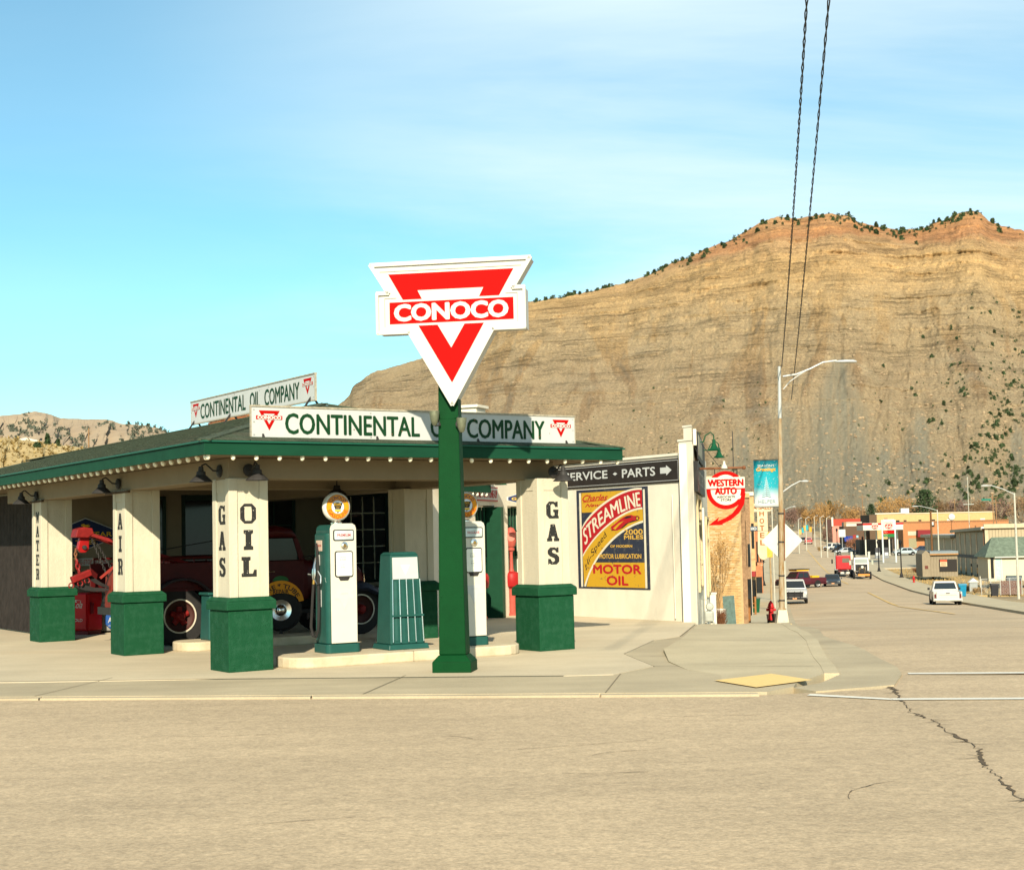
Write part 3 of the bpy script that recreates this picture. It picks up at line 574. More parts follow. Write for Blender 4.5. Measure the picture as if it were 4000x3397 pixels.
for p, s, u in spots:
    if cnt < 290 and u < 3960:
        o = bpy.data.objects.new('juniper_shrub', random.choice(JM)); COL.objects.link(o); o.location = p-Vector((0, 0, .15*s)); o.scale = (s*random.uniform(.8, 1.1), s*random.uniform(.8, 1.1), s*random.uniform(.8, 1.15)); o.rotation_euler = (0, 0, random.uniform(0, 6.28))
        rg_ = p.z > .86*(at(u, float(np.interp(u, U, ry)), p.y).z); o['label'] = 'small dark juniper on the red ridge crest of the mountain' if rg_ else 'dark green juniper shrub growing on the tan mountain slope behind the town'; o['category'] = 'shrub'; o['group'] = 'junipers on the ridge crest' if rg_ else 'junipers scattered over the mountain slope'; cnt += 1
    else:
        for k in range(26):
            a = random.uniform(0, 2*PI); q = random.random()**.6*.5*s; c = p+Vector((q*math.cos(a), q*math.sin(a), s*random.uniform(0, .9)))
            ax = Vector((random.gauss(0, 1), random.gauss(0, 1), random.gauss(0, 1))).normalized(); bx = ax.orthogonal().normalized(); h = s*.3
            rest.add([c+ax*h, c-ax*h*.5+bx*h*.8, c-ax*h*.5-bx*h*.8], [(0, 1, 2)])
rest.build('far_shrubs', jun, kind='stuff')
# hills on the far side of the valley, left of the station
def hill(name, prof_, Yr, Yb, zb, mat, nt2=60, nu=260, amp=6, seed=3):
    us = np.linspace(prof_[0][0], prof_[-1][0], nu); py = np.interp(us, [p[0] for p in prof_], [p[1] for p in prof_]) + (fbm(us/18, us*0, 4, seed)-.5)*6
    tp = np.array([at(a, b, Yr) for a, b in zip(us, py)]); bt = np.array([at(a, 2100, Yb) for a in us]); bt[:, 2] = zb
    tt = np.linspace(0, 1, nt2)[None, :, None]; P = bt[:, None]+(tp-bt)[:, None]*tt
    q = (fbm(us[:, None]/30, tt[:, :, 0]*7, 5, seed+1)-.5)*amp*np.clip((1-tt[:, :, 0])*6, 0, 1)
    P[:, :, 2] += q*.6; P[:, :, 1] += q*2
    bk = P[:, -1:, :].copy(); bk[:, :, 1] += Yr*.2; bk[:, :, 2] = zb-5; P = np.concatenate([P, bk], 1); n2 = nt2+1
    mb = MB(); mb.add(P.reshape(-1, 3).tolist(), [(i*n2+j, (i+1)*n2+j, (i+1)*n2+j+1, i*n2+j+1) for i in range(nu-1) for j in range(n2-1)])
    mb.build(name, mat, kind='structure'); return P
far_rock = M('far_hill_rock', (.38, .285, .18), .95, c2=(.28, .215, .145), thr=.5, soft=.16, scale=.012, bump=1, bscale=.06, detail=9)
P1 = hill('far_hill', [(-200, 1640), (40, 1622), (76, 1617), (110, 1609), (140, 1606), (170, 1611), (200, 1620), (240, 1632), (300, 1636), (380, 1637), (430, 1640), (480, 1655), (520, 1658), (560, 1660), (620, 1672), (660, 1690), (760, 1740), (1000, 1850)], 1900, 900, 0, far_rock, amp=60, seed=5)
near_rock = M('near_hill_earth', (.31, .22, .09), .95, c2=(.46, .35, .17), thr=.5, soft=.14, scale=.16, bump=1, bscale=.8, detail=9)
P2 = hill('near_hill', [(-250, 1690), (0, 1708), (76, 1716), (150, 1724), (250, 1738), (330, 1752), (390, 1772), (440, 1800), (560, 1850), (760, 1930)], 190, 95, 0, near_rock, amp=3.4, seed=8)
tmb = MB()
for k in range(2400):                     # woods on the far hill
    i = random.randrange(20, 250); j = random.randrange(14, 60); 
    if fbm(np.array([i/22.]), np.array([j/11.]), 3, 99)[0] < (.55 if i < 150 else .44): continue
    p = Vector(P1[i, j]); s = random.uniform(2.2, 5.5)
    for q in range(9):
        a = random.uniform(0, 2*PI); c = p+Vector((s*.45*math.cos(a)*random.random(), s*.45*math.sin(a), s*random.uniform(0, .8))); h = s*.34
        ax = Vector((random.gauss(0, 1), random.gauss(0, 1), random.gauss(0, 1))).normalized(); bx = ax.orthogonal().normalized(); tmb.add([c+ax*h, c-ax*h*.5+bx*h*.8, c-ax*h*.5-bx*h*.8], [(0, 1, 2)])
tmb.build('hillside_woods', M('hill_wood_leaves', (.075, .085, .060), .9, var=.35, scale=.2), kind='stuff')
gmb = MB()
for k in range(2600):                    # dry brush and stones on the near hill
    i = random.randrange(10, 250); j = random.randrange(4, 60); p = Vector(P2[i, j]); s = random.uniform(.15, .6)
    for q in range(5):
        a = random.uniform(0, 2*PI); d = Vector((math.cos(a), math.sin(a), random.uniform(.4, 1.4))).normalized(); e = d.cross(Vector((0, 0, 1))).normalized()*s*.22; gmb.add([p-e, p+e, p+d*s], [(0, 1, 2)])
gmb.build('dry_brush', M('brush_straw', (.27, .19, .07), .9, var=.5, scale=.4), kind='stuff')
# ============================================================ THE STATION
prefetch([(s_, b, sh, 1) for s_, b, sh in [('CONOCO', .02, 0), ('CONTINENTAL OIL COMPANY', .006, 0), ('SERVICE', .01, 0), ('PARTS', .01, 0), ('STREAMLINE', .02, .0), ('MOTOR', .02, 0), ('OIL', .02, 0), ('GASOLINE', .012, 0)]])
gs = thing('gas_station', 'cream old filling station with green hipped shingle roof, canopy pillars and dark office windows', 'gas station', S(0, 0), SROT)
EV = 2.656; RZ0 = 2.835                                  # eave underside, roof edge
r0, r1, l0, l1 = -.55, 5.77, -.62, 21.0; rm = 2.61; RISE = .80
ridge_z = RZ0 + RISE
# roof deck and hip caps
mb = MB(); A_ = (r0, l0, RZ0-.012); B_ = (r1, l0, RZ0-.012); C_ = (r1, l1, RZ0-.012); D_ = (r0, l1, RZ0-.012); P_ = (rm, l0+3.16, ridge_z-.012); Q_ = (rm, l1-3.16, ridge_z-.012)
mb.add([A_, B_, C_, D_, P_, Q_], [(0, 1, 4), (1, 2, 5, 4), (2, 3, 5), (3, 0, 4, 5)])
roof_m = M('roof_shingle', (.060, .075, .048), .95, var=.35, scale=9, bump=.8, bscale=120, spec=.15)
roof = mb.build('roof', roof_m, gs)
# shingles: courses of tabs laid over each other on the two slopes one sees
def tab(w_, d=.155, th=.011): return MB().frust((-w_/2, w_/2, -d/2, d/2, 0), (-w_/2, w_/2, -d/2, d/2, .003)).v, w_, d, th
SH = MB(); SH.add([(-.152, -.078, 0), (.152, -.078, 0), (.152, .078, -.002), (-.152, .078, -.002), (-.152, -.078, .012), (.152, -.078, .012), (.152, .078, .002), (-.152, .078, .002)], [(3, 2, 1, 0), (4, 5, 6, 7), (0, 1, 5, 4), (1, 2, 6, 5), (2, 3, 7, 6), (3, 0, 4, 7)])
shm = [SH.mesh('shingle', M('roof_shingle_%s' % n_, c_, .95, var=.3, scale=14, bump=.8, bscale=140, spec=.15)) for n_, c_ in (('a', (.062, .078, .050)), ('b', (.048, .063, .042)), ('c', (.075, .082, .055)))]
slope = math.hypot(3.16, RISE); ang = math.atan2(RISE, 3.16); NC = 23; ex = slope/NC; tabs = []
for c_ in range(NC):
    s0 = (c_+.5)*ex; h = s0*math.cos(ang); z = RZ0 + s0*math.sin(ang)
    n_ = int((r1-r0-2*h)/.31)
    for k in range(n_+1):                                # front slope
        x = r0+h+.06+.31*k+(.155 if c_ % 2 else 0)+random.uniform(-.012, .012)
        if x < r1-h-.12: tabs.append(((x, l0+h, z), (ang, 0, random.uniform(-.01, .01))))
    for k in range(int((15.5-l0-h)/.31)):               # left slope
        y = l0+h+.2+.31*k+(.155 if c_ % 2 else 0)+random.uniform(-.012, .012)
        tabs.append(((r0+h, y, z), (ang, 0, -PI/2)))
E3 = Vector((0, 0, EYE)); MR = gs.matrix_basis
tabs.sort(key=lambda q: (Matrix.Rotation(SROT, 3, 'Z') @ Vector(q[0]) + S(0, 0) - E3).length)
tabs_in = [q for q in tabs if q[0][2] < ridge_z]; rest = MB()
for i, (p, ro) in enumerate(tabs_in):
    eu = (ro[0], 0, ro[2])
    if i < 290:
        o = bpy.data.objects.new('shingle', random.choice(shm)); COL.objects.link(o); o.parent = roof; o.location = p; o.rotation_euler = eu
    else:
        mt = Matrix.Translation(p) @ Matrix.Rotation(ro[2], 4, 'Z') @ Matrix.Rotation(ro[0], 4, 'X'); rest.add([mt @ Vector(v) for v in SH.v], SH.f)
rest.build('shingles', roof_m, roof, kind='stuff')
mb = MB()
for p, q in ((A_, P_), (B_, P_), (P_, Q_)): mb.bar((p[0], p[1], p[2]+.012), (q[0], q[1], q[2]+.018), .17, .02)
mb.build('hip_cap', roof_m, roof)
# fascia, drip edge, soffit, beams
mb = MB(); z0, z1 = EV, RZ0-.03
mb.box(r0, r1, l0, l0+.03, z0, z1); mb.box(r0, r0+.03, l0+.031, l1-.031, z0, z1); mb.box(r1-.03, r1, l0+.031, l1-.031, z0, z1); mb.box(r0, r1, l1-.03, l1, z0, z1)
mb.build('fascia', fascia_green, gs, bevel=.004)
mb = MB(); e = .028
mb.box(r0-e, r1+e, l0-e, l0+.05, z1+.002, RZ0-.006); mb.box(r0-e, r0+.05, l0+.052, l1, z1+.002, RZ0-.006); mb.box(r1-.05, r1+e, l0+.052, l1, z1+.002, RZ0-.006)
mb.build('drip_edge', M('drip_green', (.010, .075, .046), .45, var=.08), gs, bevel=.003)
mb = MB(); mb.box(r0+.032, r1-.032, l0+.032, l1-.032, EV+.012, EV+.03); mb.build('soffit', M('soffit_cream_shaded', (.17, .13, .08), .8), gs)  # canopy shade put into the soffit colour, well below its cream
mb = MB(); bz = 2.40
for bb in ((.04, 5.04, .06, .50, bz, EV+.010), (.06, .50, .502, 10.18, bz, EV+.010), (4.58, 5.02, .502, 10.18, bz, EV+.010), (.502, 4.578, 3.86, 4.30, bz+.02, EV+.010)): MB().box(*bb)  .build('beam', M('beam_cream_shaded', (.215, .172, .11), .75, var=.06, scale=2.5, bump=.2), gs, bevel=.01)  # same cream as the pillars, darkened to carry the shade under the eaves
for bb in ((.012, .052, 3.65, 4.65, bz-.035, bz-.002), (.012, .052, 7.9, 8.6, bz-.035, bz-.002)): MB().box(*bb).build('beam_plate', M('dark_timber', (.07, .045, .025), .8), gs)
# pillars
def pillar(r, l, words=None, word_r=None, base_m=green_rough, dark=False):
    p = thing_part('pillar', gs, (r, l, 0))
    mb = MB(); mb.box(0, .6, 0, .6, 0, .765); mb.build('pillar_base', base_m, p, bevel=.012)
    mb = MB(); mb.frust((-.035, .635, -.035, .635, .767), (-.035, .635, -.035, .635, .875)); mb.frust((-.035, .635, -.035, .635, .876), (.02, .58, .02, .58, .925)); mb.build('pillar_cap', base_m, p, bevel=.01)
    mb = MB(); mb.box(.055, .545, .055, .545, .90, 2.41); mb.build('shaft', cream, p)
    a, b, c = .035, .565, .115
    for x0, x1 in ((a, a+c), (b-c, b)):
        for y0, y1 in ((a, a+c), (b-c, b)): MB().box(x0, x1, y0, y1, .902, 2.408).build('corner_board', cream, p, bevel=.005)
    mb = MB(); q = .045
    
    for bb in ((a+c+.001, b-c-.001, q, .054, 2.24, 2.40), (q, .054, a+c+.001, b-c-.001, 2.24, 2.40)): MB().box(*bb).build('panel_rail', cream, p, bevel=.004)
    if words:                                            # on the face towards -x (left)
        mb = slabs(MB(), words[0], 0, words[1], words[2], words[3], 0); o = mb.build('lettering', black_worn, p, loc=(.0525, .30, 0), rot=-PI/2)
    if word_r:
        mb = slabs(MB(), word_r[0], 0, word_r[1], word_r[2], word_r[3], 0); mb.build('lettering', black_worn, p, loc=(.30, .0525, 0))
    return p
def thing_part(name, parent, loc=(0, 0, 0), rot=0):      # an empty that gathers a part's own pieces
    o = bpy.data.objects.new(name, None); COL.objects.link(o); o.parent = parent; o.location = loc; o.rotation_euler = (0, 0, rot); o.empty_display_size = .1; return o
pillar(0, 0, ('GAS', (1.955, 1.63, 1.30), .24, .215), ('OIL', (1.965, 1.635, 1.30), .25, .215))
pillar(0, 3.8, ('AIR', (1.955, 1.625, 1.29), .24, .215))
pillar(0, 7.98, ('WATER', (2.11, 1.87, 1.63, 1.385, 1.145), .19, .19))
pillar(4.48, -.30, None, ('GAS', (1.965, 1.645, 1.32), .24, .215))
pillar(4.42, 3.33)
# office behind the canopy: wall pieces, windows, door
wy = 10.2
def wall_with_holes(name, x0, x1, z0, z1, holes, y0, y1, mat, parent, **k):
    xs_ = sorted({x0, x1, *[h[0] for h in holes], *[h[1] for h in holes]}); zs_ = sorted({z0, z1, *[h[2] for h in holes], *[h[3] for h in holes]}); mb = MB()
    for a, b in zip(xs_, xs_[1:]):
        run = None
        for c, d in zip(zs_, zs_[1:]):
            solid = not any(h[0] <= (a+b)/2 <= h[1] and h[2] <= (c+d)/2 <= h[3] for h in holes)
            if solid: run = [c, d] if run is None else [run[0], d]
            if (not solid or d == zs_[-1]) and run: mb.box(a, b, y0, y1, run[0], run[1]); run = None
    return mb.build(name, mat, parent, **k)
holes = [(2.72, 3.06, 1.0, 2.53), (3.38, 4.40, 0, 2.56), (4.86, 5.80, 1.3, 2.57), (6.75, 7.95, .72, 2.57)]
wall_with_holes('wall', .66, 8.4, 0, 2.66, holes, wy, wy+.2, M('office_wall_shaded', (.20, .165, .11), .8, var=.06, scale=2), gs)  # wall colour darkened to stand for the deep shade behind the truck
MB().box(.66, .86, wy+.2, 20.4, 0, 2.66).build('wall', cream, gs)
dkb = M('dark_boards', (.024, .019, .016), .9, var=.4)
for kx_ in range(44): MB().box(.60, .655, wy+.22+.225*kx_, wy+.435+.225*kx_, .03, 2.62).build('plank', dkb, gs)
mb = MB(); mb.box(5.75, 8.5, 9.6, 20.5, 2.67, 2.8); mb.build('flat_roof', roof_m, gs)
mb = MB(); mb.box(8.2, 8.4, wy+.2, 20.4, 0, 2.66); mb.build('wall', cream, gs)
mb = MB(); mb.box(.31, 8.19, 20.2, 20.4, 0, 2.66); mb.build('wall', cream, gs)
def window(parent, x0, x1, z0, z1, nx_, nz_, y, fm, fw_=.06, mw_=.022, gm=None, mull=None, name='window'):
    p = thing_part(name, parent, (0, y, 0)); mb = MB()
    mb.box(x0, x0+fw_, 0, .07, z0, z1); mb.box(x1-fw_, x1, 0, .07, z0, z1); mb.box(x0+fw_, x1-fw_, 0, .07, z0, z0+fw_); mb.box(x0+fw_, x1-fw_, 0, .07, z1-fw_, z1); mb.build('frame', fm, p, bevel=.006)
    mb = MB(); xa, xb, za, zb = x0+fw_, x1-fw_, z0+fw_, z1-fw_
    for i in range(1, nx_): x = xa+(xb-xa)*i/nx_; mb.box(x-mw_/2, x+mw_/2, .015, .05, za, zb)
    for j in range(1, nz_):
        z = za+(zb-za)*j/nz_
        for i in range(nx_): mb.box(xa+(xb-xa)*i/nx_+mw_/2, xa+(xb-xa)*(i+1)/nx_-mw_/2, .017, .048, z-mw_/2, z+mw_/2)
    if nx_ > 1 or nz_ > 1: mb.build('muntin', mull or fm, p)
    for i in range(nx_):
        for j in range(nz_):
            mb = MB(); mb.box(xa+(xb-xa)*i/nx_+.004, xa+(xb-xa)*(i+1)/nx_-.004, .03, .036, za+(zb-za)*j/nz_+.004, za+(zb-za)*(j+1)/nz_-.004); mb.build('pane', gm or glass, p)
    return p
dkframe = M('dark_green_frame', (.012, .03, .022), .5)
window(gs, 2.72, 3.06, 1.0, 2.53, 1, 3, wy-.03, dkframe); window(gs, 4.86, 5.80, 1.3, 2.57, 2, 2, wy-.03, dkframe)
window(gs, 6.75, 7.95, .72, 2.57, 4, 5, wy-.03, dkframe, mull=M('pale_muntin', (.62, .58, .44), .6))
dr = thing_part('door', gs, (3.38, wy+.04, 0)); mb = MB(); mb.box(0, .1, 0, .05, 0, 2.56); mb.box(.92, 1.02, 0, .05, 0, 2.56); mb.box(.1, .92, 0, .05, 2.44, 2.56); mb.box(.1, .92, 0, .05, 0, .5); mb.box(.1, .92, 0, .05, 1.3, 1.38); mb.build('door_frame', dkframe, dr, bevel=.006)
for z0_, z1_ in ((.505, 1.295), (1.385, 2.435)): mb = MB(); mb.box(.105, .915, .02, .03, z0_, z1_); mb.build('pane', glass, dr)
mb = MB(); mb.tube([(.86, -.05, 1.0), (.86, -.05, 1.15)], .015); mb.build('handle', brass, dr)
mb = MB(); mb.box(6.68, 8.0, wy-.07, wy-.001, .64, .715); mb.build('sill', cream, gs, bevel=.005)
# brick chimney rising behind the ridge
ch = thing_part('chimney', gs, (3.72, 8.75, 0)); brk = M('chimney_brick', (.24, .085, .035), .9, var=.3, scale=4, bump=.5); brk2 = M('chimney_brick_pale', (.30, .13, .055), .9, var=.3, scale=4, bump=.5)
mb = MB(); mb.box(.01, .79, .01, .79, 3.0, 4.06); mb.build('mortar_core', M('mortar', (.40, .35, .27), .9), ch)
bm1 = [MB().box(-.095, .095, -.045, .045, 0, .058).mesh('brick', q) for q in (brk, brk2, brk)]
for j in range(15):
    z = 3.05+.068*j
    for k in range(4):
        o_ = .1 if j % 2 else 0
        for sd_ in (0, 1):
            o = bpy.data.objects.new('brick', random.choice(bm1)); COL.objects.link(o); o.parent = ch
            if sd_ == 0: o.location = (.1+.2*k, .04+random.uniform(-.004, .004), z); o.rotation_euler = (0, 0, 0)
            else: o.location = (.04+random.uniform(-.004, .004), .19+.2*k, z); o.rotation_euler = (0, 0, PI/2)
mb = MB(); mb.box(-.03, .83, -.03, .83, 4.065, 4.12); mb.build('chimney_cap', M('mortar', (.4, .35, .27)), ch)
mb = MB(); mb.lathe([(.09, 2.9), (.09, 3.62), (.11, 3.62), (.11, 3.72), (.0, 3.74)], 14, (.55, 14.2, 0)); mb.build('vent_pipe', iron, gs)
# strings of bulbs under the eaves
bulb_m = M('bulb_glass', (.80, .74, .56), .25, var=.05, spec=.5)
BU = MB().lathe([(.0, -.066), (.018, -.06), (.030, -.040), (.028, -.018), (.018, .0), (.017, .012)], 10).mesh('bulb', bulb_m)
SO = MB().lathe([(.02, .008), (.02, .04), (.0, .041)], 8).mesh('socket', black)
def string(label, pts, tilt):
    t_ = thing('bulb_string', label, 'string lights', S(0, 0), SROT, 'bulb strings under the canopy eaves'); mb = MB()
    mb.tube([(p[0], p[1], p[2]+.035) for p in pts], .006, 5); mb.build('cable', black, t_)
    for p in pts:
        for me_, nm in ((BU, 'bulb'), (SO, 'socket')):
            o = bpy.data.objects.new(nm, me_); COL.objects.link(o); o.parent = t_; o.location = p; o.rotation_euler = (tilt[0]+random.uniform(-.2, .2), tilt[1]+random.uniform(-.2, .2), 0)
string('string of pale round bulbs hung under the front green fascia below the big sign', [(r0+.08+.31*k, l0+.06, EV+.005) for k in range(21)], (.35, 0))
string('long string of pale bulbs hung under the left green fascia above WATER and AIR', [(r0+.06, l0+.12+.285*k, EV+.005) for k in range(33)], (0, -.5))
# ------------------------------------------------------------ trade mark triangle, drawn in units of its own width
def tri_logo(parent, cx, ztop, w_, y, wide=False, face=False):
    k = w_/1412; X = lambda x: cx+(x-706)*k; Zz = lambda z: ztop-z*k; P = lambda *a: [(X(x), Zz(z)) for x, z in a]
    mb = MB(); mb.flat(P((156, 87), (1265, 87), (1133, 315), (958, 315), (998, 237), (415, 237), (453, 315), (283, 315)), y)
    b0, b1 = (163, 1258) if not wide else (10, 1402)
    mb.flat(P((b0, 335), (b1, 335), (b1, 526), (b0, 526)), y)
    mb.flat(P((418, 547), (588, 547), (705, 750), (826, 547), (996, 547), (706, 1055)), y); mb.build('red_print', red, parent)
    mb = MB(); TT(mb, 'CONOCO', (X(208)+X(1208))/2 if not wide else cx, Zz(430), 146*k if not wide else 160*k, 1000*k if not wide else 1240*k, y-.003, .0085 if not wide else .003, bold=.02); mb.build('lettering', cab_white, parent)
# roof signs: enamel panel in an angle-iron frame on splayed legs
def roof_sign(label, loc, rot):
    t_ = thing('roof_sign', label, 'sign', loc, rot); Lg = 4.93; h = .385
    mb = MB(); mb.box(0, Lg, 0, .02, 0, h); mb.build('panel', sign_white, t_)
    mb = MB(); mb.box(-.012, Lg+.012, -.012, .04, h+.001, h+.022); mb.box(-.012, Lg+.012, .0, .03, -.02, -.001); mb.box(-.014, -.001, -.004, .03, 0, h); mb.box(Lg+.001, Lg+.014, -.004, .03, 0, h); mb.build('frame', M('sign_frame', (.30, .27, .20), .7, var=.35, scale=20), t_)
    for x in (.15, 1.75, 3.3, 4.78):
        for s_ in (-1, 1): mb = MB(); mb.bar((x, .03+.01*s_, .06), (x, .03+s_*.17, -.16), .026); mb.build('leg', iron, t_)
    mb = MB(); TT(mb, 'CONTINENTAL', 1.42, h/2-.005, .255, 1.93, -.003, .008); TT(mb, 'OIL', 2.755, h/2-.005, .255, .38, -.003, .008); TT(mb, 'COMPANY', 3.77, h/2-.005, .255, 1.27, -.003, .008); mb.build('lettering', letter_green, t_)
    for cx_ in (.235, 4.69): tri_logo(t_, cx_, h-.02, .36, -.003, True)
    mb = MB()
    for x in (.03, 1.66, 3.29, 4.90):
        for z in (.04, .2, .35): mb.lathe([(.0, .004), (.011, .003), (.011, 0)], 8, (x, -.001, z), 'y')
    mb.build('bolt', steel, t_)
    mb = MB(); rr = random.Random(len(label))
    for k in range(11):
        x, z, q = rr.uniform(.05, Lg-.05), rr.uniform(.02, h-.02), rr.uniform(.004, .011); mb.flat([(x+q*rr.uniform(.6, 1.3)*math.cos(a), z+q*rr.uniform(.6, 1.3)*math.sin(a)) for a in np.linspace(0, 2*PI, 9)[:-1]], -.0062-.0001*k)
    mb.build('rust_spots', rust, t_, kind='stuff')
    return t_
roof_sign('long white CONTINENTAL OIL COMPANY sign standing on the front eave behind the green post', S(.165, -.39, 2.885), SROT)
roof_sign('white CONTINENTAL OIL COMPANY sign standing along the roof ridge at the rear', S(2.6, 7.70, 3.725), SROT-PI/2)
# ------------------------------------------------------------ barn lamps on the pillars
def barn_lamp():
    t_ = thing('barn_lamp', '', 'wall lamp', (0, 0, 0), 0, 'barn lamps on the canopy pillars')
    MB().lathe([(0, .03), (.05, .03), (.078, .015), (.08, 0)], 20, (0, 0, 0), 'y').build('wall_plate', iron, t_)
    MB().tube([(0, -.02, 0), (0, -.09, .005), (0, -.14, .05), (0, -.19, .09), (0, -.235, .07), (0, -.25, .03)], .011, 8).build('arm', iron, t_)
    MB().lathe([(.0, .06), (.03, .055), (.035, 0), (.055, -.01), (.06, -.055), (.085, -.075), (.145, -.135), (.147, -.14), (.14, -.138), (.08, -.085), (.05, -.06), (.0, -.05)], 24, (0, -.25, 0)).build('shade', iron, t_)
    MB().lathe([(.0, -.125), (.022, -.115), (.03, -.09), (.018, -.062)], 10, (0, -.25, 0)).build('bulb', bulb_m, t_)
    return t_
bl = barn_lamp(); SL_ = SROT-PI/2
for i, (r_, l_, z_, ro, lb) in enumerate(((.31, .035, 2.51, SROT, 'dark barn lamp on the pillar face above the word OIL'), (.035, .31, 2.51, SL_, 'dark barn lamp on the pillar face above the first GAS, left of OIL'), (.035, 4.11, 2.51, SL_, 'dark barn lamp above the word AIR'), (.035, 8.29, 2.48, SL_, 'dark barn lamp above the word WATER'), (4.79, -.265, 2.50, SROT, 'dark barn lamp above GAS on the pillar beside the motor oil poster'))):
    o = bl if i == 0 else dup(bl, S(r_, l_, z_), ro); o.location = S(r_, l_, z_); o.rotation_euler = (0, 0, ro); o['label'] = lb
pd = thing('pendant_lamp', 'black pendant lamp hanging from the canopy ceiling above the premium pump', 'lamp', S(3.45, 3.75, 2.42), SROT)
MB().tube([(0, 0, .24), (0, 0, .05)], .012, 6).build('rod', black, pd); MB().lathe([(0, .06), (.05, .055), (.06, -.01), (.11, -.04), (.17, -.10), (.165, -.10), (.1, -.05), (0, -.02)], 22).build('shade', black, pd)
# ------------------------------------------------------------ pump island and pumps
def island(name, label, x0, x1, y0, y1, skew, loc):
    n = 12; w2 = (y1-y0)/2; pts = []
    for k in range(n+1): a = R(90+180*k/n); pts.append((x0+w2+w2*math.cos(a)*.9, (y0+y1)/2+w2*math.sin(a)))
    for k in range(n+1): a = R(-90+180*k/n); pts.append((x1-w2+w2*math.cos(a)*.9, (y0+y1)/2+w2*math.sin(a)))
    t_ = thing(name, label, 'pump island', loc, SROT+skew)
    MB().slab(pts, 0, .14).build('slab', M('island_concrete', (.48, .41, .285), .85, c2=(.37, .30, .19), thr=.6, soft=.15, scale=3, bump=.3, bscale=60), t_, bevel=.02); return t_
isl = island('pump_island', 'raised rounded concrete island carrying the two gas pumps and the oil cabinet', 0, 3.55, -.38, .52, R(-4.5), S(.72, .16))
MB().box(1.735, 1.741, -.384, .523, .0, .1425).build('joint', jm, isl)
island('pump_island', 'rear concrete island beyond the AIR pillar in front of the red truck', 0, 3.0, -.38, .38, 0, S(.85, 4.15))
def gas_pump(label, loc, rot, word):
    t_ = thing('gas_pump', label, 'gas pump', loc, rot, 'gas pumps on the island')
    def rbox(mb, x0, x1, y0, y1, z0, z1, r_): return mb.slab(rrect(x0, x1, y0, y1, r_, 5), z0, z1)
    rbox(MB(), -.245, .245, .0, .47, 0, .115, .07).build('plinth', teal, t_, bevel=.008)
    rbox(MB(), -.225, .225, .02, .45, .116, 1.56, .065).build('body', teal, t_, bevel=.02)
    MB().prism([(-.178, .116), (.178, .116), (.178, 1.60), (.165, 1.648), (.125, 1.672), (-.125, 1.672), (-.165, 1.648), (-.178, 1.60)], .004, .466).build('spine', teal, t_, bevel=.006)
    pn = MB().prism([(-.183, .13), (.183, .13), (.185, 1.615), (.17, 1.66), (.13, 1.684), (-.13, 1.684), (-.17, 1.66), (-.185, 1.615)], -.018, .0035).build('front_panel', white_paint, t_, bevel=.006)
    gf = MB().prism(rrect(-.148, .148, 1.46, 1.605, .025), -.03, -.018).build('name_window', iron, t_, bevel=.003)
    MB().prism(rrect(-.134, .134, 1.474, 1.591, .016), -.034, -.03).build('pane', pale_glass, gf)
    mb = MB(); T(mb, word, 0, 1.532, .034, .19, -.0355, bold=.01); mb.build('lettering', red2, gf)
    k_ = MB().lathe([(0, .045), (.018, .042), (.03, .034), (.05, .03), (.054, .018)], 22, (.01, 0, 1.395), 'y').build('lock_dial', chrome, t_); MB().lathe([(0, .052), (.02, .05), (.024, .043)], 14, (.01, 0, 1.395), 'y').build('dial_centre', brass, k_)
    gd = MB().prism(rrect(-.13, .13, .985, 1.325, .03), -.03, -.018).build('dial_frame', iron, t_, bevel=.003); MB().prism([(-.08, .984), (.08, .984), (.055, .942), (-.055, .942)], -.028, -.0185).build('frame_foot', iron, gd)
    MB().prism(rrect(-.115, .115, 1.0, 1.31, .02), -.034, -.03).build('dial_face', M('dial_paper', (.62, .63, .55), .3, var=.08, scale=9, spec=.6), gd)
    mb = MB(); T(mb, 'THIS SALE', -.02, 1.245, .014, .09, -.0355); T(mb, '$ 0.00', -.02, 1.215, .022, .08, -.0355); mb.flat([(-.06, 1.198), (.03, 1.198), (.03, 1.201), (-.06, 1.201)], -.0355); T(mb, 'GALLONS', -.02, 1.148, .012, .06, -.0355); T(mb, '0.00', -.02, 1.115, .022, .06, -.0355); mb.flat([(-.05, 1.08), (.02, 1.08), (.02, 1.083), (-.05, 1.083)], -.0355); mb.build('lettering', M('grey_print', (.2, .2, .18)), gd)
    em = MB().prism([(-.135, .815), (.135, .815), (.105, .765), (.14, .765), (.14, .70), (.07, .70), (0, .56), (-.07, .70), (-.14, .70), (-.14, .765), (-.105, .765)], -.021, -.0185).build('emblem', sign_white, t_)
    mb = MB(); mb.flat([(-.05, .768), (.05, .768), (.05, .771), (-.05, .771)], -.0225); mb.build('emblem_line', M('grey_print', (.2, .2, .18)), em)
    # globe
    gl = MB().lathe([(0, -.075), (.12, -.075), (.165, -.06), (.19, -.03), (.197, 0), (.19, .03), (.172, .052), (.17, .053), (0, .054)], 40, (0, .20, 1.905), 'y').build('globe', M('opal_glass', (.60, .58, .50), .2, var=.02, spec=.5), t_)
    MB().lathe([(.075, 1.672), (.075, 1.70), (.06, 1.715), (.062, 1.735)], 20, (0, .20, 0)).build('globe_collar', chrome, t_)
    yy = .20-.0555; c_ = 1.905
    MB().ring(0, c_, .092, .160, yy, 48).build('yellow_ring', orange, gl)
    MB().ring(0, c_, .16, .165, yy, 48).ring(0, c_, .088, .092, yy, 48).build('ring_line', sign_navy, gl)
    mb = MB(); T(mb, 'CONOCO', 0, 0, 0, 0, yy-.002, bold=.02, fn=arc_fn(0, c_, .102, .150, 150, 30)); mb.build('lettering', M('purple_print', (.05, .04, .10), .5), gl)
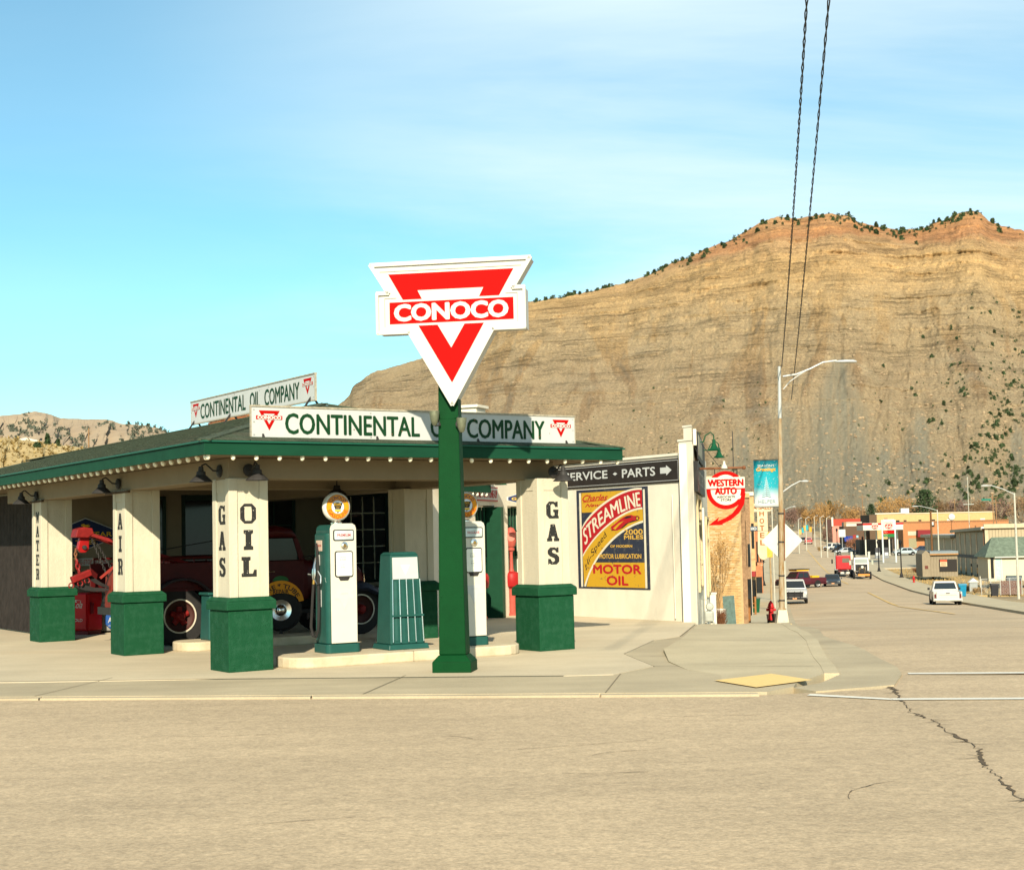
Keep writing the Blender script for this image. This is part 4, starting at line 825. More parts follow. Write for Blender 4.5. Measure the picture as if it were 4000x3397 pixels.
    mb = MB(); T(mb, 'GASOLINE', 0, 0, 0, 0, yy-.002, bold=.012, fn=arc_fn(0, c_, .102, .152, 197, 343, True)); mb.build('lettering', M('deep_red_print', (.48, .04, .01), .5), gl)
    mb = MB(); mb.flat(circ(0, c_, .0875, 40), yy-.0005); mb.build('centre_disc', M('blue_white_print', (.55, .60, .66), .4), gl)
    mb = MB(); mb.flat([(-.07, c_+.055), (.07, c_+.055), (.04, c_-.03), (-.04, c_-.03)], yy-.002); mb.flat([(-.018, c_-.065), (.018, c_-.065), (0, c_-.084)], yy-.002); mb.build('black_funnel', black, gl)
    mb = MB(); mb.flat(rrect(-.045, .045, c_-.062, c_-.034, .008), yy-.003); T(mb, 'ETHYL', 0, c_+.033, .032, .10, yy-.004, bold=.01); T(mb, 'BRAND OF', 0, c_+.003, .008, .05, yy-.004); T(mb, 'LEAD', 0, c_-.012, .010, .04, yy-.004); mb.build('yellow_print', yellow, gl)
    # side: small sign, nozzle hook, nozzle, hose
    sp_ = MB().box(-.232, -.226, .16, .34, 1.33, 1.47).build('side_sign', M('side_plate', (.5, .38, .3), .4), t_); mb = MB(); T(mb, word, 0, 0, .03, .15, 0, bold=.01); mb.build('lettering', red2, sp_, loc=(-.2335, .25, 1.40), rot=-PI/2)
    lb = MB().box(-.231, -.226, .20, .32, .60, .82).build('notice_label', sign_white, t_); mb = MB()
    for q in range(6): T(mb, random.choice(('CAUTION', 'NO SMOKING', 'STOP MOTOR', 'DANGER')), 0, .095-.037*q, .018, .085, 0)
    mb.build('lettering', black, lb, loc=(-.2325, .26, .71), rot=-PI/2)
    MB().box(-.25, -.226, .22, .28, 1.14, 1.28).build('nozzle_hook', steel, t_, bevel=.006)
    nz_ = MB(); nz_.tube([(-.25, .26, 1.27), (-.28, .255, 1.23), (-.30, .245, 1.14), (-.305, .24, 1.09)], [.012, .014, .016, .024], 10); nz_.tube([(-.305, .24, 1.10), (-.31, .235, 1.03), (-.315, .235, .96)], [.028, .032, .02], 10)
    nz_.tube([(-.315, .235, .98), (-.30, .16, .90), (-.27, .12, .91), (-.255, .14, 1.0), (-.275, .19, 1.07)], .012, 8); nz_.tube([(-.34, .27, 1.02), (-.37, .30, 1.03)], .014, 8); nz_.build('nozzle', chrome, t_)
    MB().tube([(-.315, .235, .96), (-.32, .24, .90)], .02, 8).build('hose_swivel', brass, t_)
    MB().tube([(-.32, .24, .90), (-.325, .26, .75), (-.325, .30, .5), (-.32, .34, .34), (-.31, .30, .22), (-.30, .22, .21), (-.29, .17, .32), (-.285, .16, .55), (-.28, .17, .80), (-.275, .19, .98), (-.26, .24, 1.32), (-.25, .30, 1.42), (-.22, .33, 1.42)], .019, 8).build('hose', rubber, t_)
    return t_
gas_pump('white and teal gas pump with PREMIUM window and yellow globe, left of the oil cabinet', S(1.665, .13, .14), SROT-R(3), 'PREMIUM')
gas_pump('white and teal gas pump half hidden behind the green sign post', S(3.49, -.165, .14), SROT-R(3), 'REGULAR')
def oil_rack(label, loc, rot, cov=True):
    t_ = thing('oil_cabinet', label, 'oil cabinet', loc, rot)
    MB().frust((-.30, .30, -.02, .52, 0), (-.285, .285, -.005, .505, .07)).build('plinth', teal, t_, bevel=.012)
    mb = MB(); mb.frust((-.255, .255, .025, .475, .071), (-.205, .205, .09, .42, 1.25)); mb.build('body', teal, t_, bevel=.012)
    mb = MB(); mb.frust((-.212, .212, .083, .427, 1.251), (-.17, .17, .12, .39, 1.29)); mb.build('lid', teal, t_, bevel=.012)
    fy = lambda z: .025+.065*(z-.07)/1.18
    if cov:
        mb = MB(); w_ = .19; mb.add([(-w_, fy(.93)-.012, .93), (w_, fy(.93)-.012, .93), (w_-.005, fy(1.22)-.012, 1.22), (-w_+.005, fy(1.22)-.012, 1.22), (-w_, fy(.93)+.001, .93), (w_, fy(.93)+.001, .93), (w_-.005, fy(1.22)+.001, 1.22), (-w_+.005, fy(1.22)+.001, 1.22)], [(0, 1, 2, 3), (5, 4, 7, 6), (4, 5, 1, 0), (1, 5, 6, 2), (2, 6, 7, 3), (3, 7, 4, 0)]); pl = mb.build('white_plate', sign_white, t_)
        mb = MB(); mb.add([(-.07, fy(1.12)-.014, 1.12), (.07, fy(1.12)-.014, 1.12), (0, fy(.98)-.014, .98)], [(0, 2, 1)]); mb.build('faded_emblem', M('faded_pink', (.66, .58, .53), .5, var=.08, scale=30), pl)
        for i in range(5):
            f_ = (i-2)/2
            MB().tube([(f_*.20, fy(.93)-.025, .93), (f_*.225, fy(.10)-.025, .10)], .008, 8).build('chrome_bar', chrome, t_)
        MB().box(-.235, .235, fy(.45)-.045, fy(.45)-.028, .435, .46).build('cross_bar', teal, t_)
        for i in range(4):
            f_ = (i-1.5)/2; mb = MB(); mb.bar((f_*.2, fy(.9), .9), (f_*.22, fy(.12), .12), .035, .012); mb.build('rib', teal, t_)
    return t_
oil_rack('teal tapered oil can cabinet with white plate and chrome bars between the pumps', S(2.545, -.02, .14), SROT-R(4))
# ============================================================ THE GREEN SIGN POST WITH THE TRIANGLE
ps = thing('pole_sign', 'tall tapered green post with the big red and white CONOCO triangle sign on top', 'sign', (-.735, 17.80, .004), R(-9))
MB().frust((-.235, .235, -.21, .21, 0), (-.235, .235, -.21, .21, .125)).frust((-.235, .235, -.21, .21, .1255), (-.165, .165, -.15, .15, .205)).build('base', post_green, ps, bevel=.006)
MB().frust((-.163, .163, -.148, .148, .206), (-.118, .118, -.105, .105, 3.5)).build('post', post_green, ps, bevel=.014)
MB().frust((-.11, .11, -.1, .1, 3.501), (-.1, .1, -.09, .09, 4.3)).build('post_extension', post_green, ps)
k = 1.965/1412; zt = 4.93; SX = .075; cy = -.20
def TP(*a): return [(SX+(x-706)*k, zt-z*k) for x, z in a]
outline = TP((0, 0), (1412, 0), (1257, 253), (1355, 253), (1355, 600), (1074, 600), (706, 1245), (338, 600), (57, 600), (57, 253), (155, 253))
cab = MB().prism(outline, cy, cy+.30).build('cabinet', cab_white, ps)
mb = MB(); n = len(outline)
for i in range(n):
    p, q = outline[i], outline[(i+1) % n]; dx, dz = q[0]-p[0], q[1]-p[1]; L_n = math.hypot(dx, dz); ux, uz = dx/L_n, dz/L_n
    mb.bar((p[0]-ux*.012, cy-.012, p[1]-uz*.012), (q[0]+ux*.012, cy-.012, q[1]+uz*.012), .034, .05)
mb.build('rim', cab_white, cab, bevel=.004)
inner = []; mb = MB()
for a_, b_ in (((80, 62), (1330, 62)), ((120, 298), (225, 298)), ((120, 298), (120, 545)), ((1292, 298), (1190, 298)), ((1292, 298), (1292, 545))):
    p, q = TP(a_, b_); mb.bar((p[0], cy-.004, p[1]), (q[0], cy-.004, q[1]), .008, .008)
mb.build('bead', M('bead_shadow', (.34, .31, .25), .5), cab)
tri_logo(ps, SX, zt, 1.965, cy-.004)
MB().box(-.125, .125, -.115, .115, 3.03, 3.07).build('lamp_band', post_green, ps)
mb = MB(); rr = random.Random(12)
for cx_, cz_, n_, sx_, sz_ in ((118, 300-110, 9, 10, 60), (60, 20, 5, 25, 8), (950, 12, 6, 120, 5), (620, 450, 1, 4, 4), (715, 610, 1, 3, 3), (690, 655, 1, 3, 3), (1250, 598, 3, 40, 4)):
    for k in range(n_):
        x, z = TP((cx_+rr.gauss(0, 1)*sx_ - (0 if cx_ != 118 else 0), cz_+rr.gauss(0, 1)*sz_))[0]; q = rr.uniform(.004, .010); mb.flat([(x+q*rr.uniform(.5, 1.3)*math.cos(a), z+q*rr.uniform(.6, 1.9)*math.sin(a)) for a in np.linspace(0, 2*PI, 9)[:-1]], cy-.0085-.0001*k)
mb.build('rust_spots', rust, ps, kind='stuff')
for z_ in (3.05, 3.28, .9, 2.1):
    for x_ in (-.09, .09): MB().lathe([(0, .008), (.011, .006), (.012, 0)], 8, (x_*(1 if z_ > 3 else 1.35), -.1485+.0125*z_-(.006 if z_ == 3.05 else 0), z_), 'y').build('bolt', post_green, ps)
def flood(label, off):
    t_ = thing('floodlight', label, 'floodlight', Vector((-.735, 17.80, 2.97)), R(-9)); x, z, big_ = off
    MB().tube([(math.copysign(.125, x), -.12, .08), (x*.6, -.17, -.01), (x, -.20, z-.09)], .012, 8).build('bracket', iron, t_)
    h = MB().lathe([(.0, -.09), (.02, -.087), (.037, -.062), (.051, -.014), (.060, .05), (.063, .085), (.058, .083), (.0, .07)], 22, (x, -.20, z)).build('housing', M('floodlight_metal', (.16, .17, .11), .45, .5, .25, 20), t_)
    MB().lathe([(.0, .079), (.04, .076), (.057, .0835)], 22, (x, -.20, z)).build('lens', pale_glass, t_)
    return t_
flood('olive metal floodlight clamped on the left of the green post', (-.150, .075, 1)); flood('olive metal floodlight clamped on the right of the green post', (.180, -.02, 1))
# ============================================================ RED TOW TRUCK UNDER THE CANOPY
tt = thing('tow_truck', 'old dark red tow truck with a crane boom parked under the canopy', 'tow truck', S(0, 5.1), SROT)
W_ = 1.95
def wheel(parent, x, y, r_, wd, rim_m, hub_m, rim_r=None, name='wheel', sgn=1):
    rr = rim_r or r_*.55; p = thing_part(name, parent, (x, y, r_), 0 if sgn > 0 else PI)
    MB().lathe([(rr, 0), (rr+.02, -.01), (r_*.82, -.008), (r_*.95, .02), (r_, .05), (r_, wd-.05), (r_*.95, wd-.01), (rr, wd), (rr, 0)], 32, (0, 0, 0), 'y').add([], []).build('tyre', rubber, p, loc=(0, wd, 0))
    MB().lathe([(rr, -.0), (rr*.93, .012), (rr*.86, -.02), (rr*.5, -.06), (rr*.3, -.04), (0, -.04)], 28, (0, 0, 0), 'y').build('rim', rim_m, p)
    MB().lathe([(rr*.36, -.045), (rr*.30, .05), (rr*.2, .08), (0, .085)], 20, (0, 0, 0), 'y').build('hub', hub_m, p); return p
rimw = M('rim_cream', (.50, .46, .36), .5, var=.2)
w1 = wheel(tt, 1.36, .02, .47, .24, M('dark_rim', (.05, .018, .014), .6), hook_red, .255); wheel(tt, 1.36, .30, .47, .24, black, black, .255); wheel(tt, 4.62, .10, .43, .2, M('dark_rim', (.05, .018, .014), .6), hook_red, .245); wheel(tt, 1.36, W_-.02, .47, .24, black, black, .255, sgn=-1); wheel(tt, 4.62, W_-.1, .43, .2, black, black, .245, sgn=-1)
MB().ring(1.36, .47, .247, .272, .012, 40).build('rim_ring', rimw, tt); MB().ring(4.62, .43, .235, .258, .092, 40).build('rim_ring', rimw, tt)
mb = MB()
for kx_ in range(5): a_ = 2*PI*kx_/5+.3; mb.tube([(1.36+.06*math.cos(a_), .05, .47+.06*math.sin(a_)), (1.36+.15*math.cos(a_), .05, .47+.15*math.sin(a_))], [.05, .045], 8)
mb.build('wheel_spokes', hook_red, tt)
MB().box(.55, 2.62, .02, W_-.02, .86, .90).build('bed_floor', truck_red, tt)
for y_ in (.0, W_-.04): MB().box(.55, 2.62, y_, y_+.04, .90, 1.31).build('bed_side', truck_red, tt, bevel=.01)
MB().box(2.58, 2.62, .05, W_-.05, .90, 1.31).build('bed_front', truck_red, tt)
for y_ in (.02, W_-.03):
    mb = MB(); mb.tube([(.6, y_, 1.385), (2.6, y_, 1.385)], .02, 8)
    for x_ in (.62, 1.1, 1.6, 2.1, 2.58): mb.tube([(x_, y_, 1.31), (x_, y_, 1.385)], .014, 6)
    mb.build('bed_rail', truck_red, tt)
def arch(cx, r_, y0, y1, m, name, a0=0, a1=180, th=.04, zc=.47):
    mb = MB(); n = 18; pts = [(cx+q*math.cos(R(a0+(a1-a0)*i/n)), zc+q*math.sin(R(a0+(a1-a0)*i/n))) for q in (r_, r_-th) for i in range(n+1)]; poly = pts[:n+1]+pts[:n:-1]
    mb.prism(poly, y0, y1); return mb.build(name, m, tt, bevel=.008)
arch(1.36, .60, -.14, .62, M('fender_black', (.02, .014, .016), .35), 'rear_fender'); arch(1.36, .60, W_-.62, W_+.14, M('fender_black', (.02, .014, .016), .35), 'rear_fender')
# front fenders: swept pontoon shapes
fb = M('fender_blueblack', (.018, .02, .032), .3)
for y0_, y1_ in ((-.02, .5), (W_-.5, W_+.02)):
    prof_ = [(3.75, .45), (3.95, .62), (4.2, .80), (4.45, .90), (4.7, .91), (4.92, .82), (5.08, .64), (5.14, .45)]; secs = []
    for x_, z_ in prof_:
        yc = (y0_+y1_)/2; hw = (y1_-y0_)/2*(.55+.45*min(1, (z_-.3)/.5)); secs.append([(x_, yc-hw, z_-.12), (x_, yc-hw*.75, z_-.03), (x_, yc, z_), (x_, yc+hw*.75, z_-.03), (x_, yc+hw, z_-.12), (x_, yc+hw*.8, z_-.17), (x_, yc, z_-.05), (x_, yc-hw*.8, z_-.17)])
    MB().loft(secs).build('front_fender', fb, tt)
def rsec(x, y0, y1, z0, z1, r_=.12): return [(x, y, z) for y, z in rrect(y0, y1, z0, z1, r_, 3)]
MB().loft([rsec(3.62, .28, W_-.28, .62, 1.30, .2), rsec(4.2, .36, W_-.36, .62, 1.26, .2), rsec(4.85, .55, W_-.55, .6, 1.18, .18), rsec(4.95, .62, W_-.62, .6, 1.08, .15)]).build('hood', truck_red, tt)
MB().loft([rsec(4.951, .60, W_-.60, .52, 1.10, .14), rsec(5.0, .66, W_-.66, .54, 1.04, .12)]).build('grille', chrome, tt)
MB().box(5.16, 5.22, .15, W_-.15, .42, .52).build('bumper', chrome, tt, bevel=.015)
# cab: rounded, window cut as a frame with glass behind
MB().loft([rsec(2.66, .12, W_-.12, .62, 1.30, .10), rsec(3.64, .12, W_-.12, .62, 1.30, .10)]).build('cab_body', truck_red, tt)
MB().loft([rsec(2.68, .16, W_-.16, 1.66, 1.74, .03), rsec(2.8, .14, W_-.14, 1.66, 1.84, .08), rsec(3.1, .14, W_-.14, 1.66, 1.88, .1), rsec(3.38, .16, W_-.16, 1.66, 1.82, .07), rsec(3.48, .2, W_-.2, 1.66, 1.70, .01)]).build('cab_roof', truck_red, tt)
for y_ in (.14, W_-.18):
    MB().prism([(2.68, 1.301), (2.86, 1.301), (2.86, 1.658), (2.72, 1.658)], y_, y_+.04).build('cab_pillar', truck_red, tt); MB().prism([(3.50, 1.301), (3.60, 1.301), (3.47, 1.658), (3.39, 1.658)], y_, y_+.04).build('windscreen_pillar', truck_red, tt)
    MB().prism([(2.862, 1.301), (3.497, 1.301), (3.388, 1.658), (2.862, 1.658)], y_+.015, y_+.022).build('side_window', glass, tt)
MB().add([(3.60, .2, 1.301), (3.60, W_-.2, 1.301), (3.47, W_-.2, 1.658), (3.47, .2, 1.658)], [(0, 1, 2, 3)]).build('windscreen', glass, tt); MB().box(2.69, 2.70, .2, W_-.2, 1.302, 1.657).build('rear_window', glass, tt)
d_ = MB().box(2.84, 3.56, .108, .1195, .66, 1.29).build('door', truck_red, tt, bevel=.008); MB().tube([(2.9, .09, 1.12), (3.02, .09, 1.12)], .012, 8).build('door_handle', chrome, d_)
MB().tube([(3.55, .12, 1.34), (3.60, -.06, 1.36), (3.62, -.12, 1.33)], .01, 6).lathe([(0, .01), (.06, .008), (.065, 0), (0, -.01)], 14, (3.63, -.14, 1.32), 'x').build('mirror', iron, tt)
MB().box(2.62, 3.75, .02, .3, .42, .48).build('running_board', black, tt); MB().box(.5, 4.9, .55, W_-.55, .50, .62).build('chassis', black, tt)
# crane: a boom of two arms meeting at a sheave head, mast, chains, tow bar and slings
bm_ = MB()
for s_ in (-.16, .16): bm_.bar((.10, 1.0+s_*.35, 1.83), (2.25, 1.0+s_*2.6, 1.12), .10, .055)
bm_.bar((.9, .86, 1.5), (.9, 1.14, 1.5), .04).bar((1.5, .74, 1.31), (1.5, 1.26, 1.31), .04); bm_.build('boom', hook_red, tt, bevel=.008)
hd = MB().prism([(-.02, 1.745), (.01, 1.875), (.12, 1.905), (.25, 1.885), (.27, 1.80), (.18, 1.735)], .86, 1.14).build('boom_head', hook_red, tt, bevel=.012)
MB().prism([(.30-.22, 1.75), (.04, 1.56), (.09, 1.50), (.17, 1.50), (.22, 1.56), (.23, 1.75)], .95, 1.05).build('sheave_block', M('block_red', (.26, .008, .008), .4), hd, bevel=.012); MB().lathe([(0, .04), (.035, .035), (.035, 0)], 10, (.14, .948, 1.585), 'y').build('sheave_pin', iron, hd)
def chain(pts, r_, n, m):
    mb = MB()
    for i in range(n):
        p = Vector(pts[0]).lerp(Vector(pts[1]), (i+.5)/n); d = (Vector(pts[1])-Vector(pts[0])).normalized(); u = d.cross(Vector((0, 1, 0))).normalized() if i % 2 else Vector((0, 1, 0)); L2 = (Vector(pts[1])-Vector(pts[0])).length/n*.66
        mb.tube([p+d*L2*math.cos(q)+u*L2*.55*math.sin(q) for q in np.linspace(0, 2*PI, 11)], r_, 5, cap=False)
    return mb.build('chain', m, tt)
chain([(.02, 1.0, 1.56), (.02, 1.0, 1.40)], .011, 3, rust); chain([(.03, 1.0, 1.40), (.08, 1.0, 1.17)], .016, 3, hook_red)
chain([(.26, .95, 1.72), (.52, .95, 1.10)], .007, 15, iron); chain([(.34, 1.05, 1.72), (.62, 1.05, 1.22)], .007, 13, iron)
tb = MB().bar((-.07, .92, 1.075), (.23, .92, 1.19), .12, .10).build('tow_bar', hook_red, tt, bevel=.012)
for x_, z_ in ((-.08, 1.02), (.06, 1.05), (.17, 1.09)): MB().tube([(x_+.04*math.cos(q), .90, z_-.03+.04*math.sin(q)) for q in np.linspace(-1.2, 4.2, 12)], .011, 6).build('tow_hook', hook_red, tb)
for a_ in ([(.20, .93, 1.14), (.30, .94, 1.06), (.42, .95, .99), (.56, .96, .935), (.72, .97, .925)], [(-.02, .93, 1.03), (.12, .94, .955), (.3, .95, .915), (.5, .96, .91), (.72, .97, .915)]):
    mb = MB(); wd = [.10, .085, .06, .035, .025]
    vs = []
    for p, w_ in zip(a_, wd): vs += [(p[0], p[1], p[2]-w_/2), (p[0], p[1]+.02, p[2]+w_/2)]
    mb.add(vs+[(x, y+.012, z) for x, y, z in vs], [(2*i, 2*i+2, 2*i+3, 2*i+1) for i in range(4)]+[(10+2*i, 11+2*i, 13+2*i, 12+2*i) for i in range(4)]+[(2*i, 10+2*i, 12+2*i, 2*i+2) for i in range(4)]+[(2*i+1, 2*i+3, 13+2*i, 11+2*i) for i in range(4)]+[(0, 1, 11, 10), (8, 18, 19, 9)]); mb.build('sling', rubber, tt)
MB().prism([(.53, .54), (.72, .54), (.72, 1.16), (.66, 1.22), (.60, 1.2), (.55, 1.1)], .84, 1.16).build('mast', M('mast_red', (.13, .018, .010), .6, var=.3, scale=9), tt, bevel=.015)
MB().bar((.38, .9, 1.09), (.62, .9, 1.28), .035).build('lever', M('lever_red', (.25, .03, .022), .5), tt); MB().tube([(1.3, .9, 1.50), (3.2, .9, 1.78)], .008, 5).build('cable', iron, tt)
MB().tube([(.66, .95, 1.52), (1.6, .95, 1.22)], .008, 5).build('stay_cable', iron, tt)
# stand-up "tire tube repair" sign: half-round yellow board above a wheel, on a red foot
ts = thing('repair_sign', 'yellow half-round TIRE TUBE REPAIR sign over a hubcap on a red foot stand', 'sign', S(3.02, 5.0), R(14))
n = 22; r1_, r0_ = .365, .155; zc = .60; arcp = [(r1_*math.cos(R(4+172*i/n)), zc+.02+r1_*math.sin(R(4+172*i/n))*.98) for i in range(n+1)] + [(r0_*1.85*math.cos(R(176-172*i/n)), zc+.02+r0_*math.sin(R(176-172*i/n))) for i in range(n+1)]
pl = MB().prism(arcp, -.25, -.235).build('yellow_board', orange, ts)
MB().prism([(x*.0+.13*math.cos(R(180*i/12)), zc+.37+.085*math.sin(R(180*i/12))) for i, x in enumerate(range(13))], -.246, -.236).build('green_crown', M('crown_green', (.02, .10, .03), .5), ts)
mb = MB(); T(mb, 'TIRE * TUBE', 0, 0, 0, 0, -.253, bold=.02, fn=arc_fn(0, zc, .255, .335, 158, 22)); T(mb, 'REPAIR', 0, zc+.20, .075, .25, -.253, bold=.015); mb.build('lettering', black, pl)
MB().lathe([(.17, -.06), (.30, -.05), (.345, 0), (.30, .05), (.17, .06), (.17, -.06)], 32, (0, -.17, .50), 'y').build('tyre', rubber, ts); MB().lathe([(.17, .02), (.10, .0), (.075, .05), (.04, .075), (0, .08)], 24, (0, -.17, .50), 'y').build('hubcap', chrome, ts)
MB().tube([(0, -.17, .05), (0, -.17, .2)], .03, 10).build('stem', iron, ts); MB().lathe([(0, .07), (.05, .065), (.10, .05), (.15, .015), (.155, 0), (0, 0)], 24, (0, -.17, 0)).build('foot', M('foot_red', (.30, .02, .02), .45), ts)
# ------------------------------------------------------------ against the office wall
def hexsign(name, label, loc, rot, hw, hh, txt2=True):
    t_ = thing(name, label, 'sign', loc, rot, None); a_ = .48
    MB().prism([(-hw, 0), (-hw*.0, hh), (hw, 0), (0, -hh)] if False else [(-hw, hh*.18), (0, hh), (hw, hh*.18), (hw, -hh*.18), (0, -hh), (-hw, -hh*.18)], -.02, 0).build('board', sign_white, t_)
    mb = MB(); f = .945; mb.flat([(-hw*f, hh*.17), (0, hh*f*.985), (hw*f, hh*.17), (hw*f, -hh*.17), (0, -hh*f*.985), (-hw*f, -hh*.17)], -.023); mb.build('navy_field', sign_navy, t_)
    mb = MB(); T(mb, 'GOODYEAR', 0, -.02*hh, .30*hh, 1.62*hw, -.026, bold=.02)
    if txt2: T(mb, 'TIRES', 0, -.50*hh, .26*hh, .62*hw, -.026, bold=.02)
    z_ = .50*hh; q = hw*.16; mb.flat([(-q, z_+.05*hh), (-q*.2, z_-.1*hh), (q*.3, z_-.12*hh), (q, z_+.02*hh), (q*.4, z_+.02*hh), (q*.7, z_+.1*hh), (0, z_+.05*hh), (-q*.3, z_+.14*hh)], -.026); mb.build('lettering', yellow, t_)
    return t_
hexsign('tyre_sign', 'navy diamond GOODYEAR TIRES sign on the wall behind the tow hook', S(1.49, 10.19, 1.83), SROT, .62, .305)
ns = thing('notice_sign', 'white NO SMOKING STOP MOTOR sign with red letters on the wall under the navy diamond', 'sign', S(1.44, 10.195, 1.31), SROT)
MB().box(-.46, .46, -.012, 0, -.07, .07).build('board', sign_white, ns); mb = MB(); T(mb, 'NO SMOKING-STOP MOTOR', 0, 0, .085, .88, -.015); mb.build('lettering', red2, ns)
wb = thing('wall_cabinet', 'small black and yellow box on the wall behind the tow chain', 'box', S(1.17, 10.19, 1.10), SROT); MB().box(-.09, .09, -.12, 0, 0, .36).build('case', black, wb, bevel=.01); MB().box(-.05, .075, -.126, -.121, .04, .30).build('front_plate', M('old_yellow', (.42, .33, .14), .6), wb)
ck = thing('drink_cooler', 'red drink cooler with white script and COLD on its door, behind the WATER pillar', 'cooler', S(1.10, 9.55), R(-22)); crd = M('cooler_red', (.46, .005, .010), .3, var=.08)
MB().box(-.36, .27, 0, .42, .07, .76).build('case', crd, ck, bevel=.025); MB().box(-.34, .25, .02, .40, 0, .069).build('kick_base', M('dark_red', (.16, .006, .01), .4), ck); dd = MB().box(-.34, .25, -.022, -.001, .10, .74).build('door', crd, ck, bevel=.012); MB().box(.272, .31, .06, .12, .38, .58).build('handle', M('dark_red', (.16, .006, .01), .4), ck, bevel=.006)
mb = MB(); T(mb, 'Coca', -.19, .54, .12, .20, -.0245, shear=.45, bold=.005); T(mb, '-', -.065, .535, .012, .04, -.0245); T(mb, 'Cola', .06, .55, .13, .22, -.0245, shear=.45, bold=.005); mb.flat([(-.05, .60), (.02, .635), (.16, .625), (.02, .622)], -.0247); T(mb, 'ICE COLD', -.03, .27, .055, .40, -.0245, bold=.01); mb.build('lettering', white_paint, dd)
cb = thing('grey_cabinet', 'grey metal cabinet with a blue octagon ADT sign in front, beside the red cooler', 'cabinet', S(1.80, 9.62), R(16)); MB().box(-.30, .45, 0, .4, .04, .50).build('case', M('cabinet_grey', (.20, .20, .18), .6, var=.2), cb, bevel=.01); MB().box(-.33, .48, -.03, .42, .501, .54).build('lid', M('cabinet_lid', (.16, .17, .15), .6, var=.2), cb)
oc = MB(); octg = [(.02+.165*math.cos(R(22.5+45*i)), .24+.165*math.sin(R(22.5+45*i))) for i in range(8)]; oc.prism(octg, -.06, -.045); o_ = oc.build('octagon_sign', M('octagon_blue', (.012, .06, .22), .45), cb); mb = MB(); T(mb, 'ADT', .02, .24, .10, .20, -.063, bold=.01, shear=.15); T(mb, 'SECURITY SERVICES', .02, .135, .022, .18, -.063); T(mb, 'MONITORED BY', .02, .345, .018, .14, -.063); mb.build('lettering', sign_white, o_)
for x_ in (.0, .05): MB().tube([(x_, -.04, .0), (x_, -.04, .09)], .01, 6).build('leg', steel, o_)
bx = thing('teal_cabinet', 'low dark teal metal box on the rear island, half hidden by the OIL pillar', 'box', S(1.36, 3.95, .14), SROT); MB().frust((0, .40, 0, .36, 0), (.02, .38, .02, .34, .68)).build('case', teal, bx, bevel=.02); MB().box(-.01, .41, -.01, .37, .681, .72).build('lid', teal, bx, bevel=.01)
# ============================================================ GARAGE WITH BAY DOORS, right behind the canopy
C0 = Vector((.2, 30.77, 0)); BROT = R(90-22)
ex_, ey_ = math.sin(R(22)), math.cos(R(22))
gb = thing('garage_building', 'white garage with dark green bay doors seen through the gap between canopy and poster wall', 'garage', (C0.x-4.5*ex_, C0.y-4.5*ey_, 0), BROT)
wall_with_holes('wall', 0, 4.5, -.3, 3.15, [(2.03, 3.0, -.3, 2.23), (3.68, 4.49, -.3, 2.23)], 0, .25, white_wall, gb)
MB().box(-.25, -.002, -.0, .25, -.3, 3.15).build('wall', white_wall, gb); MB().box(-.25, 4.3, .26, 6, 2.9, 3.0).build('roof', roof_m, gb)
mb = MB(); mb.box(-.26, 4.4, -.03, .28, 3.152, 3.22); mb.build('coping', white_wall, gb, bevel=.01)
pr = MB().box(2.23, 2.70, .02, .40, 3.222, 4.14).build('parapet_pier', white_wall, gb, bevel=.01); MB().box(2.18, 2.75, -.03, .45, 4.142, 4.20).build('pier_cap', white_wall, pr, bevel=.008)
gd_ = M('bay_green', (.012, .060, .032), .5, var=.2)
for x0, x1 in ((2.03, 3.0), (3.68, 4.49)):
    d = thing_part('bay_door', gb, (x0, .13, 0)); w_ = x1-x0
    for kx_ in range(5): MB().box(.02+kx_*(w_-.04)/5+.004, .02+(kx_+1)*(w_-.04)/5-.004, 0, .05, 0, 1.2).build('board', gd_, d)
    for kx_ in range(5): MB().box(.02+kx_*(w_-.04)/5+.03, .02+(kx_+1)*(w_-.04)/5-.03, .02, .03, 1.22, 2.14).build('pane', glass, d)
    mb = MB()
    for kx_ in range(6): mb.box(max(.005, .02+kx_*(w_-.04)/5-.029), min(w_-.005, .02+kx_*(w_-.04)/5+.029), 0, .05, 1.201, 2.20)
    mb.build('mullions', gd_, d)
MB().box(2.86, 2.99, -.20, .125, 0, 2.2).build('open_door_leaf', M('leaf_green', (.008, .045, .022), .5), gb, bevel=.006)
aw = thing_part('awning', gb, (.1, 0, 0)); MB().add([(0, -.28, 2.60), (2.02, -.28, 2.60), (2.02, -.005, 2.70), (0, -.005, 2.70), (0, -.28, 2.585), (2.02, -.28, 2.585), (2.02, -.005, 2.685), (0, -.005, 2.685)], [(0, 1, 2, 3), (7, 6, 5, 4), (4, 5, 1, 0), (5, 6, 2, 1), (7, 4, 0, 3)]).build('awning_top', roof_m, aw); MB().box(-.01, 2.03, -.30, -.282, 2.46, 2.61).build('fascia', fascia_green, aw)
for kx_ in range(9):
    o = bpy.data.objects.new('bulb', BU); COL.objects.link(o); o.parent = aw; o.location = (.1+.22*kx_, -.27, 2.455)
mt = thing('garage_sign', 'white MOTOR TUNE-UP sign with red border over the first bay door', 'sign', gb.matrix_basis @ Vector((0, 0, 0)) if False else (C0.x-4.5*ex_, C0.y-4.5*ey_, 0), BROT)
MB().box(2.0, 3.14, -.02, -.002, 2.31, 2.60).build('board', sign_white, mt); mb = MB()
for a_ in ((2.0, 3.14, 2.575, 2.595), (2.0, 3.14, 2.315, 2.34)): mb.flat([(a_[0], a_[2]), (a_[1], a_[2]), (a_[1], a_[3]), (a_[0], a_[3])], -.022)
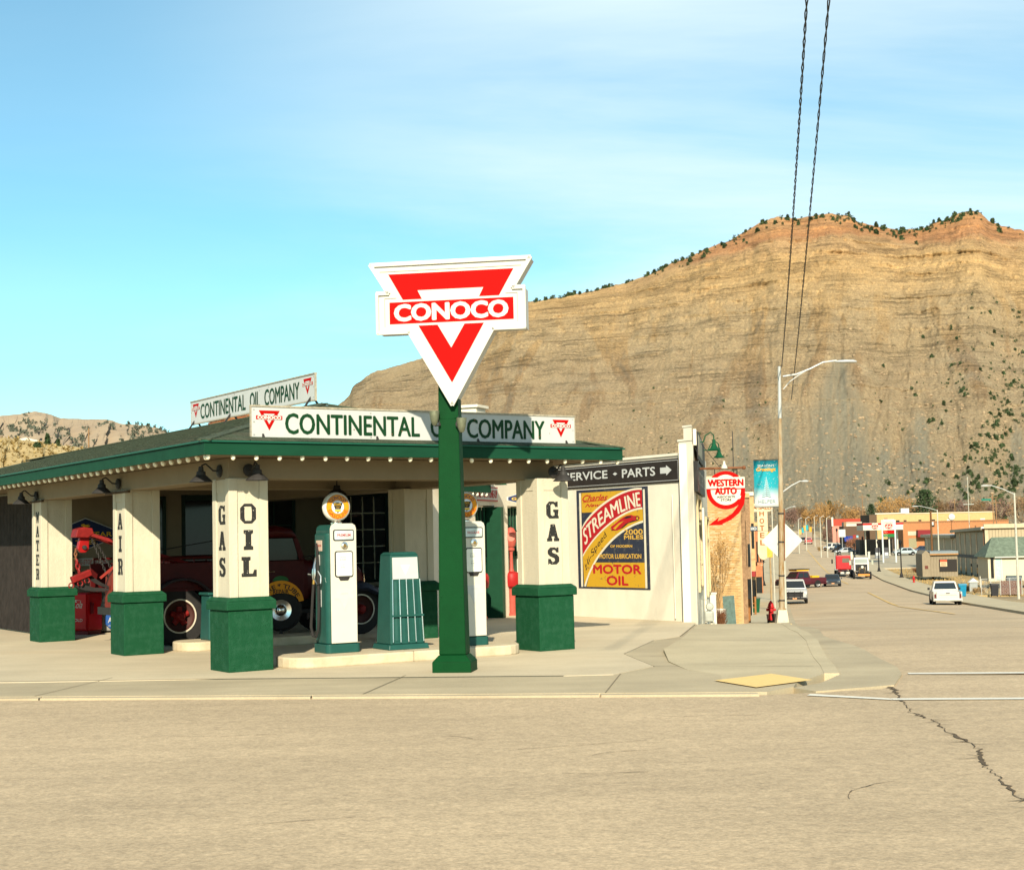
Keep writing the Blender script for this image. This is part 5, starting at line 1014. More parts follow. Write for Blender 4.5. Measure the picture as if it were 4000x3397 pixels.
TT(mb, 'MOTOR', 2.36, 2.455, .15, .50, -.023, .006); TT(mb, 'TUNE-UP', 2.87, 2.455, .15, .46, -.023, .006); mb.build('lettering', red2, mt)
bb = thing('sign_band', 'dark band sign above the second bay door, beside the round SERVICE sign', 'sign', (C0.x-4.5*ex_, C0.y-4.5*ey_, 0), BROT); MB().box(3.3, 4.48, -.03, -.003, 2.80, 3.13).build('board', black, bb); mb = MB(); TT(mb, 'AUTO', 3.9, 2.99, .13, .5, -.033, .004); mb.flat([(3.32, 2.83), (4.46, 2.83), (4.46, 2.838), (3.32, 2.838)], -.033); mb.build('lettering', sign_white, bb)
p = at(1903, 1822, 28.2); rs = thing('round_sign', 'round navy and red SERVICE sign hanging in front of the garage wall', 'sign', p, R(-4))
MB().lathe([(0, .02), (.285, .02), (.29, .012), (.29, -.012), (.285, -.02), (0, -.02)], 40, (0, 0, 0), 'y').build('disc', white_paint, rs); MB().ring(0, 0, .255, .275, -.023, 48).ring(0, 0, .155, .17, -.023, 48).build('red_ring', red, rs); MB().ring(0, 0, .17, .255, -.0235, 48).build('navy_ring', sign_navy, rs)
mb = MB(); T(mb, 'SERVICE', 0, 0, 0, 0, -.0255, bold=.02, fn=arc_fn(0, 0, .183, .243, 222, 318, True)); mb.build('lettering', white_paint, rs); mb = MB(); mb.flat([(-.08, -.05), (.08, -.05), (.08, .02), (-.08, .02)], -.0235); mb.build('navy_bar', sign_navy, rs); MB().tube([(0, .0, .29), (0, .0, .5), (0, 1.3, .5)], .015, 6).build('bracket', iron, rs)
p = at(1957, 1893, 28.6); gl_ = thing('garage_lamp', 'green dome lamp on a bracket in front of the garage wall', 'lamp', p, R(-4)); MB().lathe([(0, .09), (.025, .085), (.03, .05), (.07, .04), (.125, 0), (.12, 0), (.06, .025), (0, .03)], 22).build('shade', green, gl_); MB().tube([(0, 0, .08), (0, 0, .11), (.3, .4, .07), (.42, .9, .06)], .012, 6).build('bracket', rust, gl_)
hexsign('tyre_sign', 'navy diamond GOODYEAR sign half hidden by the right canopy pillar', at(2080, 1945, 28.6), R(-4), .50, .175, False)
airr = M('air_red', (.34, .07, .05), .5, var=.15, scale=10)
def air_pump(label, loc):
    t_ = thing('air_pump', label, 'air pump', loc, R(4), 'red air pumps at the bay doors')
    MB().lathe([(.14, 0), (.14, .04), (.09, .07), (.085, .50), (.10, .55)], 18).build('pedestal', airr, t_)
    MB().lathe([(.10, .55), (.17, .60), (.185, .68), (.185, .80), (.16, .86), (.07, .90)], 20).build('hose_box', M('air_deep_red', (.28, .012, .012), .45), t_)
    MB().lathe([(.06, .90), (.04, .96), (.033, 1.25), (.04, 1.30), (.075, 1.33), (.075, 1.36), (.05, 1.38)], 16).build('column', airr, t_)
    MB().lathe([(.05, 1.38), (.09, 1.42), (.112, 1.52), (.105, 1.70), (.06, 1.78), (0, 1.80)], 20).build('head', airr, t_); MB().lathe([(0, .02), (.07, .02), (.085, 0)], 20, (.0, -.10, 1.58), 'y').build('gauge_face', M('gauge_red', (.5, .16, .12), .4), t_)
    MB().tube([(-.17, 0, .78), (-.24, .0, .62), (-.22, .02, .44), (-.12, .05, .42), (-.10, .08, .7), (-.12, .05, 1.0), (-.05, .03, 1.2)], .014, 6).build('hose', rubber, t_); return t_
air_pump('red clock-faced air pump standing before the second bay door', (-.05, 30.1, 0)); air_pump('red air pump whose head shows above the second gas pump', at(1870, 2095, 28.4)*1.0 - Vector((0, 0, 1.58)))
# ============================================================ WHITE SERVICE BUILDING with the poster wall
B_0 = Vector((3.26, 26.4, 0)); SV = R(-55)
sb = thing('service_building', 'white parapet building with the motor oil poster on its side wall', 'building', C0, SV)
MB().box(.02, 5.01, 0, .25, -.5, 3.0).build('wall', white_wall, sb)
MB().box(.02, 5.01, -.03, .28, 3.002, 3.055).build('coping', white_wall, sb, bevel=.01)
def wedge(x0, x1, y0, d): return [(x0, y0), (x1, y0), (x1-d*1.035, y0+d), (x0, y0+d)]
MB().slab(wedge(5.012, 5.37, -.045, .26), -.5, 3.25).build('corner_pier', white_wall, sb, bevel=.006); MB().slab(wedge(4.995, 5.392, -.062, .28), 3.252, 3.29).build('pier_cap', white_wall, sb, bevel=.006)
MB().slab(wedge(5.14, 5.365, -.035, .20), 3.292, 3.50).build('parapet_block', white_wall, sb, bevel=.005); MB().slab(wedge(5.125, 5.383, -.05, .22), 3.502, 3.535).build('parapet_cap', white_wall, sb, bevel=.005)
ss = thing_part('street_front', sb, (5.335, 0.0, 0), R(81+55))      # faces the main street
wall_with_holes('front_wall', .05, 9.3, -1.6, 3.2, [(1.2, 3.2, .55, 2.25), (4.6, 6.2, -1.6, 1.9), (7.0, 8.9, .2, 1.9)], 0, .25, white_wall, ss)
MB().box(.5, 3.2, -.06, -.002, 3.202, 3.50).build('parapet_panel', white_wall, ss); MB().box(3.3, 9.3, 0, .25, 3.202, 3.3).build('parapet', white_wall, ss)
MB().box(.6, 3.1, -.085, -.061, 2.95, 3.46).build('sign_frame', black, ss); MB().box(.75, 2.95, -.092, -.086, 3.03, 3.40).build('sign_face', M('old_sign_face', (.30, .29, .22), .7, var=.3, scale=7), ss); MB().box(.25, 5.0, -.07, -.003, 2.35, 2.9).build('street_sign', black, ss); MB().box(3.4, 6, -.06, -.003, 3.0, 3.5).build('side_sign', black, ss)
mb = MB(); TT(mb, 'AUTO SERVICE', 2.6, 2.62, .25, 4.0, -.074, .006); mb.build('sign_lettering', M('grey_letters', (.35, .34, .29), .6), ss)
for x0, x1, z0_, z1_ in ((1.2, 3.2, .55, 2.25), (7.0, 8.9, .2, 1.9)):
    mb = MB(); mb.box(x0-.06, x0, -.04, .1, z0_-.06, z1_+.06); mb.box(x1, x1+.06, -.04, .1, z0_-.06, z1_+.06); mb.box(x0, x1, -.04, .1, z0_-.06, z0_); mb.box(x0, x1, -.04, .1, z1_, z1_+.06); mb.box(x0, x1, -.02, .1, z1_-.5, z1_-.45); mb.build('window_frame', M('window_tan', (.48, .38, .22), .7), ss); MB().box(x0, x1, .06, .07, z0_, z1_-.501).build('pane', glass, ss); MB().box(x0, x1, .05, .06, z1_-.449, z1_).build('transom', M('transom_board', (.42, .32, .16), .7, var=.2), ss)
MB().box(4.6, 6.2, .1, .16, -1.6, 1.9).build('shop_door', dkframe, ss)
b_e = Vector((math.sin(R(9)), math.cos(R(9)), 0))*9.3; loc_ = lambda v: ((v.x-C0.x)*math.cos(SV)+(v.y-C0.y)*math.sin(SV), -(v.x-C0.x)*math.sin(SV)+(v.y-C0.y)*math.cos(SV))
rp_ = [loc_(v) for v in (C0+Vector((.15, .3, 0)), B_0+Vector((-.2, .25, 0)), B_0+b_e+Vector((-.3, 0, 0)), Vector((1.6, 37.5, 0)))]
MB().slab(rp_, 2.84, 2.92).build('roof', roof_m, sb); MB().box(-.3, -.1, .3, 9, -.5, 2.8).build('wall', white_wall, sb) if False else None
pi_ = MB().tube([(4.78, -.03, .05), (4.78, -.03, 2.3)], .012, 6).build('conduit', white_wall, sb)
# black band sign
bs = thing('band_sign', 'long black SERVICE and PARTS sign with white letters and arrow high on the white wall', 'sign', C0, SV)
MB().box(.9, 5.01, -.03, -.002, 2.53, 2.965).build('board', M('band_black', (.022, .018, .015), .6, var=.2), bs)
mb = MB(); TT(mb, 'SERVICE', 2.235, 2.765, .155, 1.36, -.033, .006); TT(mb, 'PARTS', 3.845, 2.755, .16, .96, -.033, .006); mb.flat([(3.08, 2.76), (3.15, 2.79), (3.22, 2.76), (3.15, 2.73)], -.033)
mb.flat([(4.47, 2.70), (4.64, 2.70), (4.64, 2.66), (4.79, 2.755), (4.64, 2.85), (4.64, 2.81), (4.47, 2.81)], -.033); mb.build('lettering', sign_white, bs)
mb = MB()
for a_ in ((.94, 4.97, 2.925, 2.933), (.94, 4.97, 2.562, 2.57), (4.962, 4.97, 2.57, 2.925)): mb.flat([(a_[0], a_[2]), (a_[1], a_[2]), (a_[1], a_[3]), (a_[0], a_[3])], -.033)
mb.build('border_line', sign_white, bs)
# the motor oil poster: flat print, drawn in the poster's own 493 x 683 grid
po = thing('oil_poster', 'big yellow, red and navy STREAMLINE MOTOR OIL poster on the white wall', 'poster', C0, SV)
PX0, PX1, PZ0, PZ1 = 1.89, 4.07, .56, 2.49
def Q(*a): return [(PX0+(x-517)/493*(PX1-PX0), PZ1-(z-365)/688*(PZ1-PZ0)) for x, z in a]
navy = M('poster_navy', (.022, .028, .045), .65, c2=(.085, .085, .075), thr=.62, soft=.08, scale=7, detail=9); pyel = M('poster_yellow', (.45, .26, .018), .65, c2=(.17, .11, .04), thr=.63, soft=.05, scale=10, detail=10); pred = M('poster_red', (.34, .012, .016), .55, c2=(.20, .05, .035), thr=.64, soft=.05, scale=10, detail=10); pwhite = M('poster_white', (.56, .52, .40), .6, var=.1, scale=9)
MB().prism(Q((517, 365), (1010, 365), (1010, 1053), (517, 1053)), -.012, -.001).build('sheet', navy, po)
def curve(pts, n=26):
    pts = np.array(pts, float); tt_ = np.linspace(0, 1, len(pts)); c = np.polyfit(tt_, pts, 3 if len(pts) > 3 else 2); return [tuple(np.polyval(c[:, i], u) for i in (0, 1)) for u in np.linspace(0, 1, n)]
up_ = curve([(553, 628), (600, 560), (680, 482), (780, 420), (880, 385), (975, 374)]); ri = curve([(553, 640), (605, 572), (685, 495), (785, 433), (880, 398), (975, 387)]); lo_ = curve([(556, 818), (610, 738), (700, 640), (790, 573), (880, 528), (975, 503)]); lw = curve([(556, 832), (610, 752), (700, 654), (790, 587), (880, 541), (978, 515)]); yb = curve([(560, 1040), (600, 930), (670, 815), (760, 715), (860, 640), (978, 592)]); yw = curve([(572, 1040), (612, 932), (680, 822), (768, 726), (866, 652), (978, 606)])
def band(name, a, b, m, y): mb = MB(); n = len(a); A2 = Q(*a); B2 = Q(*b); mb.add([(x, y, z) for pq in zip(A2, B2) for x, z in pq], [(2*i, 2*i+1, 2*i+3, 2*i+2) for i in range(n-1)]); return mb.build(name, m, po)
mb = MB(); top = [(x, z) for x, z in up_ if z < 524]; mb.flat(Q((553, 385), (880, 385), *[q for q in reversed(top) if q[0] < 880], (top[0][0]-6, 524), (553, 524)), -.014); mb.build('yellow_field', pyel, po); mb = MB(); mb.flat(Q((622, 873), (980, 873), (980, 1042), (575, 1042)), -.0142); mb.build('yellow_panel', pyel, po)
mb = MB()
for a_ in ((537, 385, 551, 1043), (980, 385, 993, 1043)): mb.flat(Q((a_[0], a_[1]), (a_[2], a_[1]), (a_[2], a_[3]), (a_[0], a_[3])), -.0135)
mb.build('white_strip', pwhite, po)
band('white_band', up_, ri, pwhite, -.0150); band('red_band', ri, lo_, pred, -.0152); band('white_band', lo_, lw, pwhite, -.0154); band('yellow_band', lw, yb, pyel, -.0148); band('white_band', yb, yw, pwhite, -.0156)
lo2 = curve([(574, 757), (640, 668), (720, 600), (810, 545), (890, 513), (963, 497)], 14); hi2 = curve([(560, 648), (628, 572), (708, 510), (795, 455), (880, 418), (958, 402)], 14)
mb = MB(); fn0 = warp_fn(lo2, hi2); fnw = lambda a, b: Q(fn0(a, b))[0]; T(mb, 'STREAMLINE', 0, 0, 0, 0, -.0175, bold=.0, fn=fnw); T(mb, 'STREAMLINE', 0, 0, 0, 0, -.0179, fn=lambda a, b: (fnw(a, b)[0]+.009, fnw(a, b)[1])); T(mb, 'STREAMLINE', 0, 0, 0, 0, -.0183, fn=lambda a, b: (fnw(a, b)[0]-.008, fnw(a, b)[1]+.004)); mb.build('lettering', pwhite, po)
hl = curve([(585, 938), (620, 862), (660, 800), (705, 738), (745, 690)], 10); hh_ = curve([(562, 905), (592, 828), (630, 768), (675, 706), (715, 660)], 10)
mb = MB(); f1 = warp_fn(hl, hh_); T(mb, 'Hi-Speed', 0, 0, 0, 0, -.0175, shear=.3, fn=lambda a, b: Q(f1(a, b))[0]); 
mb.flat(Q((760, 655), (772, 636), (800, 632), (850, 600), (905, 585), (950, 585), (935, 594), (880, 608), (840, 640), (800, 655)), -.0172); mb.build('black_print', black, po)
car = MB(); car.flat(Q((765, 650), (760, 628), (785, 612), (812, 590), (838, 570), (868, 556), (900, 552), (918, 560), (945, 560), (957, 575), (945, 590), (905, 592), (860, 612), (830, 640), (800, 655)), -.0176); car.build('car_print', pred, po)
mb = MB(); mb.flat(Q((845, 575), (868, 562), (895, 559), (902, 568), (870, 576)), -.0182); mb.flat([Q((940, 578))[0]] and circ(*Q((940, 577))[0], .045, 16), -.0182); mb.build('car_detail', black, po); mb = MB(); mb.flat(circ(*Q((940, 577))[0], .028, 16), -.0186); mb.flat(Q((775, 640), (815, 605), (850, 590), (818, 618), (790, 648)), -.0184); mb.build('car_light', pyel, po)
def PT(mb, s, x0, x1, z0, z1, y, d=.004, **k): (ax, az), (bx_, bz) = Q((x0, z1))[0], Q((x1, z0))[0]; return TT(mb, s, (ax+bx_)/2, (az+bz)/2, bz-az, bx_-ax, y, d, **k)
mb = MB(); PT(mb, '2000', 848, 972, 650, 684, -.0145, .006); PT(mb, 'MILES', 848, 974, 690, 716, -.0145, .006); PT(mb, 'OF MODERN', 752, 900, 754, 770, -.0145); PT(mb, 'MOTOR LUBRICATION', 675, 958, 815, 846, -.0145); mb.build('lettering', M('poster_gold', (.50, .30, .055), .6), po)
mb = MB(); PT(mb, 'MOTOR', 628, 955, 890, 948, -.0145, .014); PT(mb, 'OIL', 722, 866, 966, 1026, -.0145, .014); PT(mb, 'Charles', 562, 742, 402, 446, -.0145, .005, shear=.5); PT(mb, 'New', 580, 690, 464, 486, -.0145, .004, shear=.5); mb.flat(Q((566, 450), (735, 436), (735, 440), (566, 455)), -.0145); mb.flat(Q((690, 470), (715, 462), (725, 466), (700, 474)), -.0145); mb.build('lettering', pred, po)
# goosenecks, bracket and hanging sign on the street side
for i, (px_, py_, Y_, lb) in enumerate(((2783, 1745, 28.0, 'green gooseneck lamp over the street side of the white building'), (2803, 1775, 31.5, 'second green gooseneck lamp, lower and farther along the street wall'))):
    p = at(px_, py_, Y_); t_ = thing('gooseneck_lamp', lb, 'lamp', p, R(-9), 'gooseneck lamps on the street wall'); x_w = fachade(Y_)-p.x
    MB().tube([(x_w, 0, .10), (x_w+.12, 0, .10), (x_w*.45, 0, .22), (-.03, 0, .28), (.03, 0, .22), (.03, 0, .12)], .012, 8).build('neck', green, t_); MB().lathe([(0, .15), (.03, .14), (.035, .06), (.07, -.02), (.13, -.07), (.125, -.07), (.06, -.015), (0, 0)], 20, (.03, 0, 0)).build('shade', green, t_)
wa = thing('hanging_sign', 'red and white WESTERN AUTO sign with curved arrow hanging from a pipe bracket', 'sign', at(2835, 1914, 28.0), R(-7)); K2 = 28/5740
def W2(*a): return [((x-2835)*K2, (1914-z)*K2) for x, z in a]
def ringp(r0_, r1_, a0, a1, n=36): return [(r1_*math.cos(R(a0+(a1-a0)*i/n)), r1_*math.sin(R(a0+(a1-a0)*i/n))) for i in range(n+1)] + [(r0_*math.cos(R(a1-(a1-a0)*i/n)), r0_*math.sin(R(a1-(a1-a0)*i/n))) for i in range(n+1)]
MB().prism(circ(0, 0, .364, 56), -.02, .02).build('disc', red, wa); MB().prism(W2((2760, 1864), (2909, 1864), (2909, 1907), (2760, 1907)), -.024, -.0202).build('name_bar', white_paint, wa)
mb = MB(); mb.flat([(.283*math.cos(R(a)), .283*math.sin(R(a))) for a in np.linspace(180-2, 360+2, 40)], -.0225); mb.flat([(.235*math.cos(R(a)), .06+.235*math.sin(R(a))) for a in np.linspace(0, 180, 30)], -.0215); mb.flat(W2((2884, 1930), (2896, 1940), (2892, 1948), (2880, 1950)), -.0228); mb.build('white_field', white_paint, wa)
ar = [(2893, 1938), (2880, 1976), (2858, 2004), (2830, 2022), (2800, 2034)]; ol = [(2911, 1925), (2904, 1970), (2884, 2004), (2852, 2030), (2812, 2047)]
MB().prism(W2(*ar, (2812, 2013), (2765, 2049), (2824, 2049), *ol[::-1]) if False else W2(*ar, (2806, 2018), (2765, 2049), (2822, 2049), (2818, 2045), *ol[::-1][1:]), -.028, -.0245).build('arrow', red, wa)
mb = MB(); TT(mb, 'WESTERN', 0, W2((0, 1885))[0][1], .125, .66, -.0255, .011); mb.build('lettering', red, wa); mb = MB(); TT(mb, 'AUTO', 0, W2((0, 1917))[0][1], .125, .40, -.0255, .011); mb.build('lettering', red, wa); mb = MB(); TT(mb, 'ASSOCIATE', 0, W2((0, 1940))[0][1], .042, .34, -.0235, .003); TT(mb, 'STORE', 0, W2((0, 1952))[0][1], .042, .20, -.0235, .003); mb.build('small_lettering', black, wa)
MB().tube([(fachade(28)-at(2835, 1914, 28).x-.05, .0, .42), (.34, 0, .42)], .022, 10).build('bracket_pipe', rust, wa); MB().lathe([(0, .04), (.03, .028), (.04, 0), (.03, -.028), (0, -.04)], 12, (.355, 0, .42)).build('pipe_ball', rust, wa)
MB().tube([(-.45, .5, .95), (-.1, .02, .44)], .006, 5).build('stay', iron, wa)
for x_ in (-.2, .22): MB().tube([(x_, 0, .42), (x_, 0, .30)], .01, 5).build('hanger', iron, wa)
hb = thing('shade_lamp', 'small white cone lamp on the pipe above the WESTERN AUTO sign', 'lamp', at(2829, 1826, 28.0), R(-7)); MB().lathe([(0, .13), (.02, .125), (.026, .07), (.045, .04), (.065, -.01), (.06, -.02), (0, -.025)], 18).build('cone', white_paint, hb)
# ------------------------------------------------------------ foot of the street wall
gm_ = thing('gas_meter', 'grey gas meter with pipes at the foot of the corner pier', 'gas meter', (3.50, 27.2, g(3.5, 27.2)), R(-9)); pm = M('meter_grey', (.30, .31, .27), .55, .2, .2)
MB().tube([(-.05, 0, 0), (-.05, 0, .55), (.06, 0, .55), (.06, 0, .34)], .022, 8).build('inlet_pipe', pm, gm_); MB().tube([(.16, 0, 0), (.16, 0, .12), (.10, 0, .14)], .022, 8).build('outlet_pipe', pm, gm_); MB().box(-.01, .16, -.08, .08, .14, .34).build('meter_body', pm, gm_, bevel=.03); MB().lathe([(.0, .04), (.06, .035), (.075, 0), (.06, -.03), (0, -.035)], 14, (.09, -.01, .42), 'y').build('regulator', pm, gm_)
cpost = thing('downpipe', 'thin white pipe running up the street corner of the white building', 'pipe', (3.62, 28.0, g(3.6, 28)), R(-9)); MB().tube([(0, 0, 0), (0, 0, 2.3)], .025, 8).build('pipe', white_wall, cpost)
# ============================================================ MAIN STREET, NEAR SIDE
def M_px(Y): return Y/FPX
low = thing('garden_wall', 'low white plastered wall beyond the gas meter', 'wall', at(2732, 2317, 38), R(-9)); low.location.z = g(low.location.x, 38)
MB().box(0, .42, 0, .25, -.3, .88).build('wall', white_wall, low, bevel=.01); MB().box(-.02, .44, -.02, .27, .881, .92).build('coping', white_wall, low)
twig_rust = M('rusty_twigs', (.13, .055, .025), .9, var=.4, scale=8)
def twig_ball(name, label, cat, loc, w_, h, n, m, r_=.006, seed=1):
    t_ = thing(name, label, cat, loc); rr = random.Random(seed); mb = MB()
    for k in range(n):
        a = rr.uniform(0, 2*PI); q = rr.random()**.5; p = Vector((w_*.2*rr.uniform(-1, 1), w_*.2*rr.uniform(-1, 1), 0)); e = Vector((w_*q*math.cos(a)*.5, w_*q*math.sin(a)*.5, h*rr.uniform(.3, 1))); md = p.lerp(e, .5)+Vector((rr.gauss(0, .08*w_), rr.gauss(0, .08*w_), .1*h)); mb.tube([p, md, e], [r_, r_*.7, r_*.3], 4, cap=False)
    mb.build('twigs', m, t_); return t_
p = at(2817, 2425, 45); twig_ball('dry_bush', 'rusty brown dry bush between the low white wall and the corrugated sheet', 'bush', (p.x, 45, g(p.x, 45)), .42, .62, 260, twig_rust, .008)
p = at(2815, 2360, 48); dm = thing('white_drum', 'white tub standing behind the rusty bush', 'tub', (p.x, 48, g(p.x, 48))); MB().lathe([(0, 0), (.14, 0), (.15, .55), (.155, .58), (.155, .62), (.14, .62), (.13, .56), (0, .55)], 20).build('tub', white_paint, dm)
# leaning corrugated sheet
cs = thing('corrugated_sheet', 'blue-green corrugated metal sheet leaning on the yellow brick wall', 'metal sheet', (at(2850, 2300, 51).x, 51, g(6.8, 51)), (R(-6), R(-3), R(-9))); mb = MB(); n = 44; w_ = .40; vs = []
for i in range(n+1):
    x = -w_/2+w_*i/n; y = .012*math.cos(2*PI*i/4); vs += [(x, y, .02), (x, y, 1.10)]
vs += [(x, y+.006, z) for x, y, z in vs]; o_ = 2*(n+1); mb.add(vs, [(2*i, 2*i+2, 2*i+3, 2*i+1) for i in range(n)]+[(o_+2*i+1, o_+2*i+3, o_+2*i+2, o_+2*i) for i in range(n)]+[(2*i+1, 2*i+3, o_+2*i+3, o_+2*i+1) for i in range(n)]); mb.build('sheet', M('sheet_verdigris', (.17, .24, .21), .5, .3, .25, 9), cs)
# yellow brick building
YB = 60.0; x0 = at(2690, 2000, YB).x; x1 = at(2891, 2000, YB).x; zb = -2.9; zt = at(2820, 1862, YB).z; yb_ = thing('yellow_building', 'two storey yellow painted brick building beyond the white service building', 'building', (x0, YB, 0), R(-9)); Wd = x1-x0
ybm = [M('yellow_brick_%s' % k_, c_, .9, var=.2, scale=5, bump=.4) for k_, c_ in (('a', (.42, .265, .115)), ('b', (.45, .30, .14)), ('c', (.39, .235, .095)), ('d', (.46, .33, .18)))]
MB().box(0, Wd, .012, 9, zb, zt-.08).build('mortar_wall', M('yellow_mortar', (.38, .26, .13), .9), yb_)
cour = [MB().box(-.1, .1, -.012, .012, -.030, .030).mesh('brick', q) for q in ybm]; bl_ = []; rb = MB()
for j in range(int((zt-.1-zb)/.07)):
    z = zb+.05+.07*j
    for k in range(int(Wd/.212)):
        x = .1+.212*k+(.106 if j % 2 else 0)
        if x < Wd-.1: bl_.append((x, z))
vis = [q for q in bl_ if q[0] > .62]; vis.sort(key=lambda q: abs(q[1]-.9)); 
for i, (x, z) in enumerate(vis):
    y = random.uniform(-.004, .004)
    if i < 290: o = bpy.data.objects.new('brick', random.choice(cour)); COL.objects.link(o); o.parent = yb_; o.location = (x, y, z)
    else: rb.box(x-.1, x+.1, y-.012, y+.012, z-.03, z+.03)
for x, z in bl_:
    if x <= .62: rb.box(x-.1, x+.1, -.012, .012, z-.03, z+.03)
rb.build('brickwork', ybm[0], yb_, kind='stuff')
MB().box(-.02, Wd+.02, -.05, .3, zt-.079, zt+.03).build('cornice', M('yellow_stone', (.50, .40, .24), .8), yb_)
bq = M('brown_brick', (.23, .14, .075), .9, var=.35, scale=9, bump=.5); fr = thing_part('street_front', yb_, (Wd+.004, .0, 0), 0)
for k in range(5): MB().box(0, .16+.02*(k % 2), .05+1.9*k, .65+1.9*k, zb, zt-.4-.25*k).build('pilaster', bq, fr)
for k in range(4): MB().box(.0, .06, .66+1.9*k, 1.94+1.9*k, -.2-.4, 1.6).build('shop_window', glass, fr); MB().box(0, .08, .66+1.9*k, 1.94+1.9*k, 1.61, zt-.5-.2*k).build('brick_spandrel', bq, fr)
for k_, (pa, pb, Yq, zt_) in enumerate(((2876, 2894, 62.5, 1800), (2879, 2896, 66, 1828))):
    c_ = at(pa, zt_, Yq); MB().box(0, (pb-pa)*Yq/FPX, 0, .5, zt-.6, c_.z).build('chimney', M('dark_brick', (.11, .075, .045), .9, var=.4, scale=8, bump=.6), yb_, loc=(c_.x-x0+.3, Yq-YB, 0))
ap = thing('antenna_mast', 'thin dark mast rising from the roof of the yellow brick building', 'mast', (at(2861, 1700, 64).x, 64, zt-.5)); MB().tube([(0, 0, 0), (0, 0, at(2861, 1683, 64).z-zt+.5)], .02, 6).build('mast', iron, ap)
# bare bush tree in front of the yellow wall
def branches(mb, p, d, L, r_, dep, rr, tips, spread=.55, n=3):
    q = p+d*L*.5+Vector((rr.gauss(0, .04), rr.gauss(0, .04), 0))*L; e = p+d*L; mb.tube([p, q, e], [r_, r_*.85, r_*.68], 5 if dep > 1 else 4, cap=False)
    if dep == 0: tips.append((e, d)); return
    for k in range(n):
        dd = (d+Vector((rr.gauss(0, spread), rr.gauss(0, spread), rr.gauss(.12, spread*.5)))).normalized(); branches(mb, p.lerp(e, rr.uniform(.65, 1)), dd, L*rr.uniform(.6, .85), r_*.62, dep-1, rr, tips, spread, n)
def tree(name, label, loc, h, w_, leafm, barkm, leaf=.12, per=10, seed=1, dep=3, group=None, n=3, trunk=.28, clump_=.35):
    rr = random.Random(seed); t_ = thing(name, label, 'tree', loc, rr.uniform(0, 6), group); mb = MB(); tips = []; r_ = h*.022
    mb.tube([(0, 0, -.3), (0, 0, h*trunk*.5), (rr.gauss(0, .02)*h, 0, h*trunk)], [r_*1.3, r_, r_*.9], 8)
    for k in range(n+2):
        a = 2*PI*k/(n+2)+rr.uniform(-.4, .4); d = Vector((math.cos(a)*w_/h*.9, math.sin(a)*w_/h*.9, rr.uniform(.7, 1.3))).normalized(); branches(mb, Vector((0, 0, h*trunk*rr.uniform(.7, 1))), d, h*.30, r_*.6, dep, rr, tips, .5, n)
    mb.build('trunk', barkm, t_)
    zs = max(t.z for t, d in tips); ws = max(math.hypot(t.x, t.y) for t, d in tips); lv = MB()
    for c, d in tips:
        for q in range(per):
            s = leaf*rr.uniform(.5, 1.5); p = c+Vector((rr.gauss(0, 1), rr.gauss(0, 1), rr.gauss(0, 1)))*clump_*h*.12; ax = Vector((rr.gauss(0, 1), rr.gauss(0, 1), rr.gauss(0, 1))).normalized(); bx = ax.orthogonal().normalized(); lv.add([p+ax*s, p-ax*s*.5+bx*s*.6, p-ax*s*.5-bx*s*.6], [(0, 1, 2)])
    if per: lv.build('crown', leafm, t_)
    sc_ = h/max(zs, 1e-3); 
    for ch_ in t_.children: ch_.scale = (min(sc_, w_/ws*.55), min(sc_, w_/ws*.55), sc_)
    return t_
bark = M('bark_brown', (.13, .09, .055), .95, var=.3, scale=12); grey_bark = M('bark_grey', (.24, .20, .15), .95, var=.3)
tree('bare_bush', 'bare thin-stemmed shrub with a few dry leaves before the yellow brick wall', (at(2805, 2400, 57).x, 57, g(8, 57)), 3.4, 1.7, M('dry_leaf', (.34, .19, .06), .9, var=.3), M('pale_twig', (.32, .20, .09), .9), leaf=.05, per=7, seed=5, dep=3, trunk=.08)
# shops farther up the near side
def block(name, label, pxa, pxb, ytop, Y, dep, wm, rot=-9, zb=None, cat='building'):
    a = at(pxa, ytop, Y); w_ = (pxb-pxa)*Y/FPX; zb = g(a.x, Y)-.6 if zb is None else zb; t_ = thing(name, label, cat, (a.x, Y, zb), R(rot)); h = a.z-zb; MB().box(0, w_, 0, dep, 0, h).build('walls', wm, t_); return t_, w_, h
def face(t_, w_, h, items, y=0):          # doors, windows, boards on the front, in 0..1 of width and height
    for nm, x0, x1, z0, z1, m, pr in items: MB().box(w_*x0, w_*x1, y-pr, y-.002, h*z0, h*z1).build(nm, m, t_)
tanb = M('tan_brick', (.42, .27, .13), .9, var=.2, scale=3); redb = M('red_brick', (.33, .13, .06), .9, var=.2, scale=3); greyw = M('grey_block', (.33, .28, .22), .9, var=.15)
t_, w_, h = block('shop', 'narrow brown brick shop beyond the yellow brick building', 2880, 2926, 1926, 86, 12, bq); face(t_, w_, h, [('cornice', -.01, 1.01, .965, 1.0, tanb, .12), ('window', .72, .93, .45, .62, glass, .02), ('shop_window', .62, .96, .08, .36, glass, .02), ('white_pipe', .94, .965, .05, .7, white_paint, .08)])
t_, w_, h = block('shop', 'tan shop front with pale cornice behind the hotel sign', 2890, 2942, 1922, 104, 16, tanb); face(t_, w_, h, [('cornice', -.01, 1.01, .97, 1.0, white_paint, .15), ('window', .75, .95, .55, .75, glass, .02), ('shop_window', .7, .98, .06, .3, glass, .02), ('awning', .65, 1.0, .33, .37, M('awning_red', (.22, .02, .02)), .6)])
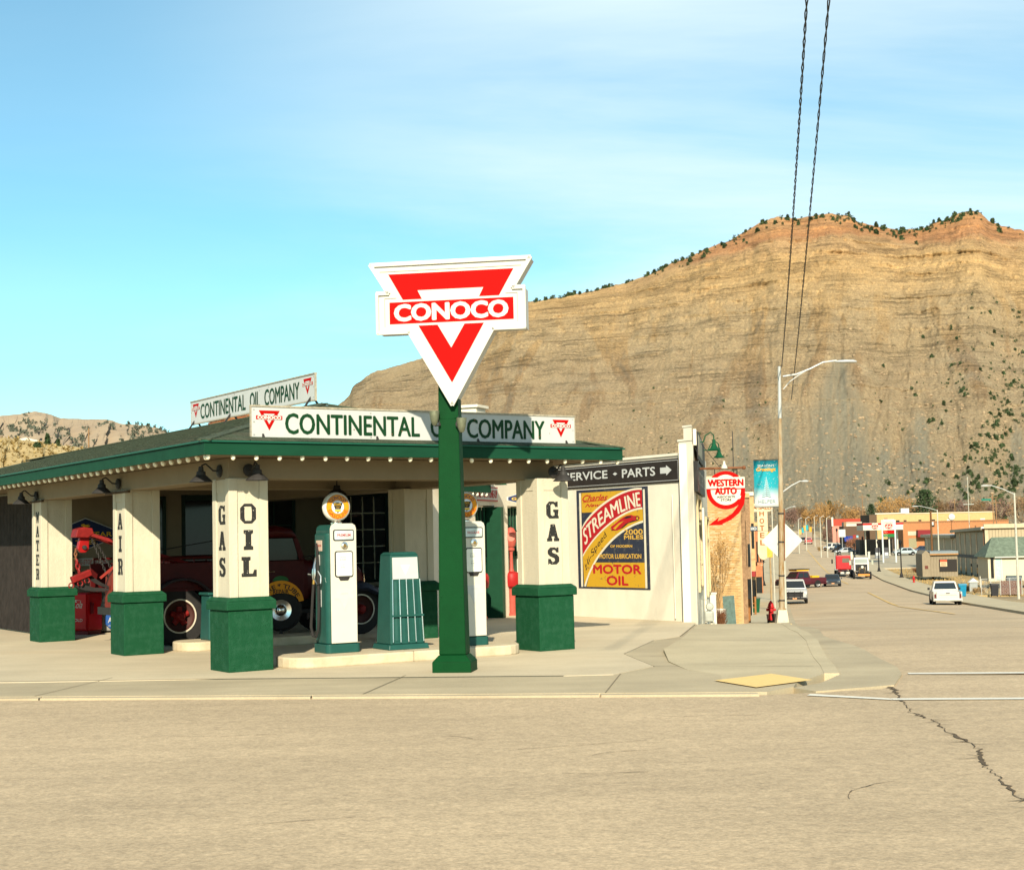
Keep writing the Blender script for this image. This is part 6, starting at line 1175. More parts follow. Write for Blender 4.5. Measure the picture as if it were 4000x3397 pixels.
t_, w_, h = block('shop', 'red brick building far up the near side of the street', 2900, 2972, 2040, 150, 40, redb); face(t_, w_, h, [('cornice', -.01, 1.01, .95, 1.0, tanb, .2), ('window', .5, .6, .45, .75, glass, .02), ('window', .7, .8, .45, .75, glass, .02), ('window', .88, .96, .45, .75, glass, .02), ('shop_window', .55, .95, .05, .3, glass, .02)])
ha = 112.0; kh = ha/FPX; hs = thing('hotel_sign', 'tall cream LA SALLE HOTEL sign with brown letters projecting over the pavement', 'sign', at(2978, 2080, ha), R(-6)); hm = M('hotel_cream', (.50, .40, .26), .6, var=.15, scale=2); hl_ = M('hotel_brown', (.22, .09, .025), .6)
def H2(*a): return [((x-2978)*kh, (2080-z)*kh) for x, z in a]
MB().prism(H2((2960, 1998), (2999, 1998), (2999, 2080), (2993, 2090), (2993, 2178), (2980, 2186), (2966, 2180), (2958, 2160), (2960, 2060)), -.12, .12).build('panel', hm, hs); MB().prism(H2((2924, 1966), (3020, 1966), (3020, 1992), (3006, 1998), (2936, 1998), (2924, 1990)), -.14, .14).build('cross_board', hm, hs)
mb = MB(); TT(mb, 'LA SALLE', 0, H2((0, 1982))[0][1], .30, 1.65, -.143, .012)
for ch_, z_ in zip('HOTEL', (2005, 2034, 2062, 2090, 2118)): TT(mb, ch_, H2((2977, 0))[0][0], H2((0, z_))[0][1], .38, .32, -.123 if ch_ else 0, .02)
mb.build('lettering', hl_, hs); MB().tube([(-.9, .0, .9), (-2.4, .0, .9)], .04, 6).build('bracket', iron, hs)
ho = thing('shop_sign', 'small dark sign with pale letters on a bracket by the hotel sign', 'sign', at(2945, 2064, 100), R(-6)); MB().box(-.24, .24, -.03, .03, -.15, .15).build('board', M('sign_slate', (.05, .07, .09)), ho); mb = MB(); TT(mb, 'HO', -.02, 0, .19, .36, -.032, .012); mb.build('lettering', sign_white, ho); MB().tube([(-1.2, 0, -.16), (1.0, 0, -.16)], .015, 5).build('bracket', iron, ho)
br = thing('bar_sign', 'long brown hanging sign over the pavement beside the black lamp post', 'sign', at(2943, 2203, 118), R(-6)); MB().box(-.75, .75, -.03, .03, -.14, .14).build('board', M('sign_oxide', (.36, .13, .06), .7, c2=(.5, .36, .22), thr=.6, scale=9), br); MB().tube([(-.9, 0, .16), (.95, 0, .16)], .02, 5).build('bracket', iron, br)
gaw = thing('dumpster', 'dark green box bin on the pavement by the shops', 'bin', (at(2938, 2260, 92).x, 92, g(14, 92)+.1), R(-9)); MB().frust((-.38, .38, 0, .6, 0), (-.45, .45, -.05, .7, .8)).build('bin_body', green, gaw); MB().box(-.47, .47, -.07, .72, .801, .86).build('lid', M('lid_green', (.01, .06, .03)), gaw)
def bench(label, px, py, Y, rot):
    p = at(px, py, Y); t_ = thing('bench', label, 'bench', (p.x, Y, g(p.x, Y)+.1), R(rot), 'wooden benches on the pavement'); wd = M('bench_wood', (.24, .10, .03), .7, var=.25, scale=6)
    for k in range(3): MB().box(-.7, .7, -.42+.15*k, -.30+.15*k, .42, .46).build('seat_slat', wd, t_)
    for k in range(4): MB().box(-.7, .7, .03, .06, .52+.14*k, .63+.14*k).build('back_slat', wd, t_)
    for x_ in (-.66, .66): MB().box(x_-.035, x_+.035, -.02, .08, 0, 1.08).build('leg', wd, t_); MB().box(x_-.035, x_+.035, -.45, -.38, 0, .66).build('leg', wd, t_); MB().box(x_-.04, x_+.04, -.45, -.02, .661, .70).build('armrest', wd, t_)
    return t_
bench('tall brown wooden bench against the yellow brick building', 2905, 2378, 66, -80); bench('brown wooden bench farther up the pavement', 2932, 2300, 88, -80)
# fire hydrants
hyr = M('hydrant_red', (.36, .014, .014), .4, var=.1)
def hydrant(label, p, s=1):
    t_ = thing('fire_hydrant', label, 'fire hydrant', p, R(-9)); MB().lathe([(.16, 0), (.16, .05), (.11, .06), (.10, .48), (.15, .50), (.15, .54), (.12, .56), (.105, .66), (.06, .74), (.03, .76), (.03, .80), (0, .80)], 18).build('barrel', hyr, t_)
    for sx_ in (-1, 1): MB().lathe([(0, .20), (.05, .195), (.06, .17), (.06, .11), (.045, .10), (.045, .05)], 12, (0, 0, .42), 'x').build('outlet_cap', hyr, t_, rot=(0, 0, 0 if sx_ > 0 else PI))
    MB().lathe([(0, .21), (.06, .205), (.075, .17), (.075, .12), (.055, .1), (.055, .05)], 14, (0, 0, .40), 'y').build('pumper_cap', hyr, t_); MB().lathe([(.17, -.12), (.17, 0)], 14).build('base_flange', black, t_)
    return t_
pl_ = at(3013, 2420, 61.0); hydrant('red fire hydrant beside the dark planters at the light pole', (pl_.x, pl_.y, g(pl_.x, pl_.y)+.22)); pr2 = land(3570, 2278); hydrant('red fire hydrant on the far pavement behind the white pickup', (pr2.x, pr2.y, g(pr2.x, pr2.y)+.12))
def planter(label, px, py, Y, r_, h):
    p = at(px, py, Y); t_ = thing('planter', label, 'planter', (p.x, Y, g(p.x, Y)+.1)); MB().lathe([(0, 0), (r_*.75, 0), (r_, h), (r_*1.06, h), (r_*1.06, h+.05), (r_*.9, h+.05), (r_*.85, h-.05), (0, h-.05)], 18).build('tub', M('planter_black', (.035, .025, .02), .7, var=.3), t_); MB().lathe([(0, h-.02), (r_*.85, h-.03)], 14).build('soil', M('soil', (.07, .045, .025), .95), t_)
planter('dark round planter in front of the light pole base', 3030, 2418, pl_.y-1.0, .16, .32); planter('dark square-topped planter behind the red hydrant', 3004, 2392, pl_.y+7, .12, .30)
# street light with banner, back of a diamond sign and overhead lines
lp = at(3060, 2432, 57.0); LY = 57.0; kk = LY/FPX; lz = g(lp.x, LY)
sl = thing('street_light', 'tall rusty grey street light pole with a long curved arm and concrete base', 'street light', (lp.x-.05, LY, lz), (0, R(1.25), 0)); bot = at(3060, 2432, LY).z; ptop = at(3053, 1432, LY).z-lz; rusty = M('pole_rust', (.30, .26, .18), .7, 0, c2=(.22, .13, .05), thr=.5, soft=.12, scale=3, stretch=(3, 3, .5)); conc2 = M('base_concrete', (.46, .41, .31), .85, c2=(.33, .26, .15), thr=.62, soft=.08, scale=4)
MB().box(-.42, .34, -.2, .5, -.2, .10).build('footing', M('footing_yellow', (.50, .36, .15), .8), sl, bevel=.01); MB().frust((-.24, .24, -.24, .24, .101), (-.17, .17, -.17, .17, .62)).build('concrete_base', conc2, sl, bevel=.02)
MB().lathe([(.17, .62), (.16, .66), (.115, .70), (.11, 2.0), (.10, ptop*.55), (.075, ptop*.8)], 14).build('pole', rusty, sl); MB().lathe([(.074, ptop*.8+.001), (.06, ptop-.05), (.065, ptop), (0, ptop+.03)], 14).build('pole_top', M('pole_grey', (.36, .37, .35), .55, .2), sl)
A3 = lambda px, py: Matrix.Rotation(R(-1.25), 3, 'Y') @ (at(px, py, LY)-Vector((lp.x-.05, LY, lz)))
grm = M('lamp_grey', (.44, .45, .43), .45, .2); ar_ = thing_part('lamp_arm', sl); MB().tube([A3(3058, 1470), A3(3110, 1462), A3(3165, 1440), A3(3215, 1415), A3(3268, 1408)], .034, 8).build('tube', grm, ar_); MB().tube([A3(3060, 1520), A3(3085, 1490), A3(3120, 1465), A3(3160, 1442)], .02, 6).build('brace', grm, ar_)
hd_ = A3(3305, 1413); MB().loft([[(hd_.x+dx, hd_.y+.14*s_*math.cos(a), hd_.z+.085*s_*math.sin(a)*(1 if math.sin(a) > 0 else .6)) for a in np.linspace(0, 2*PI, 13)[:-1]] for dx, s_ in ((-.42, .35), (-.30, .75), (0, 1), (.28, .95), (.40, .5))]).build('lamp_head', grm, ar_)
for z_ in (.95, 1.9, 3.2, 4.3): MB().lathe([(.118, z_), (.122, z_+.01), (.122, z_+.05), (.118, z_+.06)], 14).build('strap', iron, sl)
MB().tube([(.12, .0, 2.5), (.13, 0, 4.5)], .03, 6).build('conduit', rust, sl)
ds = thing('diamond_sign', 'plain pale back of a diamond road sign fixed to the light pole', 'road sign', at(3055, 2111, LY+.16), R(-4)); hd2 = 77*kk; MB().prism([(-hd2, .03), (-.03, hd2), (.03, hd2), (hd2, .03), (hd2, -.03), (.03, -hd2), (-.03, -hd2), (-hd2, -.03)], -.004, .004).build('plate', M('sign_back', (.42, .42, .38), .5, .15, .06), ds); MB().tube([(0, -.012, 0)] and [(-.0, -.03, .3), (0, -.005, .3)], .015, 8).build('bolt', steel, ds)
bn = thing('street_banner', 'turquoise SEASON\'S GREETINGS banner with a snowy tree and HELPER below', 'banner', at(2993.5, 1888, LY), R(-5)); bw, bh = 47.5*kk, 91*kk
def banner_mat():
    m = bpy.data.materials.new('banner_print'); m.use_nodes = True; t = m.node_tree; b = t.nodes['Principled BSDF']; b.inputs['Roughness'].default_value = .7; b.inputs['Specular IOR Level'].default_value = .1; co = t.nodes.new('ShaderNodeTexCoord'); s_ = t.nodes.new('ShaderNodeSeparateXYZ'); t.links.new(co.outputs['Object'], s_.inputs[0]); mr = t.nodes.new('ShaderNodeMapRange'); mr.inputs[1].default_value = -bh; mr.inputs[2].default_value = bh; t.links.new(s_.outputs[2], mr.inputs[0]); rp = t.nodes.new('ShaderNodeValToRGB'); e = rp.color_ramp.elements; t.links.new(mr.outputs[0], rp.inputs[0])
    e[0].position = .17; e[0].color = (.46, .48, .46, 1); e[1].position = 1; e[1].color = (.004, .07, .09, 1)
    for p_, c_ in ((.28, (.30, .42, .43)), (.42, (.02, .27, .32)), (.75, (.008, .24, .29)), (.9, (.004, .13, .16))): q = e.new(p_); q.color = (*c_, 1)
    t.links.new(rp.outputs[0], b.inputs['Base Color']); return m
mb = MB(); nb = 16; vs = []
for i in range(nb+1):
    z = -bh+2*bh*i/nb
    for x in (-bw, 0, bw): vs.append((x, .02*math.sin(i*.5)*(1-abs(x)/bw*.5), z))
mb.add(vs, [(3*i+k, 3*i+k+1, 3*i+k+4, 3*i+k+3) for i in range(nb) for k in (0, 1)], sm=True); cl = mb.build('cloth', banner_mat(), bn); sd_ = cl.modifiers.new('thickness', 'SOLIDIFY'); sd_.thickness = .004
mb = MB(); T(mb, "SEASON'S", 0, bh*.765, bh*.105, bw*1.36, -.030, bold=.004); rr = random.Random(3)
for k in range(90):
    x, z = rr.uniform(-.95, .95)*bw, rr.uniform(-.45, .97)*bh; q = rr.uniform(.004, .012); mb.flat(circ(x, z, q, 6), -.0285-.0001*k)
mb.build('snow_and_letters', sign_white, bn); mb = MB()
for k in range(9):
    z0 = bh*(.26-.095*k); w2 = bw*(.06+.042*k)
    for s_ in (-1, 1): mb.flat([(0, z0+.03), (s_*w2, z0-bh*.05), (s_*w2*.8, z0-bh*.075), (0, z0-bh*.02)], -.0300-.0002*k)
mb.build('snow_tree', M('snow_print', (.30, .44, .45), .6), bn); mb = MB(); mb.flat([(-.012, -bh*.52), (.012, -bh*.52), (.006, bh*.2), (-.006, bh*.2)], -.033); T(mb, 'HELPER', 0, -bh*.76, bh*.15, bw*1.40, -.030); mb.build('grey_letters', M('banner_grey', (.20, .26, .26), .6), bn)
mb = MB(); TT(mb, 'Greetings', 0, bh*.59, bh*.20, bw*1.55, -.033, .006, shear=.35); mb.build('gold_script', M('gold_print', (.55, .27, .02), .5), bn)
for z_ in (bh+.02, -bh-.02): MB().tube([(-bw, 0, z_), (bw+.1, 0, z_)], .014, 6).build('bracket', iron, bn)
for nm, pa, pb, lb in (('power_line', (3053, 1436, LY), (3114, 440, LY*.47), 'twisted overhead cable running up from the top of the light pole'), ('power_line', (3091, 1560, LY+14), (3187, 440, LY*.5), 'second twisted overhead cable right of the light pole')):
    a_, b_ = at(*pa), at(*pb); e_ = a_ + (b_-a_)*1.7; t_ = thing(nm, lb, 'cable', a_, 0, 'overhead cables'); mb1, mb2 = MB(), MB(); p1, p2 = [], []
    for i in range(240):
        q = i/239; p = (e_-a_)*q + Vector((0, 0, -.5*math.sin(PI*q))); th_ = i*1.3; o_ = Vector((math.cos(th_), 0, math.sin(th_)))*.016; p1.append(p+o_); p2.append(p-o_)
    mb1.tube(p1, .011, 5).build('strand', black, t_); mb2.tube(p2, .011, 5).build('strand', black, t_)
# other poles along the near pavement
def simple_pole(name, label, px, base_y, top_y, r_, m, cat='pole', Y=None):
    p = land(px, base_y) if Y is None else at(px, base_y, Y); Yq = p.y; z0 = g(p.x, Yq); t_ = thing(name, label, cat, (p.x, Yq, z0)); h = at(px, top_y, Yq).z-z0; MB().lathe([(r_, -.2), (r_*.75, h), (0, h+.02)], 12).build('pole', m, t_); return t_, p, h
t_, p, h = simple_pole('wooden_pole', 'brown weathered pole carrying the orange banner', 3014, 2346, 2072, .10, M('pole_wood', (.22, .13, .05), .9, c2=(.32, .25, .15), thr=.5, scale=4, stretch=(4, 4, .4))); OBY = p.y
ob_ = thing('street_banner', 'orange banner with red print hanging behind the diamond sign', 'banner', at(2993, 2127, OBY-.1), R(-5)); ko = OBY/FPX; mb = MB(); mb.box(-25*ko, 24*ko, 0, .005, -49*ko, 49*ko); mb.build('cloth', M('banner_orange', (.56, .27, .03), .7, c2=(.58, .36, .07), thr=.5, scale=1.5), ob_); mb = MB(); rr = random.Random(9)
for k in range(9): mb.flat(circ((-16+rr.uniform(-6, 9))*ko, (36-rr.uniform(0, 60))*ko, rr.uniform(2, 6)*ko, 7), -.003-.0002*k)
mb.build('red_print', M('banner_red', (.45, .06, .02), .6), ob_); MB().tube([(-25*ko, 0, 50*ko), (30*ko, .05, 50*ko)], .02, 6).build('bracket', iron, ob_)
simple_pole('grey_pole', 'slim pale grey pole behind the red hydrant', 3028, 2390, 1985, .055, M('pole_pale', (.40, .39, .32), .6, .2))
def far_light(label, px, Y, top_y, tipx, tipy, side=1, group='street lights in the distance'):
    p = at(px, top_y, Y); z0 = g(p.x, Y); t_ = thing('street_light', label, 'street light', (p.x, Y, z0), 0, group); h = p.z-z0; MB().lathe([(.12, -.2), (.07, h)], 10).build('pole', M('pole_pale', (.40, .39, .32)), t_); tp = at(tipx, tipy, Y)-Vector((p.x, Y, z0)); MB().tube([(0, 0, h-.1), (tp.x*.4, 0, h-.1+(tp.z-h)*.75), (tp.x*.75, 0, tp.z+.02), (tp.x*.85, 0, tp.z)], .035, 6).build('lamp_arm', grm, t_); MB().loft([[(tp.x*q, .13*s_*math.cos(a), tp.z+.08*s_*math.sin(a)) for a in np.linspace(0, 2*PI, 9)[:-1]] for q, s_ in ((.8, .4), (.87, .9), (1.0, 1), (1.08, .4))]).build('lamp_head', grm, t_); return t_
far_light('street light whose lamp shows right of the turquoise banner', 3053, 94, 1918, 3150, 1879); far_light('pale street light by the brown wooden pole on the far side', 3661, 195, 1990, 3570, 1977); far_light('street light at the far right edge over the tan roofs', 3962, 120, 1925, 3842, 1897)
far_light('small distant street light over the street end', 3060, 210, 1990, 3105, 1978)
for i, (px, ty, Yq) in enumerate(((3118, 2027, 330), (3147, 2024, 350), (3203, 2020, 300), (3180, 2018, 380), (3228, 2022, 300))): far_light(('far-off thin street light just right of the diamond sign', 'far-off thin street light between the tiny banners', 'far-off street light left of the one nearest the pink shop', 'far-off street light right of the tiny banners', 'far-off thin street light nearest the pink shop')[i], px, Yq, ty, px+14, ty-5)
for i, (px, py, c_, lb) in enumerate(((3136, 2070, (.02, .25, .30), 'tiny turquoise banner far up the street'), (3152, 2060, (.02, .25, .28), 'second tiny turquoise banner far up the street'), (3143, 2062, (.5, .26, .05), 'tiny orange banner far up the street'), (3166, 2067, (.5, .25, .03), 'tiny orange banner right of the far turquoise ones'), (3126, 2077, (.5, .3, .08), 'tiny pale orange banner at the street end'))):
    t_ = thing('street_banner', lb, 'banner', at(px, py, 325)); MB().box(-.25, .25, 0, .01, -.55, .55).build('cloth', M('far_banner_%d' % i, c_, .7), t_)
# black lantern posts
blk = M('lantern_black', (.012, .012, .012), .45)
def lantern(label, px, by, ty, Y=None):
    p = land(px, by) if Y is None else at(px, by, Y); z0 = g(p.x, p.y)+.08; t_ = thing('lamp_post', label, 'lamp post', (p.x, p.y, z0), 0, 'black lantern posts along the pavements'); h = at(px, ty, p.y).z-z0
    MB().lathe([(.30, 0), (.30, .12), (.20, .22), (.17, .5), (.11, .62), (.10, .7)], 14).build('base', blk, t_); MB().lathe([(.095, .7), (.065, h-.75)], 12).build('post', blk, t_); MB().lathe([(.07, h-.76), (.13, h-.72), (.08, h-.66), (.16, h-.6), (.21, h-.35), (.20, h-.18), (.12, h-.1), (.05, h-.03), (0, h)], 14).build('lantern', blk, t_); return t_
for px, by, ty, Yq, lb in ((2983, 2290, 2176, None, 'black lantern post on the near pavement by the benches'), (3434, 2234, 2108, None, 'black lantern post right of the white tractor unit'), (3522, 2258, 2107, None, 'black lantern post left of the far hydrant'), (3272, 2178, 2062, 300, 'black lantern post behind the red tractor unit'), (3371, 2158, 2094, 310, 'black lantern post left of the fuel price sign'), (3338, 2164, 2120, 290, 'short black lantern post behind the two tractor units')): lantern(lb, px, by, ty, Yq)
# ============================================================ FAR SIDE OF THE STREET
def xr(y): return xl(y)+ROADW
fy = list(range(40, 210, 6)) + list(range(210, 420, 12))
ribbon('far_kerb', [(xr(y)-.02, y) for y in fy], [(xr(y)+.16, y) for y in fy], walk_mat, .115, .3)
ribbon('far_pavement', [(xr(y)+.165, y) for y in fy], [(xr(y)+3.4, y) for y in fy], walk_mat, .11, .3)
lot_m = ground_mat('lot_concrete', (.36, .31, .215), fine=60, big=.3, amt=.12, stain=.2, bump=.3)
fy2 = list(range(238, 345, 6)); ribbon('fuel_station_lot', [(xr(y)+3.45, y) for y in fy2], [(xr(y)+62, y) for y in fy2], lot_m, .06, .2)
dry = ground_mat('dry_grass', (.40, .29, .13), fine=14, big=.15, amt=.35, stain=.3, bump=1, patch=(.16, (.17, .10, .04), .52, .8))
fy3 = list(range(128, 234, 6)); ribbon('dry_lawn', [(xr(y)+3.45, y) for y in fy3], [(xr(y)+26, y) for y in fy3], dry, .05, .2)
tf = MB()
for k in range(2600):
    y = random.uniform(128, 232); x = xr(y)+3.6+random.random()**1.3*22; s = random.uniform(.08, .22); z = g(x, y)+.05
    for q in range(3):
        a = random.uniform(0, 6.28); d = Vector((math.cos(a)*.5, math.sin(a)*.5, 1)); e = Vector((-math.sin(a), math.cos(a), 0))*s*.25; b = Vector((x, y, z)); tf.add([b-e, b+e, b+d*s], [(0, 1, 2)])
tf.build('dry_grass_tufts', M('straw', (.36, .25, .10), .9, var=.4, scale=.5), kind='stuff')
# ---- tan two-storey metal building with dark window strips
tanm = M('tan_siding', (.40, .335, .225), .7, var=.1, scale=2); tand = M('tan_trim', (.24, .20, .135), .7); roofp = M('pale_metal_roof', (.42, .44, .42), .5, .2, .1)
def panelled(t_, w_, h, n, m, y=0, z0=0, x0=0, gap=.03):
    mm = MB().box(0, w_/n-gap, -.05, .0, 0, h).mesh('panel', m)
    for k in range(n): o = bpy.data.objects.new('panel', mm); COL.objects.link(o); o.parent = t_; o.location = (x0+k*w_/n+gap/2, y-.001, z0)
YL, YR = 212.0, 190.0; A0 = at(3737, 2250, YL); A1 = at(3857, 2250, YR); zb = A0.z-.4; fv = Vector((A1.x-A0.x, A1.y-A0.y, 0)); wA = fv.length; FR = math.atan2(fv.y, fv.x)
mb_ = thing('metal_building', 'tan two storey metal building with dark vertical window strips', 'building', (A0.x, YL, zb), FR); hA = at(3737, 2072, YL).z-zb; hB = at(3857, 2060, YR).z-zb
MB().prism([(0, -2), (wA, -2), (wA, hB), (0, hA)], 0, 14).build('walls', tand, mb_); panelled(mb_, wA, min(hA, hB)-.25, 26, tanm)
for f_ in (.0, .165, .335, .52, .71, .93):
    x = f_*wA+.02; MB().box(x, x+.85, -.085, -.052, .1, hA*.46).build('window_strip', glass, mb_); MB().box(x, x+.85, -.085, -.052, hA*.53, min(hA, hB)-.35).build('window_strip', glass, mb_)
    for q in (.40, .80): MB().box(x+.15, x+.8, -.12, -.086, hA*.46*q-.5, hA*.46*q-.1).build('vent_panel', dark if 'dark' in globals() else black, mb_) if f_ > .5 else None
MB().box(-.1, wA+.1, -.10, -.053, hA*.465, hA*.525).build('floor_band', M('band_slate', (.07, .075, .075), .6), mb_)
mb = MB(); mb.add([(-.3, -.6, hA-.12), (wA+.5, -.6, hB-.12), (wA+.5, 14.4, hB+.9), (-.3, 14.4, hA+.9), (-.3, -.6, hA+.12), (wA+.5, -.6, hB+.12), (wA+.5, 14.4, hB+1.15), (-.3, 14.4, hA+1.15)], [(3, 2, 1, 0), (4, 5, 6, 7), (0, 1, 5, 4), (1, 2, 6, 5), (2, 3, 7, 6), (3, 0, 4, 7)]); mb.build('roof', roofp, mb_)
mb = MB(); mb.prism([(-.32, hA-.28), (wA+.52, hB-.28), (wA+.52, hB+.10), (-.32, hA+.10)], -.68, -.605); mb.build('eave_board', tanm, mb_)
MB().tube([(wA-.6, -.15, .1), (wA-.6, -.15, hB)], .07, 6).build('downpipe', M('copper_pipe', (.34, .16, .09), .5), mb_)
gp = thing_part('gable', mb_, (wA+.06, 0, 0), R(90)); mm = MB().box(0, .37, -.04, 0, -1.5, hB).mesh('panel', M('cream_siding', (.33, .27, .175), .7, var=.06))
for k in range(30): o = bpy.data.objects.new('panel', mm); COL.objects.link(o); o.parent = gp; o.location = (.02+.4*k, -.001, 0)
MB().box(-.3, 12.4, -.45, -.05, hB-.1, hB+.45).build('gable_board', tanm, gp); MB().box(-.12, .3, -.07, -.042, -1, hB-.1).build('corner_board', tanm, gp)
W0 = at(3617, 2190, 240); wv = Vector((A0.x-W0.x, A0.y-W0.y, 0)); wl_ = wv.length-.2; lw = thing('metal_wing', 'lower tan metal wing left of the two storey building', 'building', (W0.x, 240, W0.z-3), math.atan2(wv.y, wv.x)); hl2 = at(3617, 2092, 240).z-(W0.z-3)
MB().box(0, wl_, 0, 10, 0, hl2-.1).build('walls', tand, lw); panelled(lw, wl_, hl2-.3, 26, tanm)
for f_ in (.08, .27, .47, .66, .9): MB().box(f_*wl_, f_*wl_+.8, -.085, -.052, 3.2, hl2-.4).build('window_strip', glass, lw)
MB().box(-.4, wl_-.1, -.6, 10.4, hl2-.099, hl2+.22).build('roof', roofp, lw); MB().box(-.42, wl_-.08, -.68, -.601, hl2-.25, hl2+.18).build('eave_board', tanm, lw)
shedm = M('shed_tan', (.21, .172, .115), .75, var=.12, scale=3)
# shed with the dark board and its red notice
Y1 = 186.0; k1 = Y1/FPX; p = at(3603, 2246, Y1); zb = p.z-.2; sd1 = thing('shop_shed', 'tan flat-roofed shed with dark notice board and pointed end wall', 'shed', (p.x, Y1, zb), R(-7)); w1_ = (3738-3603)*k1; h1 = at(3603, 2160, Y1).z-zb
MB().box(1.0, w1_, 0, 6, 0, h1-.1).build('walls', shedm, sd1); panelled(sd1, w1_-1.1, h1-.15, 9, shedm, x0=1.05); MB().prism([(0, 0), (1.0, 0), (1.0, h1-.1), (.5, h1+.35), (0, h1-.1)], -.3, 5).build('end_wall', shedm, sd1); MB().box(.3, .7, -.33, -.301, 1.0, 1.4).build('vent', M('vent_brown', (.10, .03, .02)), sd1)
MB().box(.95, w1_+.05, -.4, 6.1, h1-.099, h1+.22).build('roof', M('slate_roof', (.16, .19, .20), .6), sd1); MB().box(.95, w1_+.05, -.45, -.401, h1-.25, h1-.08).build('eave_board', M('eave_orange', (.30, .16, .06)), sd1)
xb0 = (3668-3603)*k1; xb1 = (3735-3603)*k1; zB0, zB1 = at(3668, 2231, Y1).z-zb, at(3668, 2184, Y1).z-zb; MB().box(xb0, xb1, -.16, -.06, zB0, zB1).build('dark_board', M('board_dark', (.018, .015, .013), .6), sd1); nb_ = MB().box(xb0+.1, xb0+.95, -.175, -.161, zB0+.62, zB1-.06).build('notice', M('notice_cream', (.45, .36, .22), .6), sd1)
mb = MB(); mb.flat([(xb0+.1, zB1-.33), (xb0+.95, zB1-.33), (xb0+.95, zB1-.06), (xb0+.1, zB1-.06)], -.177)
for q in range(4): mb.flat([(xb0+.2, zB1-.47-.12*q), (xb0+.82, zB1-.47-.12*q), (xb0+.82, zB1-.42-.12*q), (xb0+.2, zB1-.42-.12*q)], -.177)
mb.build('notice_print', M('notice_red', (.45, .07, .03), .6), nb_)
# small house with green roof at the right edge
Y2 = 150.0; k2 = Y2/FPX; p = at(3862, 2262, Y2); zb = p.z-.2; hs2 = thing('small_house', 'small cream house with a mossy green roof at the far right edge', 'house', (p.x, Y2, zb), R(-6)); w2 = 5.5; h2 = at(3862, 2172, Y2).z-zb
MB().box(0, w2, 0, 5, 0, h2).build('walls', M('house_cream', (.50, .44, .31), .8, var=.06), hs2); mossy = M('mossy_roof', (.115, .145, .105), .9, var=.3, scale=3, bump=.5); MB().add([(-.35, -.4, h2-.1), (w2+.2, -.4, h2-.1), (w2+.2, 2.6, h2+1.9), (1.0, 2.6, h2+1.9), (-.35, 5.3, h2-.1), (w2+.2, 5.3, h2-.1)], [(0, 1, 2, 3), (0, 3, 4), (3, 2, 5, 4), (0, 4, 5, 1)]).build('roof', mossy, hs2)
MB().box(.25, .55, -.02, -.002, .3, h2-.1).build('dark_pane', glass, hs2); dd = MB().box(.75, 1.25, -.06, -.002, .1, h2-.15).build('door', M('door_aqua', (.30, .42, .38), .5), hs2); MB().box(.62, .74, -.08, -.002, .0, h2-.05).build('door_post', white_paint, hs2); MB().box(.6, w2, -.45, -.41, h2-.16, h2-.05).build('gutter', white_paint, hs2); MB().box(1.26, 1.38, -.08, -.002, 0, h2-.05).build('door_post', white_paint, hs2)
MB().box(1.7, 3.2, -.5, -.1, 0, .55).build('planter_box', M('box_slate', (.06, .08, .09)), hs2)
# chain-link fence
Y3 = 128.0; k3 = Y3/FPX; p = at(3835, 2320, Y3); zb = g(p.x, Y3); wf = 3.4; cf = thing('chain_fence', 'low chain-link fence with brown slats beside the dark bin', 'fence', (p.x, Y3, zb), R(-6))
for x_ in (0, .8, 1.6, 2.4, 3.4): MB().tube([(x_, 0, 0), (x_, 0, 1.45)], .03, 6).build('post', steel, cf)
MB().tube([(0, 0, 1.42), (wf, 0, 1.48)], .022, 6).build('top_rail', steel, cf); mb = MB()
for k in range(30): x = wf*k/29; mb.tube([(x-.6, .0, .05), (x+.6, 0, 1.4)], .006, 3, cap=False).tube([(x+.6, .0, .05), (x-.6, 0, 1.4)], .006, 3, cap=False)
mb.build('wire_mesh', steel, cf, kind='stuff')
for k in range(9): MB().box(1.65+.19*k, 1.82+.19*k, .03, .04, .05, 1.25).build('slat', M('slat_brown', (.11, .035, .02), .8), cf)
# wheelie bins and little post box
def bin_(label, px, py, Y, m, h=1.08):
    p = at(px, py, Y); t_ = thing('wheelie_bin', label, 'bin', (p.x, Y, g(p.x, Y)+.1), R(-9)); MB().frust((-.24, .24, -.25, .25, .06), (-.30, .30, -.33, .33, h-.12)).build('bin_body', m, t_, bevel=.02); MB().frust((-.34, .34, -.38, .38, h-.119), (-.32, .32, -.34, .36, h)).build('lid', m, t_, bevel=.015)
    for x_ in (-.24, .24): MB().lathe([(0, -.03), (.11, -.03), (.11, .03), (0, .03)], 14, (x_, .28, .11), 'x').build('wheel', rubber, t_)
    return t_
bin_('blue wheelie bin on the far pavement right of the white pickup', 3759, 2303, 122, M('bin_blue', (.008, .16, .27), .45)); bin_('dark grey wheelie bin in front of the chain-link fence', 3886, 2327, 120, M('bin_dark', (.022, .022, .024), .5))
p = at(3803, 2273, 140); pb = thing('post_box', 'little grey house-shaped box on a post behind the blue bin', 'box', (p.x, 140, g(p.x, 140)), R(-6)); MB().box(-.42, .32, -.2, .2, .0, 1.0).build('cabin', M('box_grey', (.24, .26, .25), .7), pb); MB().prism([(-.55, .95), (-.05, 1.35), (.45, .95)], -.3, .3).build('roof', roofp, pb); MB().tube([(.62, 0, 0), (.62, 0, 1.5)], .04, 6).build('post', white_paint, pb)
